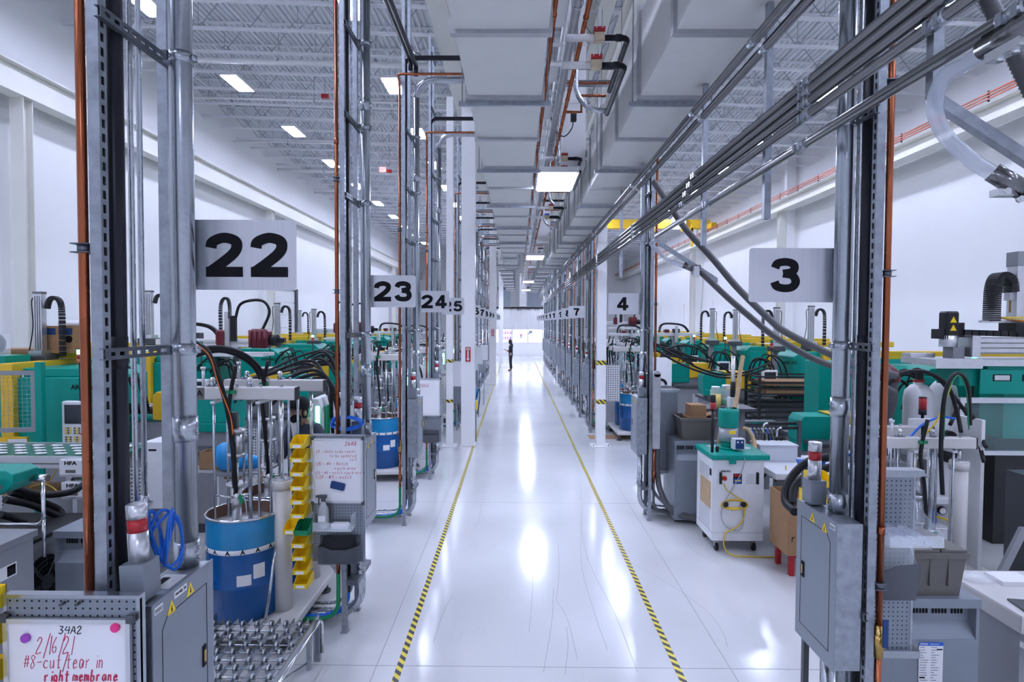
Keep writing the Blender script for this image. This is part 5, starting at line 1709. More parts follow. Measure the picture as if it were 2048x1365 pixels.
# ------------------------------------------------------------------ skate wheel conveyor
t = thing('wheel_conveyor', 'steel skate wheel conveyor on the floor in front of the blue drum', 'conveyor', (-2.0, 2.9, 0))
zt = .36
for x in (-.4, .42):
    MB().box(x - .006, x + .006, 0, 1.82, zt - .05, zt - .005, 'galv').build('side_rail', t)
for k in range(7):
    x = -.33 + k * .112 + .012
    MB().box(x - .004, x + .004, .1, 1.78, zt - .06, zt - .02, 'galv').build('wheel_rail', t)
wproto = None
for i in range(13):
    y = .5 + i * .1
    MB().cyl((-.4, y, zt - .03), (.42, y, zt - .03), .006, 'galv', 6).build('axle', t)
    for k in range(7):
        x = -.33 + k * .112 + (.025 if i % 2 else -.025)
        if wproto is None:
            wproto = MB().cyl((-.010, 0, 0), (.010, 0, 0), .031, 'galv', 16).cyl((-.016, 0, 0), (.016, 0, 0), .013, 'dgrey', 8).build('wheel', t)
            w = wproto
        else:
            w = wproto.copy(); COL.objects.link(w)
        w.location = (x, y, zt - .03)
for x in (-.38, .40):
    for y in (.35, 1.66):
        MB().box(x - .015, x + .015, y - .02, y + .02, 0, zt - .05, 'galv').build('leg', t)
    MB().cyl((x, .4, .08), (x, 1.0, zt - .08), .008, 'galv', 6).cyl((x, 1.6, .08), (x, 1.0, zt - .08), .008, 'galv', 6).build('brace', t)
MB().tube([Vector((.46, .5, zt - .02)), Vector((.46, 1.72, zt - .02))] + arc((.46, 1.72, zt - .09), .07, 90, 0, 5, (0, 1, 0), (0, 0, 1)) + [Vector((.46, 1.79, .06))], .013, 'chrome', 10).build('guard_tube', t)
MB().box(.40, .45, 1.76, 1.80, .0, zt - .04, 'galv').build('end_post', t)

# ------------------------------------------------------------------ left foreground equipment
def transformer(lab, x0, x1, y0, y1, h, face=-1):
    t = thing('transformer', lab, 'transformer', ((x0 + x1) / 2, (y0 + y1) / 2, 0))
    w, d = (x1 - x0) / 2, (y1 - y0) / 2
    MB().box(-w, w, -d, d, .05, h - .26, 'panel').box(-w, w, -d + .07, d, h - .26, h - .05, 'panel').build('body', t, bevel=.003)
    MB().box(-w, -w + .02, -d, -d + .07, h - .26, h - .05, 'panel').build('cheek', t); MB().box(w - .02, w, -d, -d + .07, h - .26, h - .05, 'panel').build('cheek', t)
    MB().box(-w - .008, w + .008, -d - .008, d + .008, h - .06, h, 'panel').build('lid', t, bevel=.003)
    MB().prism([(-d + .002, h - .26), (-d + .07, h - .17), (-d + .07, h - .26)], 'x', -w + .02, w - .02, 'panel').build('drip_ledge', t)
    b = MB(); n = int((2 * w - .1) / .02)
    for k in range(n):
        if k % 6 != 5:
            b.box(-w + .05 + k * .02, -w + .062 + k * .02, -d + .066, -d + .071, h - .125, h - .075, 'ink')
    b.build('vent', t)
    MB().box(-w + .03, -w + .07, -d + .1, d - .1, 0, .05, 'dgrey').box(w - .07, w - .03, -d + .1, d - .1, 0, .05, 'dgrey').build('foot', t)
    return t


tr = transformer('grey transformer cabinet right of the copper pipe at lower left', -3.76, -3.22, 4.8, 5.25, .985)
tr['label'] = 'grey metal transformer cabinet behind the nearest left copper pipe'
transformer('grey transformer cabinet carrying a lidded tote, at the right beside the punched board', 2.36, 2.9, 3.72, 4.28, .985)
transformer('grey transformer cabinet carrying an open tote, left of the white dryer cart', 2.12, 2.68, 8.0, 8.6, 1.12)

t = thing('chiller', 'grey chiller with a black top and round fan opening at lower left', 'chiller', (-5.0, 4.9, 0))
MB().box(-1.2, 1.02, -.6, .6, .05, .87, 'machgrey').build('body', t)
MB().box(-1.25, 1.06, -.65, .62, .87, .9, 'blackp').build('top', t)
b = MB(); X = Matrix.Translation((1.025, .05, .5)) @ Matrix.Rotation(PI / 2, 4, 'Y')
b.cyl((0, 0, 0), (0, 0, .01), .22, 'ink', 32, X=X)
b.build('fan_opening', t)
b = MB()
for k in range(5):
    a = 2 * PI * k / 5
    b.box(.04, .2, -.03, .03, .012, .016, 'dgrey', X=X @ Matrix.Rotation(a, 4, 'Z') @ Matrix.Rotation(.4, 4, 'X'))
b.cyl((0, 0, .01), (0, 0, .04), .06, 'dgrey', 16, X=X); b.build('fan', t)
b = MB()
for r in (.07, .11, .15, .19):
    b.tube([X @ Vector((r * math.cos(a), r * math.sin(a), .035)) for a in [2 * PI * k / 28 for k in range(28)]], .0025, 'blacks', 4, closed=True)
for k in range(8):
    a = 2 * PI * k / 8
    b.cyl(X @ Vector((0, 0, .035)), X @ Vector((.22 * math.cos(a), .22 * math.sin(a), .03)), .0025, 'blacks', 4)
b.build('fan_grille', t)
t = thing('control_unit', 'pale grey unit with a warning label in front of the black topped chiller', 'control unit', (-4.1, 4.0, 0))
MB().box(-.6, .62, -.25, .25, .04, 1.14, 'machgrey').build('body', t, bevel=.004)
MB().box(-.62, .64, -.27, .27, 1.14, 1.19, 'machgrey').build('lid', t, bevel=.004)
MB().box(.621, .623, -.05, .1, .93, 1.02, 'paper').box(.623, .6235, .02, .09, .94, 1.01, 'ink').box(.623, .6235, .02, .09, .995, 1.01, 'red').build('warning_label', t)
MB().box(.621, .623, -.2, -.06, .6, .8, 'panel').build('plate', t)

# little teal clamp head with chrome pipes
q = P(8, 962, 4.45)
t = thing('nozzle_unit', 'teal block with bent chrome pipes at the far left edge', 'nozzle unit', q)
MB().prism([(-.25, -.02), (-.25, .1), (.1, .1), (.15, .07), (.15, .0), (.1, -.05), (.03, -.09), (-.1, -.05)], 'y', -.1, .14, 'teal').build('block', t, bevel=.008)
for dx, dy, L in ((.06, -.16, .42), (.23, .08, .36)):
    MB().cyl((dx - .06, dy, -.0), (dx + .04, dy, .0), .028, 'chrome', 14).cyl((dx - .14, dy, 0), (dx - .06, dy, 0), .022, 'blackp', 12).build('fitting', t)
    pts = [Vector((dx, dy, -.02)), Vector((dx, dy, -L + .06))] + arc((dx - .06, dy, -L + .06), .06, 0, -90, 5, (1, 0, 0), (0, 0, 1)) + [Vector((dx - .5, dy, -L))]
    MB().tube(pts, .014, 'chrome', 10).build('pipe', t)
    MB().cyl((dx, dy, -L - .25), (dx, dy, -L + .04), .012, 'chrome', 8).build('stand_leg', t)
hoses('hose_bundle', 'thick black hoses lying behind the teal block at the far left', [
    [P(10, 1000, 5.0), P(60, 1010, 5.2), P(110, 1030, 5.4), P(135, 1040, 5.45)], [P(25, 975, 5.0), P(80, 990, 5.3), P(140, 985, 5.5), P(170, 968, 5.6)],
    [P(20, 985, 5.1), P(70, 1000, 5.3), P(115, 1018, 5.5), P(130, 1038, 5.48)], [P(0, 1030, 4.9), P(20, 1035, 5.0), P(50, 1045, 5.1)]], r=.03)

# conveyor with the moulded parts
t = thing('belt_conveyor', 'belt conveyor with a green belt of white moulded parts at left', 'conveyor', (-5.0, 6.1, 0))
MB().box(-1.5, 1.05, -.27, .27, 1.33, 1.36, 'belt').build('belt', t)
MB().box(-1.5, 1.05, -.31, -.27, 1.25, 1.365, 'alu').box(-1.5, 1.05, -.315, -.31, 1.29, 1.3, 'dgrey').build('side_rail', t)
MB().box(-1.5, 1.05, .27, .31, 1.25, 1.38, 'alu').build('side_rail', t)
for x in (-.9, .6):
    for y in (-.25, .25):
        MB().box(x - .03, x + .03, y - .03, y + .03, 0, 1.25, 'alu').build('leg', t)
MB().box(-1.5, .9, -.2, .2, .95, .98, 'card').build('shelf', t)
part = MB().ball((0, 0, .012), .05, 'paper', 12, (1, .42, .24)).ball((.04, .012, .012), .032, 'paper', 10, (1, .5, .3)).build('moulded_part')
tag(part, 'flat white moulded part lying in rows on the green belt', 'moulded part', 'moulded parts on the green belt')
k = 0
for j in range(4):
    for i in range(11):
        o = part if k == 0 else part.copy()
        if k:
            COL.objects.link(o)
        o.location = (-6.35 + i * .2 + .09 * j, 5.9 + j * .125, 1.36)
        k += 1
for k, (u, v, yy) in enumerate(((118, 921, 5.74), (122, 966, 5.70))):
    q = P(u, v, yy)
    t = thing('power_supply', 'white power supply box lettered HFA, %s' % ('under the green belt' if k == 0 else 'lower of the two'), 'power supply', q)
    MB().box(0, .3, 0, .2, -.14, 0, 'whtplas').build('case', t, bevel=.003)
    txt('lettering', 'HFA', .05, 'ink', (.11, -.0015, -.03), FACE_CAM, t, .03, 1.3)
    MB().box(.06, .16, -.001, 0, -.125, -.095, 'tote').build('label_slip', t)
    MB().cyl((.05, .08, 0), (.05, .08, .018), .012, 'blackp', 8).cyl((.15, .08, 0), (.15, .08, .022), .014, 'gplas', 8).build('connector', t)
    MB().box(.0, .3, -.0, .2, -.16, -.14, 'alu').cyl((.35, .1, -.15), (.35, .1, -q.z), .02, 'alu', 8).box(.28, .37, .08, .12, -.16, -.14, 'alu').build('bracket', t)
t = thing('fire_extinguisher', 'red fire extinguisher cylinder behind the lower white power supply', 'fire extinguisher', (-4.52, 6.75, .5))
MB().lathe([(.001, 0), (.07, 0), (.075, .02), (.075, .38), (.05, .45), (.02, .47), (.001, .47)], 'red', n=20).build('cylinder', t)
MB().box(-.03, .05, -.02, .02, .47, .52, 'blackp').build('valve', t)
MB().box(-.1, .1, -.1, .1, -.5, 0, 'red').build('pedestal', t)
hoses('cable_run', 'thin yellow cables looping beside the white power supplies', [([P(60, 975, 6.0), P(85, 968, 6.0), P(100, 962, 5.9), P(112, 940, 5.8)], 'ycable', .006), ([P(90, 968, 5.9), P(105, 975, 5.85), P(116, 985, 5.8)], 'ycable', .006)])

t = thing('mesh_gate', 'grey framed wire mesh guard gate at the far left edge', 'guard gate', P(72, 742, 7.0), .16)
b = MB(); w, h = 1.15, .72
b.box(-.05, 0, -.02, .02, -h, 0, 'machgrey').box(-w, -.05, -.02, .02, -.05, 0, 'machgrey').box(-w, -.05, -.02, .02, -h, -h + .05, 'machgrey').box(-w - .05, -w, -.02, .02, -h, 0, 'machgrey')
b.build('frame', t, bevel=.002)
b = MB()
for k in range(23):
    b.cyl((-w + k * .05, 0, -h + .04), (-w + k * .05, 0, -.04), .0022, 'galv', 4, caps=False)
for k in range(14):
    b.cyl((-w, .004, -h + .05 + k * .049), (-.04, .004, -h + .05 + k * .049), .0022, 'galv', 4, caps=False)
b.build('wire_mesh', t)
MB().box(-w, -.1, -.02, .02, -h - .16, -h - .06, 'yellow').box(-.3, -.1, -.022, -.02, -h - .14, -h - .08, 'paper').build('lower_bar', t)
MB().box(.0, .07, -.03, .05, -h - .2, .1, 'teal').build('post', t)
MB().box(-.04, .06, .0, .04, -P(72, 742, 7.0).z, -h - .2, 'teal').box(-w - .04, -w + .02, .0, .04, -P(72, 742, 7.0).z, -h - .06, 'teal').build('leg', t)

t = thing('cardboard_box', 'printed cardboard box on top of the left machine beyond the stack light', 'box', (-6.35, 8.35, 2.3))
MB().box(-.25, .25, -.17, .17, 0, .32, 'card').build('carton', t, bevel=.004)
MB().box(-.24, .02, -.1715, -.17, .2, .29, 'navy').box(.06, .25, -.1715, -.17, .2, .29, 'navy').cyl((.2, -.1705, .14), (.2, -.172, .14), .05, 'ink', 16).build('print', t)
MB().box(-.9, .35, -.2, .25, -.05, -.0, 'card').build('tray_sheet', t)
tag(MB().ball((0, 0, .03), .17, 'paper', 10, (1, .7, .3)).ball((.1, .03, .05), .09, 'paper', 8, (1, .8, .4)).build('plastic_bag', None, (-6.25, 8.35, 2.62)), 'crumpled white plastic bag on the printed cardboard box', 'bag')
q = P(0, 668, 7.6)
t = thing('clear_shield', 'clear plastic shield with a dark disc at the far left edge', 'shield', q)
MB().box(-.3, .13, -.005, .005, -.28, 0, 'clear').cyl((-.1, .02, -.13), (-.1, .06, -.13), .13, 'rubber', 24).build('shield', t)
MB().box(-.35, .14, -.1, .3, -.42, -.28, 'teal').box(-.3, .1, .1, .2, -q.z, -.42, 'teal').build('stand', t)

t = thing('control_cabinet', 'white control cabinet seen between the thin conduits of the nearest left post', 'cabinet', P(285, 885, 6.0))
MB().box(0, .21, 0, .3, -.68, 0, 'whtplas').build('body', t, bevel=.004)
MB().box(.05, .15, -.001, 0, -.2, -.06, 'paper').box(.06, .14, -.0015, -.001, -.09, -.07, 'ink').build('label_slip', t)
MB().cyl((.08, 0, -.6), (.08, -.015, -.6), .015, 'alu', 10).build('knob', t)
MB().box(.02, .19, .05, .25, -P(285, 885, 6.0).z, -.68, 'machgrey').build('stand', t)

for k, (u, v, w, dd) in enumerate(((398, 905, .3, .2), (448, 925, .18, .2))):
    q = P(u, v, 6.9)
    t = thing('cardboard_box', 'open cardboard box on the bench behind the first press, %s' % ('left one' if k == 0 else 'right one'), 'box', q)
    MB().box(0, w, 0, dd, -.2, -.19, 'card').box(0, w, 0, .01, -.19, 0, 'card').box(0, w, dd - .01, dd, -.19, 0, 'card').box(0, .01, .01, dd - .01, -.19, 0, 'card').box(w - .01, w, .01, dd - .01, -.19, 0, 'card').build('carton', t)
t = thing('bench', 'pale bench carrying cardboard boxes behind the first drum press', 'bench', (-3.2, 7.1, 0))
MB().box(-.6, .6, -.35, .35, .93, .97, 'machgrey').build('bench_top', t)
for x in (-.55, .55):
    for y in (-.3, .3):
        MB().box(x - .025, x + .025, y - .025, y + .025, 0, .93, 'alu').build('leg', t)
tag(MB().ball((0, 0, .17), .17, 'bag', 16, (.75, .6, 1)).ball((.09, .02, .11), .12, 'bag', 14, (1.2, .7, .9)).ball((.26, .04, .1), .1, 'bag', 14, (1.4, .7, .9)).build('plastic_liner', None, (-3.35, 6.85, .97)), 'bright blue plastic liner bulging behind the first drum press', 'bag')
crumple('plastic_liner', .035)

# ------------------------------------------------------------------ right foreground equipment
t = thing('acrylic_tray', 'clear acrylic tray of triangular dividers on the board beside the right copper pipe', 'tray', (2.08, 3.30, 1.575))
MB().box(-.2, .07, -.30, 0, 0, .004, 'clear').box(-.2, .07, -.304, -.30, 0, .06, 'clear').prism([(0, 0), (-.3, 0), (-.3, .06), (0, .2)], 'x', .066, .07, 'clear').prism([(0, 0), (-.3, 0), (-.3, .06), (0, .2)], 'x', -.2, -.196, 'clear').build('tray', t)
b = MB()
for j in range(5):
    for i in range(4):
        x, y = -.19 + i * .06, -.28 + j * .055
        b.prism([(x, y), (x + .05, y), (x + .025, y + .045)], 'z', .004, .03, 'hosec')
b.build('dividers', t)
t = thing('file_holder', 'smoked clear file pocket on the board beside the right copper pipe', 'file holder', (2.0, 3.312, 1.2))
MB().box(-.18, .2, -.006, 0, 0, .3, 'clear').prism([(-.18, 0), (.17, 0), (.2, .2), (.08, .19), (.0, .16), (-.18, .15)], 'y', -.085, -.08, 'smoke').box(-.18, .17, -.08, -.006, 0, .004, 'smoke').prism([(-.08, 0), (-.006, 0), (-.006, .3), (-.08, .2)], 'x', .168, .172, 'clear').build('pocket', t)


def tote(lab, loc, w, d, h, lid):
    t = thing('storage_tote', lab, 'tote', loc)
    b = MB(); q = .02
    vs = []
    for z, k in ((0, .86), (h, 1.0)):
        vs += [(-w * k, -d * k, z), (w * k, -d * k, z), (w * k, d * k, z), (-w * k, d * k, z)]
    b.add(vs, [(0, 1, 5, 4), (1, 2, 6, 5), (2, 3, 7, 6), (3, 0, 4, 7), (3, 2, 1, 0)], 'tote')
    if not lid:
        vs2 = [(x * .93, y * .93, z + (.01 if z == 0 else 0)) for x, y, z in vs]
        b.add(vs2, [(0, 4, 5, 1), (1, 5, 6, 2), (2, 6, 7, 3), (3, 7, 4, 0), (0, 1, 2, 3)], 'tote')
    b.build('tub', t)
    r = MB()
    for x0, x1, y0, y1 in ((-w - .012, w + .012, -d - .012, -d + .01), (-w - .012, w + .012, d - .01, d + .012), (-w - .012, -w + .01, -d + .01, d - .01), (w - .01, w + .012, -d + .01, d - .01)):
        r.box(x0, x1, y0, y1, h - .035, h, 'tote')
    r.build('rim', t, bevel=.002)
    r = MB()
    for x in (-w * .35, w * .35):
        r.box(x - .004, x + .004, -d * .985, -d * .9, h * .25, h - .035, 'tote')
    r.build('rib', t)
    if lid:
        for sx in (-1, 1):
            b = MB(); b.box(min(sx * .004, sx * w), max(sx * .004, sx * w), -d, d, h, h + .018, 'tote')
            for k in range(4):
                y0 = -d + k * d / 2
                b.box(sx * .02 - .02, sx * .02 + .02, y0 + .01, y0 + d / 4, h + .018, h + .026, 'tote')
            b.build('lid_flap', t, bevel=.002)
    return t


tote('grey tote with a folding lid on the transformer at the right', (2.655, 3.93, .985), .165, .2, .285, True)
tote('open grey tote holding a cardboard box left of the white dryer cart', (2.45, 8.28, 1.12), .24, .24, .3, False)
t = thing('cardboard_box', 'small cardboard boxes stacked in the open grey tote', 'box', (2.47, 8.3, 1.15))
MB().box(-.14, .12, -.14, .14, 0, .27, 'card').build('carton', t, bevel=.003)
MB().box(-.1, .12, -.12, .12, .27, .43, 'card').build('upper_carton', t, bevel=.003)
MB().prism([(.12, .27), (.26, .31), (.26, .315), (.12, .28)], 'y', -.1, .1, 'card').build('flap', t)
txt('lettering', 'BOXES', .05, 'ink', (-.03, -.1415, .05), FACE_CAM, t, .02)
# label sheet on the near transformer
t = thing('spec_sheet', 'white printed specification sheet with a blue header on the right transformer', 'sheet', (2.6, 3.7155, .68))
MB().box(-.075, .075, -.002, 0, -.25, .03, 'paper').build('sheet', t)
MB().box(-.075, .075, -.003, -.002, .008, .03, 'bluep').build('header', t)
txt('lettering', 'EATON', .014, 'paper', (-.045, -.0034, .019), FACE_CAM, t, .03)
txt('lettering', 'Order Number', .009, 'paper', (.02, -.0034, .019), FACE_CAM, t, .01)
b = MB()
rr = random.Random(3)
for k in range(15):
    for x0 in (-.07, .0):
        L = rr.uniform(.02, .055)
        b.box(x0, x0 + L, -.0026, -.002, -.005 - k * .016, -.002 - k * .016, 'dgrey')
b.box(.035, .07, -.0028, -.002, -.02, -.012, 'ink').box(-.07, -.035, -.0028, -.002, -.2, -.19, 'ink')
b.build('print', t)
tag(MB().ball((0, 0, .03), .1, 'clear', 10, (.7, 1.2, .35)).ball((.05, .07, .04), .07, 'clear', 8, (1, .8, .6)).build('plastic_bag', None, (2.78, 4.05, .985)), 'crumpled clear plastic bag on the right transformer beside the lidded tote', 'bag')
coil('blue_cable_coil', 'coil of blue hose behind the lidded tote at the right', 'cable', (2.8, 4.18, 1.15), .05, .09, .012, 'bcable', 3)

t = thing('work_bench', 'cream bench with papers at the lower right edge', 'bench', (3.85, 4.2, 0))
MB().box(-.55, .6, -.32, .42, .67, .80, 'beige').build('bench_top', t, bevel=.02)
MB().box(-.5, .55, -.25, .38, .0, .67, 'machgrey').build('body', t)
MB().box(-.5, -.2, -.33, -.25, .56, .6, 'alu').cyl((-.38, -.3, .5), (-.38, -.26, .5), .02, 'galv', 8).build('bracket', t)
tag(MB().box(-.13, .13, -.09, .09, 0, .014, 'dgrey', c=.004).cyl((.1, -.06, .014), (.1, -.06, .016), .012, 'ink', 10).build('tablet', None, (3.5, 4.0, .80), (0, 0, -.15)), 'dark grey tablet lying on the cream bench at the right edge', 'tablet')
tag(MB().box(-.12, .12, -.09, .09, 0, .03, 'paper').build('paper_stack', None, (3.66, 4.42, .80)), 'stack of white paper on the cream bench at the right edge', 'paper')
tag(MB().ball((0, 0, .02), .11, 'clear', 10, (1.1, .8, .25)).build('plastic_bag', None, (3.44, 4.42, .80)), 'flat clear plastic bag on the cream bench at the right edge', 'bag')
t = thing('floor_frame', 'grey metal frame leaning near the floor at the right edge', 'frame', (5.0, 5.9, 0))
b = MB(); b.prism([(-.35, 0), (-.27, 0), (.05, .7), (-.03, .7)], 'y', -.02, .02, 'machgrey').box(-.3, .6, -.02, .02, 0, .06, 'machgrey'); b.build('frame', t)
b = MB().box(.06, .6, -.02, .3, 0.06, 1.2, 'dgrey'); b.build('box', t)

# white upright panel of the right press
t = thing('upright_panel', 'white upright service panel with black connectors behind the right drum press', 'service panel', (4.46, 6.6, 0))
MB().box(-.14, .42, .0, .03, .1, 1.66, 'whtplas').box(.40, .44, -.32, .03, .1, 1.7, 'whtplas').build('panel', t, bevel=.004)
MB().box(-.02, .02, -.012, 0, .95, 1.6, 'ink').build('edge_strip', t)
for z in (1.45, 1.27):
    MB().cyl((.27, .0, z), (.27, -.05, z), .085, 'blackp', 20).cyl((.23, -.05, z), (.16, -.1, z), .05, 'blackp', 12).build('connector', t)
MB().box(-.1, .4, -.12, 0, .75, .8, 'whtplas').build('shelf', t)
MB().box(-.12, .5, -.4, .03, .0, .12, 'beige').build('base', t)
MB().cyl((.2, -.04, .66), (.2, -.07, .66), .045, 'blackp', 16).cyl((.2, -.071, .66), (.2, -.073, .66), .036, 'paper', 16).build('gauge', t)
MB().box(.04, .14, -.06, 0, .5, .66, 'bcable').tube(spline([(.1, -.05, .6), (.26, -.08, .55), (.3, -.06, .4), (.2, -.06, .3)], 5), .012, 'ycable', 6).build('regulator', t)
MB().box(-.06, .2, -.22, -.02, .12, .52, 'whtplas', c=.006).cyl((.0, -.12, .52), (.0, -.12, .6), .035, 'galv', 10).build('pump_box', t)

# two white tanks, loader, red stack light
for k, (u, v, yy) in enumerate(((1835, 855, 7.6), (1884, 855, 8.1))):
    q = P(u, v, yy)
    t = thing('white_tank', 'white round shouldered tank behind the right press, %s one' % ('left' if k == 0 else 'right'), 'tank', (q.x, q.y, 0))
    MB().lathe([(.001, 1.05), (.165, 1.05), (.168, 1.1), (.168, 1.75), (.15, 1.86), (.09, 1.93), (.06, 1.94), (.06, 1.97), (.001, 1.97)], 'whtplas', n=28).build('tank', t)
    MB().cyl((0, 0, 1.97), (0, 0, 2.0), .065, 'red' if k == 0 else 'whtplas', 16).box(-.03, .04, -.03, .03, 2.0, 2.1, 'blackp').build('cap', t)
    MB().cyl((0, 0, 0), (0, 0, 1.05), .13, 'machgrey', 16).build('pedestal', t)
q = P(1845, 830, 6.75)
t = thing('stack_light', 'red and black stack light in front of the white tanks', 'signal light', q)
MB().cyl((0, 0, 0), (0, 0, .06), .04, 'blackp', 14).cyl((0, 0, .19), (0, 0, .2), .04, 'blackp', 14).build('base', t)
MB().cyl((0, 0, .06), (0, 0, .19), .038, 'red', 14).build('lens', t)
MB().cyl((0, 0, -q.z), (0, 0, 0), .015, 'blackp', 8).build('pole', t)
t = thing('hopper_loader', 'dark hopper with a maroon lid and steel cone left of the white tanks', 'hopper', (4.58, 7.55, 0))
MB().lathe([(.001, 1.98), (.2, 1.98), (.2, 2.06), (.17, 2.13), (.08, 2.2), (.001, 2.2)], 'maroon', n=24).build('lid', t)
MB().lathe([(.175, 1.98), (.175, 1.72), (.11, 1.45), (.1, 1.42)], 'dgrey', n=24).build('body', t)
MB().lathe([(.14, 1.42), (.15, 1.32), (.19, 1.3), (.19, 1.28), (.06, 1.1), (.06, 1.0)], 'alu', n=24).build('cone', t)
MB().box(-.2, .2, -.2, .2, 0, 1.0, 'machgrey').build('stand', t)
t = thing('teal_cabinet', 'tall teal cabinet behind the white tanks', 'cabinet', (5.45, 9.95, 0))
MB().box(-.55, .35, -.2, .3, 0, 2.08, 'teal').build('body', t, bevel=.01)
MB().cyl((-.5, -.1, 2.08), (-.5, -.1, 2.14), .03, 'blackp', 8).build('knob', t)
q = P(1900, 790, 9.0)
t = thing('notice_board', 'white notice panel with coloured labels beside the teal cabinet', 'panel', (q.x, q.y, 0))
MB().box(-.28, .28, 0, .06, 0.6, 2.02, 'whtplas').box(-.2, .2, 0, .05, 0, .6, 'machgrey').build('panel', t)
MB().box(-.12, .12, -.004, 0, 1.75, 1.83, 'yplas').box(-.1, .14, -.004, 0, 1.88, 1.93, 'ink').box(-.1, -.02, -.006, -.004, 1.76, 1.82, 'gplas').box(.03, .1, -.006, -.004, 1.76, 1.82, 'ink').build('labels', t)

# robot gantry at the right edge
t = thing('robot_gantry', 'large robot gantry with a silver beam and black chain mast at the right edge', 'robot gantry', (5.86, 7.55, 0))
MB().box(-.86, 1.2, -.35, .3, 2.20, 2.28, 'alu').box(-.86, -.3, -.36, -.35, 2.17, 2.29, 'alu').box(-.86, -.55, .1, .28, 2.28, 2.33, 'alu').build('table', t, bevel=.004)
b = MB()
for z in (2.36, 2.42, 2.48):
    b.box(-.3, 1.6, -.2, .1, z, z + .045, 'alu')
b.box(-.32, -.22, -.21, .11, 2.30, 2.56, 'alu').box(-.22, 1.6, -.18, .08, 2.34, 2.54, 'flange')
b.build('beam', t)
MB().box(-.5, -.36, -.14, .04, 2.28, 2.42, 'machgrey').cyl((-.5, -.05, 2.42), (-.5, -.05, 2.56), .1, 'alu', 16).build('gearbox', t)
MB().box(-.58, -.42, -.13, .03, 2.5, 2.86, 'blackp', c=.02).box(-.68, -.58, -.1, .0, 2.52, 2.64, 'blackp').box(-.42, -.34, -.1, .0, 2.54, 2.72, 'blackp').build('servo_motor', t)
for z in (2.62, 2.72):
    MB().prism([(-.54, z), (-.46, z), (-.5, z + .075)], 'y', -.134, -.13, 'yplas').build('warning_label', t)
b = MB(); chain(b, [(-.36, -.05, 2.6), (.4, -.05, 2.58), (1.6, -.05, 2.55)], .16, .07); b.build('cable_chain', t)
MB().box(.25, 1.6, -.15, .12, 2.6, 2.72, 'blackp').box(.55, .62, -.16, -.15, 2.6, 2.7, 'alu').build('carriage', t)
b = MB().box(.29, .40, -.1, .06, 2.75, 3.58, 'alu').box(.40, .45, -.12, .08, 2.75, 3.6, 'dgrey').box(.28, .40, -.11, .07, 3.42, 3.6, 'machgrey')
b.build('mast', t, bevel=.004)
b = MB(); chain(b, [(.05, -.02, 2.74), (.05, -.02, 2.95), (.06, -.02, 3.16), (.1, -.02, 3.28), (.17, -.02, 3.3), (.25, -.02, 3.24), (.27, -.02, 3.1)], .18, .09); b.build('mast_chain', t)
MB().box(.24, .36, -.06, .04, 3.0, 3.16, 'alu').cyl((.3, 0, 2.85), (.3, 0, 3.0), .02, 'brass', 8).box(-.08, .5, -.04, .02, 2.72, 2.75, 'alu').build('bracket', t)
for k, (m_, dz) in enumerate((('ocable', 0), ('ycable', .04), ('paper', .08), ('ycable', .12))):
    MB().tube(spline([(.1, -.1 - .01 * k, 2.78), (.5, -.14, 2.74 + dz * .5), (.75, -.12, 2.85 + dz), (.95, -.1, 3.05 + dz)], 6), .014, m_, 6).build('cable', t)
MB().box(-.2, 1.4, -.3, .2, 2.0, 2.2, 'teal').box(-.3, .5, -.32, -.3, 1.86, 2.16, 'teal').box(-.5, -.2, -.25, .15, 1.95, 2.2, 'teal').build('teal_base', t, bevel=.01)
MB().box(.0, 1.3, -.2, .2, 0, 1.3, 'blacks').box(.1, 1.3, -.18, .2, 1.3, 2.0, 'teal').build('stand', t)
for x in (-.15, .2):
    MB().box(x, x + .22, -.323, -.32, 2.02, 2.1, 'ink').box(x + .02, x + .2, -.325, -.323, 2.03, 2.09, 'alu').build('slot', t)

# clear guard with an aluminium frame
t = thing('guard_screen', 'aluminium framed clear guard screen at the right edge', 'guard screen', (5.05, 6.9, 0))
b = MB()
for x in (-.05, .02, .95):
    b.box(x, x + .05, -.025, .025, .6, 1.86, 'alu')
b.box(.07, .95, -.025, .025, 1.8, 1.86, 'alu').box(.07, .95, -.025, .025, 1.2, 1.25, 'alu').box(-.05, .0, -.02, .02, 0, .6, 'alu').box(.95, 1.0, -.02, .02, 0, .6, 'alu')
b.build('frame', t)
MB().box(.07, .95, -.004, .004, 1.25, 1.8, 'guard').build('pane', t)

# ------------------------------------------------------------------ white dryer cart
t = thing('dryer_cart', 'white dryer cart with a teal lid and teal loader on castors, right of the aisle', 'cart', (2.6, 7.3, 0))
w, d = .30, .30
MB().box(-w, w, -d, d, .14, 1.10, 'whtplas').box(-w - .003, w + .003, -d - .003, d + .003, .235, .24, 'flange').build('body', t, bevel=.006)
MB().box(-w - .02, w + .06, -d - .03, d + .03, 1.10, 1.165, 'teal').build('lid', t, bevel=.012)
lp = MB().box(-.12, -.04, -d - .045, -d - .03, 1.06, 1.13, 'teal').cyl((-.2, -.15, 1.165), (-.2, -.15, 1.23), .02, 'blackp', 10); lp.build('lid_clasp', t)
MB().cyl((.18, .08, 1.165), (.18, .08, 1.168), .1, 'alu', 24).cyl((-.16, .16, 1.165), (-.16, .16, 1.168), .07, 'alu', 24).build('lid_port', t)
pl = MB().box(-.25, .24, -d - .006, -d, .74, 1.0, 'whtplas').build('control_plate', t)
for x in (-.225, .205):
    MB().box(x, x + .025, -d - .04, -d - .006, .82, .96, 'blackp', c=.005).build('handle', pl)
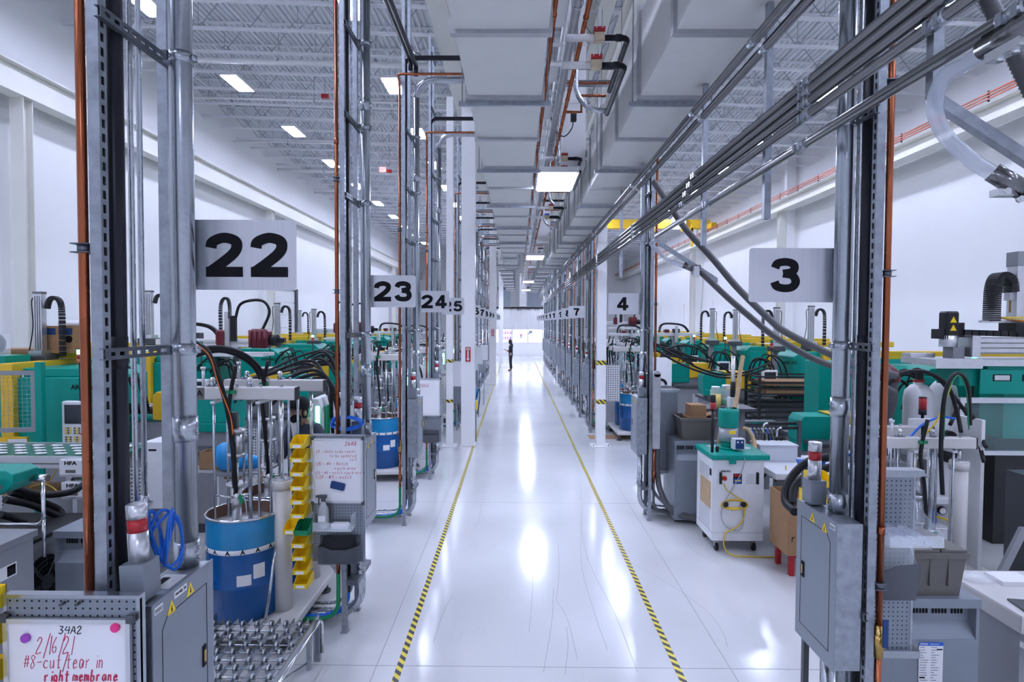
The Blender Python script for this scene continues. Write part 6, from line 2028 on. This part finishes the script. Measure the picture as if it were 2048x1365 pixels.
MB().box(-.06, .04, -d - .01, -d - .006, .82, .94, 'blackp').box(-.05, .03, -d - .012, -d - .01, .9, .935, 'red').box(-.05, .03, -d - .012, -d - .01, .83, .88, 'bcable').box(-.045, .025, -d - .0125, -d - .012, .85, .865, 'yplas').build('display', pl)
MB().cyl((-.165, -d - .006, .885), (-.165, -d - .03, .885), .026, 'red', 14).box(-.19, -.14, -d - .01, -d - .006, .858, .912, 'yplas').build('main_switch', pl)
txt('lettering', 'ARBURG', .03, 'ink', (-.15, -d - .0065, .965), FACE_CAM, pl, .03)
b = MB()
for k in range(7):
    b.box(.09, .18, -d - .0075, -d - .006, .82 + k * .018, .826 + k * .018, 'flange')
b.build('printed_lines', pl)
for z0, z1, y0, y1 in ((.84, 1.0, -.15, .2), (.25, .5, -.2, .2)):
    b = MB()
    for k in range(7):
        for j in range(6):
            b.box(-w - .002, -w, y0 + (y1 - y0) * j / 6, y0 + (y1 - y0) * (j + .6) / 6, z0 + (z1 - z0) * k / 7, z0 + (z1 - z0) * k / 7 + .012, 'flange')
    b.build('louvre', t)
MB().box(-w - .006, -w, -.24, .14, .5, .82, 'tan').box(-w - .004, -w, -.26, -.2, .9, .98, 'ink').build('filter_mat', t)
for x in (-.22, .22):
    for y in (-.22, .22):
        MB().cyl((x - .015, y, .05), (x + .015, y, .05), .05, 'rubber', 16).box(x - .022, x + .022, y - .02, y + .03, .05, .14, 'galv').build('castor', t)
for x in (-.15, .06):
    MB().cyl((x, -d, .58), (x, -d - .03, .58), .032, 'blackp', 16).build('cord_hook', t)
b = MB()
for k in range(4):
    z = .58
    b.tube([Vector((-.045 + (.14 + .006 * k) * math.cos(a), -d - .012 - .004 * k, z + (.042 + .006 * k) * math.sin(a) - .01 * (math.cos(a) ** 2))) for a in [2 * PI * q / 24 for q in range(24)]], .0055, 'ycable', 6, closed=True)
b.tube(spline([(-.17, -d - .01, .82), (-.14, -d - .02, .75), (-.04, -d - .02, .68), (.06, -d - .02, .62)], 6), .006, 'ycable', 6)
b.tube(spline([(.08, -d - .02, .56), (.05, -d - .03, .4), (-.04, -d - .03, .3), (-.15, -d - .03, .24), (-.17, -d - .05, .1), (-.1, -d - .1, .012), (.1, -d - .14, .012), (.4, -d - .14, .012), (.5, -d - .05, .05), (.52, -d + .05, .3), (.6, -d + .1, .8), (.62, -d + .15, 1.0)], 8), .008, 'ycable', 6)
b.build('yellow_cord', t)
MB().tube(spline([(.1, -.1, 1.17), (.06, -d - .03, 1.12), (.02, -d - .03, .95), (-.1, -d - .025, .72), (-.2, -d - .025, .5), (-.15, -d - .025, .33), (.0, -d - .025, .27), (.06, -d - .025, .36), (.03, -d - .025, .56)], 7), .006, 'flange', 6).build('grey_cord', t)
# loader on the lid
b = MB().lathe([(.001, 1.66), (.1, 1.66), (.118, 1.64), (.122, 1.62), (.122, 1.44), (.115, 1.43)], 'teal', n=28)
b.build('motor_hood', t).location = (.0, .05, 0)
MB().cyl((0, .05, 1.26), (0, .05, 1.43), .112, 'flange', 28).cyl((0, .05, 1.165), (0, .05, 1.26), .09, 'teal', 20).cyl((0, .05, 1.165), (0, .05, 1.19), .13, 'teal', 20).build('loader_drum', t)
MB().box(-.03, .05, -.064, -.062, 1.36, 1.4, 'yplas').build('label_slip', t)
lb = MB().box(-.01, .13, -.16, -.06, 1.19, 1.32, 'whtplas', c=.006).build('loader_box', t)
MB().box(.015, .115, -.1635, -.16, 1.2, 1.31, 'navy').box(.03, .05, -.1645, -.1635, 1.27, 1.29, 'paper').box(.08, .1, -.1645, -.1635, 1.27, 1.29, 'paper').build('face', lb)
b = MB()
for k in range(12):
    a = 2 * PI * k / 12
    b.box(.05, .1, -.006, .006, 1.655, 1.665, 'ink', X=Matrix.Translation((0, .05, 0)) @ Matrix.Rotation(a, 4, 'Z'))
b.build('hood_vent', t)
st = MB().cyl((-.27, -.18, 1.165), (-.27, -.18, 1.68), .018, 'blackp', 10).build('signal_light', t)
MB().cyl((-.27, -.18, 1.68), (-.27, -.18, 1.76), .032, 'red', 12).cyl((-.27, -.18, 1.76), (-.27, -.18, 1.85), .033, 'blackp', 12).build('lens', st)
t = thing('suction_tube', 'tall grey suction tube beside the teal loader of the dryer cart', 'tube', (2.78, 7.72, 0))
MB().cyl((0, 0, 0), (0, 0, 1.72), .038, 'tote', 14).cyl((0, 0, 1.72), (0, 0, 2.28), .026, 'alu', 14).cyl((0, 0, 1.72), (0, 0, 1.95), .032, 'blackp', 12).box(-.06, .06, -.05, .05, 1.6, 1.75, 'whtplas', c=.01).cyl((0, 0, 1.2), (0, 0, 1.3), .05, 'alu', 12).cyl((0, 0, .95), (0, 0, 1.15), .042, 'gplas', 12).build('tube', t)
MB().box(-.1, .1, -.1, .1, 0, .03, 'dgrey').build('foot', t)
corr('corrugated_hose', 'tan corrugated hose rising behind the teal loader', [P(1468, 820, 7.5), P(1473, 800, 7.55), P(1477, 775, 7.6), P(1480, 745, 7.65), P(1486, 712, 7.7)], .03, 'tan', 10, .02)
corr('corrugated_hose', 'tan corrugated hose arching down on the right of the dryer cart', [P(1487, 858, 7.75), P(1498, 862, 7.7), P(1508, 885, 7.6), P(1508, 915, 7.5), P(1506, 950, 7.5)], .03, 'tan', 10, .02)
corr('corrugated_hose', 'tan corrugated hose behind the left of the dryer loader', [P(1446, 850, 7.8), P(1440, 870, 7.75), P(1437, 900, 7.75)], .03, 'tan', 10, .02)
for k, (u, v, m_, m2) in enumerate(((1431, 815, 'yplas', 'yellow'), (1452, 812, 'gplas', 'pale green'))):
    q = P(u, v, 8.9)
    t = thing('pellet_jar', 'clear jar of %s pellets on the ledge behind the dryer cart' % m2, 'jar', q)
    MB().lathe([(.075, .0), (.08, .01), (.08, .26), (.06, .29)], 'clear', n=20).build('jar', t)
    MB().cyl((0, 0, .004), (0, 0, .19 if k == 0 else .1), .074, m_, 18).build('pellets', t)
    MB().cyl((0, 0, .29), (0, 0, .31), .062, 'whtplas', 16).build('lid', t)
t = thing('side_table', 'grey ledge table carrying two pellet jars behind the dryer cart', 'table', (3.2, 8.95, 0))
q = P(1431, 815, 8.9)
MB().box(-.55, .3, -.22, .3, q.z - .04, q.z, 'dgrey').build('top', t)
MB().box(-.5, .25, .1, .28, 0, q.z - .04, 'machgrey').build('cupboard', t)
MB().box(-.6, -.45, .02, .1, .95, 1.1, 'panel').box(-.56, -.49, .0, .02, .98, 1.08, 'ink').build('socket', t)

# manifold with looping hoses, right of the cart
t = thing('hose_manifold', 'dark manifold with many hanging hoses behind the dryer cart', 'manifold', (3.98, 9.6, 0))
MB().box(-.5, .16, -.1, .1, 1.08, 1.14, 'dgrey').box(-.48, .15, -.11, -.1, 1.11, 1.145, 'chrome').build('rail', t)
MB().box(-.48, .14, .12, .3, 0, 1.08, 'machgrey').box(-.2, .1, .115, .12, .5, .95, 'pegside').build('cupboard', t)
rr = random.Random(5)
for k in range(10):
    x = -.45 + k * .06
    MB().cyl((x, -.1, 1.03), (x, -.14, 1.03), .016, 'paper', 10).build('fitting', t)
    MB().tube(spline([(x, -.14, 1.03), (x + .02, -.2, .9), (x + .1, -.2, .68 - .02 * k), (x + .25, -.15, .55 - .02 * k), (.4, -.1, .6 + .02 * k), (.45, -.05, .95)], 6), .015, ('tote', 'dgrey', 'tote', 'bcable')[k % 4], 6).build('hose', t)

t = thing('wire_rack', 'black wire shelf trolley behind the sagging hoses on the right', 'rack', (5.6, 12.35, 0))
W, D, H = .75, .35, 1.66
for x in (-W, W):
    for y in (-D, D):
        MB().box(x - .024, x + .024, y - .024, y + .024, .05, H, 'blacks').cyl((x - .015, y, .04), (x + .015, y, .04), .04, 'rubber', 10).build('post', t)
for k in range(14):
    z = .12 + k * (H - .15) / 13
    b = MB()
    for y in (-D, D):
        b.box(-W, W, y - .012, y + .012, z - .018, z + .018, 'blacks')
    for x in (-W, W):
        b.box(x - .012, x + .012, -D, D, z - .018, z + .018, 'blacks')
    b.build('shelf_frame', t)
for k, z in enumerate((1.45, 1.28)):
    tag(MB().box(-.6, .7, -.33, .3, z, z + .09, 'card').build('carton_tray', None, (5.6, 12.35, 0)), 'brown carton tray on the black wire trolley, %s' % ('upper' if k == 0 else 'lower'), 'carton')
# the white cover board with a round black mark, by the right post
q = P(1322, 745, 10.6)
t = thing('cover_board', 'white board with half a black ring beside the copper pipe below sign 4', 'board', q)
MB().box(-.21, .19, 0, .03, -.24, .26, 'whtplas').box(-.2, .2, .03, .06, -q.z, .2, 'machgrey').build('board', t, bevel=.004)
MB().tube(arc((.0, -.004, -.22), .09, 0, 180, 16, (1, 0, 0), (0, 0, 1)), .022, 'ink', 6).build('ring_mark', t)

# grey cabinet and table right of the cart
t = thing('machine_table', 'pale machine table between the dryer cart and the right post', 'table', (3.44, 7.45, 0))
MB().box(-.42, .75, -.5, .5, .88, .95, 'whtplas').build('top', t, bevel=.004)
MB().box(-.05, .7, -.45, .45, .0, .88, 'machgrey').build('cupboard', t)
MB().box(-.42, -.38, .3, .46, 0, .88, 'dgrey').build('leg', t)
t = thing('metal_box', 'white metal box on the machine table right of the dryer cart', 'box', (3.3, 7.7, .95))
MB().box(-.22, .25, -.14, .16, 0, .2, 'panelw').box(-.23, .26, -.15, .17, .2, .215, 'panelw').build('box', t, bevel=.003)
tag(MB().prism([(-.1, 0), (.1, 0), (.14, .12), (-.14, .12)], 'y', -.08, .08, 'bluep').box(-.12, .12, -.082, -.08, .03, .05, 'navy').build('blue_bin', None, (3.5, 7.12, .95)), 'small blue bin on the machine table right of the dryer cart', 'bin')
t = thing('hydraulic_fittings', 'bent chrome fittings with drooping black hoses in front of the black trolley', 'fittings', P(1592, 855, 7.9))
for dz, L in ((.05, .36), (.0, .2)):
    MB().cyl((-L, -.05 + dz, dz), (0, -.05 + dz, dz), .02, 'blackp', 10).build('rod', t)
    pts = [Vector((-L, -.05 + dz, dz))] + arc((-L - .02, -.05 + dz, dz - .05), .05, 90, 180, 5, (1, 0, 0), (0, 0, 1)) + [Vector((-L - .07, -.05 + dz, dz - .12))]
    MB().tube(pts, .014, 'chrome', 8).build('fitting', t)
    for q in range(2):
        MB().tube(spline([(-L - .07 + .05 * q, -.05, dz - .12), (-L - .07 + .06 * q, -.06, dz - .3), (-L + .02, -.06, dz - .48), (-L + .12, -.06, dz - .4), (-L - .1 + .1 * q, -.1, dz - .7)], 6), .012, 'rubber', 6).build('hose', t)
MB().box(.0, .04, -.07, -.03, -P(1592, 855, 7.9).z, .1, 'dgrey').build('stand', t)
hoses('hose_bundle', 'thick black hoses curling under the machine table by the right beacon', [
    [P(1660, 915, 5.2), P(1615, 925, 5.3), P(1580, 960, 5.3), P(1570, 1000, 5.2), P(1590, 1025, 5.0)], [P(1665, 935, 5.1), P(1625, 945, 5.2), P(1590, 975, 5.2), P(1585, 1010, 5.1)]], r=.036)
t = thing('cardboard_box', 'open cardboard box on a red stand left of the right electrical box', 'box', (3.06, 6.5, .24))
MB().box(-.19, .28, -.2, .25, 0, .012, 'card').box(-.19, .28, -.2, -.19, .012, .62, 'card').box(-.19, .28, .24, .25, .012, .62, 'card').box(-.19, -.18, -.19, .24, .012, .62, 'card').box(.27, .28, -.19, .24, .012, .62, 'card').build('carton', t)
handwr = MB()
handwriting(handwr, 'rubber', -.16, .15, .09, -.203, 'ink', .003)
handwr.build('handwriting', t)
t = thing('red_stand', 'red steel stand under the open cardboard box at the right', 'stand', (3.1, 6.53, 0))
MB().box(-.18, .2, -.18, .2, .2, .24, 'red').build('top', t)
for x in (-.15, .17):
    for y in (-.15, .17):
        MB().box(x - .025, x + .025, y - .025, y + .025, 0, .2, 'red').build('leg', t)
for k, (u, v, yy) in enumerate(((1652, 957, 4.35), (1625, 985, 4.2))):
    make_bin(lab='yellow bin behind the thick conduit of the post with sign 3, %s' % ('upper' if k == 0 else 'lower'), loc=(2.19 - .03 * k, 4.42, 1.53 - .13 * k), w=.14, d=.16, h=.09, tag_on=False)
t = thing('bin_bracket', 'dark bracket holding two yellow bins behind the right electrical box', 'bracket', (2.19, 4.42, 0))
MB().box(-.07, .03, .0, .03, 1.3, 1.6, 'dgrey').box(-.04, .0, .0, .04, 0, 1.3, 'dgrey').build('bracket', t)
for x in (-1, 1):
    pass
t = thing('cable_bundle', 'thick dark cables sweeping down from the post with sign 4 to the transformer', 'cable')
for k, (dx, r) in enumerate(((0, .04), (.09, .022))):
    MB().tube(spline([(1.93 - dx, 8.2, 1.0), (1.93 - dx, 8.2, .7), (1.98 - dx, 8.15, .38), (2.15, 8.05, .13 + .05 * k), (2.6, 7.9, .07), (3.1, 7.85, .06)], 7), r, 'hosegrey', 10).build('cable', t)
tag(MB().box(-.45, .45, -.22, .22, 0, .006, 'card').build('cardboard_sheet', None, (2.15, 14.1, .0), (0, 0, .06)), 'flat cardboard sheet lying on the floor behind the banded white column', 'cardboard')
t = thing('pallet_dolly', 'green edged drum dolly on the floor behind the banded white column', 'dolly', (2.45, 15.9, 0))
MB().box(-.45, .4, -.2, .2, .06, .1, 'gplas').build('deck', t)
for x in (-.35, .3):
    MB().cyl((x, -.1, 0.03), (x, .1, .03), .03, 'blackp', 10).build('roller', t)

# things hung on and around the far left posts
q = P(950, 800, 15.4)
t = thing('water_pack', 'pale blue printed plastic packs hung on a post beyond the wide white column', 'bag', q)
MB().ball((0, 0, .15), .15, 'bag', 10, (.6, .4, 1.2)).ball((0, 0, -.18), .15, 'whtplas', 10, (.6, .4, 1.1)).cyl((0, 0, .3), (0, 0, .45), .004, 'strut', 4).build('pack', t)
for k, (u, v, yy) in enumerate(((957, 712, 17.0), (968, 706, 19.4))):
    q = P(u, v, yy)
    t = thing('notice_board', 'narrow white notice board beyond the wide white column, %s' % ('nearer' if k == 0 else 'farther'), 'board', q)
    MB().box(-.12, .12, -.02, .02, -.24, .24, 'whtplas', c=.008).build('board', t)
    MB().cyl((0, .03, -q.z), (0, .03, .1), .015, 'galv', 8).build('pole', t)
q = P(948, 792, 13.6)
t = thing('yellow_lockout', 'yellow lockout plug with a black lead at the foot of the wide white column', 'plug', (q.x + .03, 13.5, .82))
MB().box(-.05, .05, -.04, .04, -.1, .1, 'yplas', c=.01).box(-.03, .03, -.03, .03, -.82, -.1, 'blackp').build('plug', t)
MB().tube(spline([(0, 0, .1), (.06, .02, .3), (.1, .05, .35), (.1, .05, .1), (.05, .03, -.2)], 6), .012, 'rubber', 6).build('lead', t)

# ------------------------------------------------------------------ people
def skin_mesh(name, nodes, edges, m, parent, sub=2, root=0):
    me = bpy.data.meshes.new(name)
    me.from_pydata([n[0] for n in nodes], edges, [])
    o = bpy.data.objects.new(name, me)
    COL.objects.link(o)
    o.parent = parent
    me.materials.append(M[m])
    md = o.modifiers.new('skin', 'SKIN')
    md.use_smooth_shade = True
    for i, n in enumerate(nodes):
        r = n[1]
        me.skin_vertices[0].data[i].radius = r if isinstance(r, tuple) else (r, r)
        me.skin_vertices[0].data[i].use_root = (i == root)
    sb = o.modifiers.new('sub', 'SUBSURF'); sb.levels = sub; sb.render_levels = sub
    return o


def limb_chain(nodes, edges, start, pts):
    last = start
    for p in pts:
        nodes.append(p); edges.append((last, len(nodes) - 1)); last = len(nodes) - 1
    return last


def person(lab, loc, rz, arms, h=1.0, hd=0.0, hair='long', cap=False, mask=False, coat='cloth', legs='cloth', shoe='maroon', nod=.05, tee=False):
    """faces -y; arms = two lists of (elbow, wrist) points; nod pushes the head forward"""
    t = thing('person', lab, 'person', loc, rz)
    V = lambda x, y, z: (x * h, y * h, z * h)
    n = [(V(0, .01, .95), (.125, .1)), (V(0, .015, 1.1), (.12, .09)), (V(0, .0, 1.3), (.15, .105)), (V(0, .005, 1.42), (.09, .075)), (V(0, -.01, 1.5), .052),
         (V(0, -nod * .7, 1.575 - hd), (.06, .066)), (V(0, -nod * 1.0, 1.64 - hd), (.076, .09)), (V(0, -nod * .95 + .012, 1.70 - hd), (.077, .09)), (V(0, -nod * .9 + .018, 1.745 - hd), (.052, .06))]
    e = [(k, k + 1) for k in range(8)]
    sh = []
    for s in (-1, 1):
        el, wr = arms[0 if s < 0 else 1]
        k = limb_chain(n, e, 2, [(V(s * .17, .005, 1.39), .055), (V(s * .2, .01, 1.33), .052), (V(*el), .04), (V(*((a + b) / 2 for a, b in zip(el, wr))), .036), (V(*wr), .026)])
        d = (Vector(wr) - Vector(el)).normalized()
        up = Vector((0, 0, 1)) if abs(d.z) < .8 else Vector((0, -1, 0))
        sd = d.cross(up).normalized()
        w = Vector(wr)
        palm = w + d * .05
        pk = limb_chain(n, e, k, [(V(*palm), (.032, .018))])
        for f, (o, L) in enumerate(((-.026, .07), (-.009, .082), (.009, .078), (.026, .062))):
            b0 = palm + sd * o + d * .03
            limb_chain(n, e, pk, [(V(*b0), .0095), (V(*(b0 + d * L * .5 - up * .012)), .0088), (V(*(b0 + d * L * .8 - up * .04)), .0075)])
        b0 = w + d * .03 - sd * .03 * s
        limb_chain(n, e, pk, [(V(*(b0 - sd * .01 * s)), .0105), (V(*(b0 + d * .035 - sd * .022 * s + up * .01)), .009)])
    for s in (-1, 1):
        limb_chain(n, e, 0, [(V(s * .09, .01, .88), .088), (V(s * .095, .0, .66), .07), (V(s * .098, .0, .48), .054), (V(s * .1, .02, .3), .052), (V(s * .1, .035, .1), .036), (V(s * .105, .03, .05), .04), (V(s * .115, -.1, .035), (.036, .026))])
    # nose
    limb_chain(n, e, 6, [(V(0, -nod - .086, 1.625 - hd), .013), (V(0, -nod - .1, 1.617 - hd), .009)])
    skin_mesh('body', n, e, 'skin', t)
    # jacket / shirt
    n2 = [(V(0, .01, .87), (.15, .126)), (V(0, .012, .97), (.148, .122)), (V(0, .015, 1.1), (.142, .112)), (V(0, .0, 1.29), (.17, .125)), (V(0, .008, 1.41), (.11, .092)), (V(0, 0, 1.455), (.068, .066))]
    e2 = [(0, 1), (1, 2), (2, 3), (3, 4), (4, 5)]
    for s in (-1, 1):
        el, wr = arms[0 if s < 0 else 1]
        m_ = Vector(el).lerp(Vector(wr), .12 if not tee else .8)
        limb_chain(n2, e2, 3, [(V(s * .165, .005, 1.385), .07), (V(s * .205, .01, 1.32), .066), (V(*el), .052), (V(*m_), .047)])
    skin_mesh('jacket', n2, e2, coat, t)
    n3 = [(V(0, .012, .92), (.125, .108)), (V(0, .013, .98), (.13, .108)), (V(0, .014, 1.04), (.126, .104))]
    e3 = [(0, 1), (1, 2)]
    for s in (-1, 1):
        limb_chain(n3, e3, 0, [(V(s * .085, .012, .83), .098), (V(s * .095, .0, .66), .083), (V(s * .098, .0, .48), .068), (V(s * .1, .02, .3), .066), (V(s * .1, .035, .09), .06)])
    skin_mesh('trousers', n3, e3, legs, t)
    for s in (-1, 1):
        skin_mesh('shoe', [(V(s * .102, .06, .05), (.043, .046)), (V(s * .108, -.03, .05), (.045, .045)), (V(s * .116, -.13, .04), (.045, .034))], [(0, 1), (1, 2)], shoe, t, 2)
    # face
    fz, fy = 1.665 - hd, -nod - .082
    for s in (-1, 1):
        MB().ball(V(s * .03, fy + .008, fz), .0115 * h, 'paper', 8, (1, .6, .55)).ball(V(s * .03, fy + .0025, fz), .0052 * h, 'ink', 6).ball(V(s * .03, fy + .01, fz + .007), .0135 * h, 'skin', 8, (1, .7, .45)).build('eye', t)
        MB().box(*(q * h for q in (s * .031 - .018, s * .031 + .018)), (fy - .006) * h, (fy + .006) * h, (fz + .02) * h, (fz + .027) * h, 'hair').build('eyebrow', t)
        MB().ball(V(s * .079, -nod + .012, 1.645 - hd), .03 * h, 'skin', 8, (.35, .6, 1)).build('ear', t)
    if mask:
        MB().ball(V(0, -nod - .035, 1.60 - hd), .066 * h, 'ink', 14, (.95, .9, .72)).build('mask', t)
    else:
        MB().box(-.022 * h, .022 * h, (fy - .008) * h, (fy + .004) * h, 1.593 * h, 1.599 * h, 'liner').build('mouth', t)
    hb = MB()
    if cap:
        hb.lathe([(.001, 1.80), (.05, 1.795), (.086, 1.765), (.1, 1.71), (.1, 1.685)], 'ink', (0, 0, 0), 20, X=Matrix.Scale(h, 4) @ Matrix.Translation((0, -nod + .012, -hd)))
        hb.build('cap', t)
        MB().ball(V(0, -nod + .045, 1.65 - hd), .085 * h, 'hair', 14, (.97, .8, .95)).build('hair', t)
        MB().prism([V(*q)[:2] for q in ((-.07, -nod - .07, 0), (.07, -nod - .07, 0), (.05, -nod - .15, 0), (-.05, -nod - .15, 0))], 'z', (1.69 - hd) * h, (1.697 - hd) * h, 'ink').build('cap_peak', t)
    else:
        hb.ball(V(0, -nod + .03, 1.69), .1 * h, 'hair', 16, (.9, .95, .95))
        hb.ball(V(0, -nod + .085, 1.56), .1 * h, 'hair', 14, (.95, .6, 1.6)).ball(V(0, .1, 1.42), .09 * h, 'hair', 12, (1.1, .5, 1.3))
        for s in (-1, 1):
            hb.ball(V(s * .07, -nod + .02, 1.6), .045 * h, 'hair', 10, (.6, 1, 2.2))
        hb.build('hair', t)
    if tee:
        MB().prism([(-.05 * h, 1.47 * h), (.05 * h, 1.47 * h), (.01 * h, 1.3 * h), (-.01 * h, 1.3 * h)], 'y', -.125 * h, -.1 * h, 'paper').build('undershirt', t)
    return t


q = PZ(1021, 742, 0)
pw = person('person in black with long dark hair standing in the aisle, reading a phone', (q.x, q.y, 0), -PI / 2 - .15,
            [((-.23, -.05, 1.08), (-.1, -.26, 1.17)), ((.23, -.05, 1.08), (.09, -.27, 1.18))], .985, nod=.055)
ph = MB().box(-.035, .035, -.004, .004, -.07, .07, 'screen').build('phone')
tag(ph, 'dark phone held by the person standing in the aisle', 'phone')
X = Matrix.Rotation(-PI / 2 - .15, 3, 'Z')
ph.location = Vector((q.x, q.y, 0)) + X @ Vector((0, -.375, 1.19)); ph.rotation_euler = (-.6, 0, -PI / 2 - .15)
person('person in a dark cap, black mask and slate jacket working behind the yellow bins', (-2.285, 6.4, 0), -.5,
       [((-.26, -.02, 1.1), (-.2, -.25, 1.0)), ((.26, -.02, 1.1), (.14, -.28, 1.0))], 1.13, hd=.115, cap=True, mask=True, coat='cloth2', legs='cloth', shoe='blackp', nod=.07, tee=True)

# ------------------------------------------------------------------ labels read in words
import re
_ONES = 'zero one two three four five six seven eight nine ten eleven twelve thirteen fourteen fifteen sixteen seventeen eighteen nineteen'.split()


def in_words(m):
    n = int(m.group(0))
    return _ONES[n] if n < 20 else ['twenty', 'thirty'][n // 10 - 2] + ('-' + _ONES[n % 10] if n % 10 else '')


for o in bpy.data.objects:
    if 'label' in o:
        o['label'] = re.sub(r'\b\d{1,2}\b', in_words, o['label'])
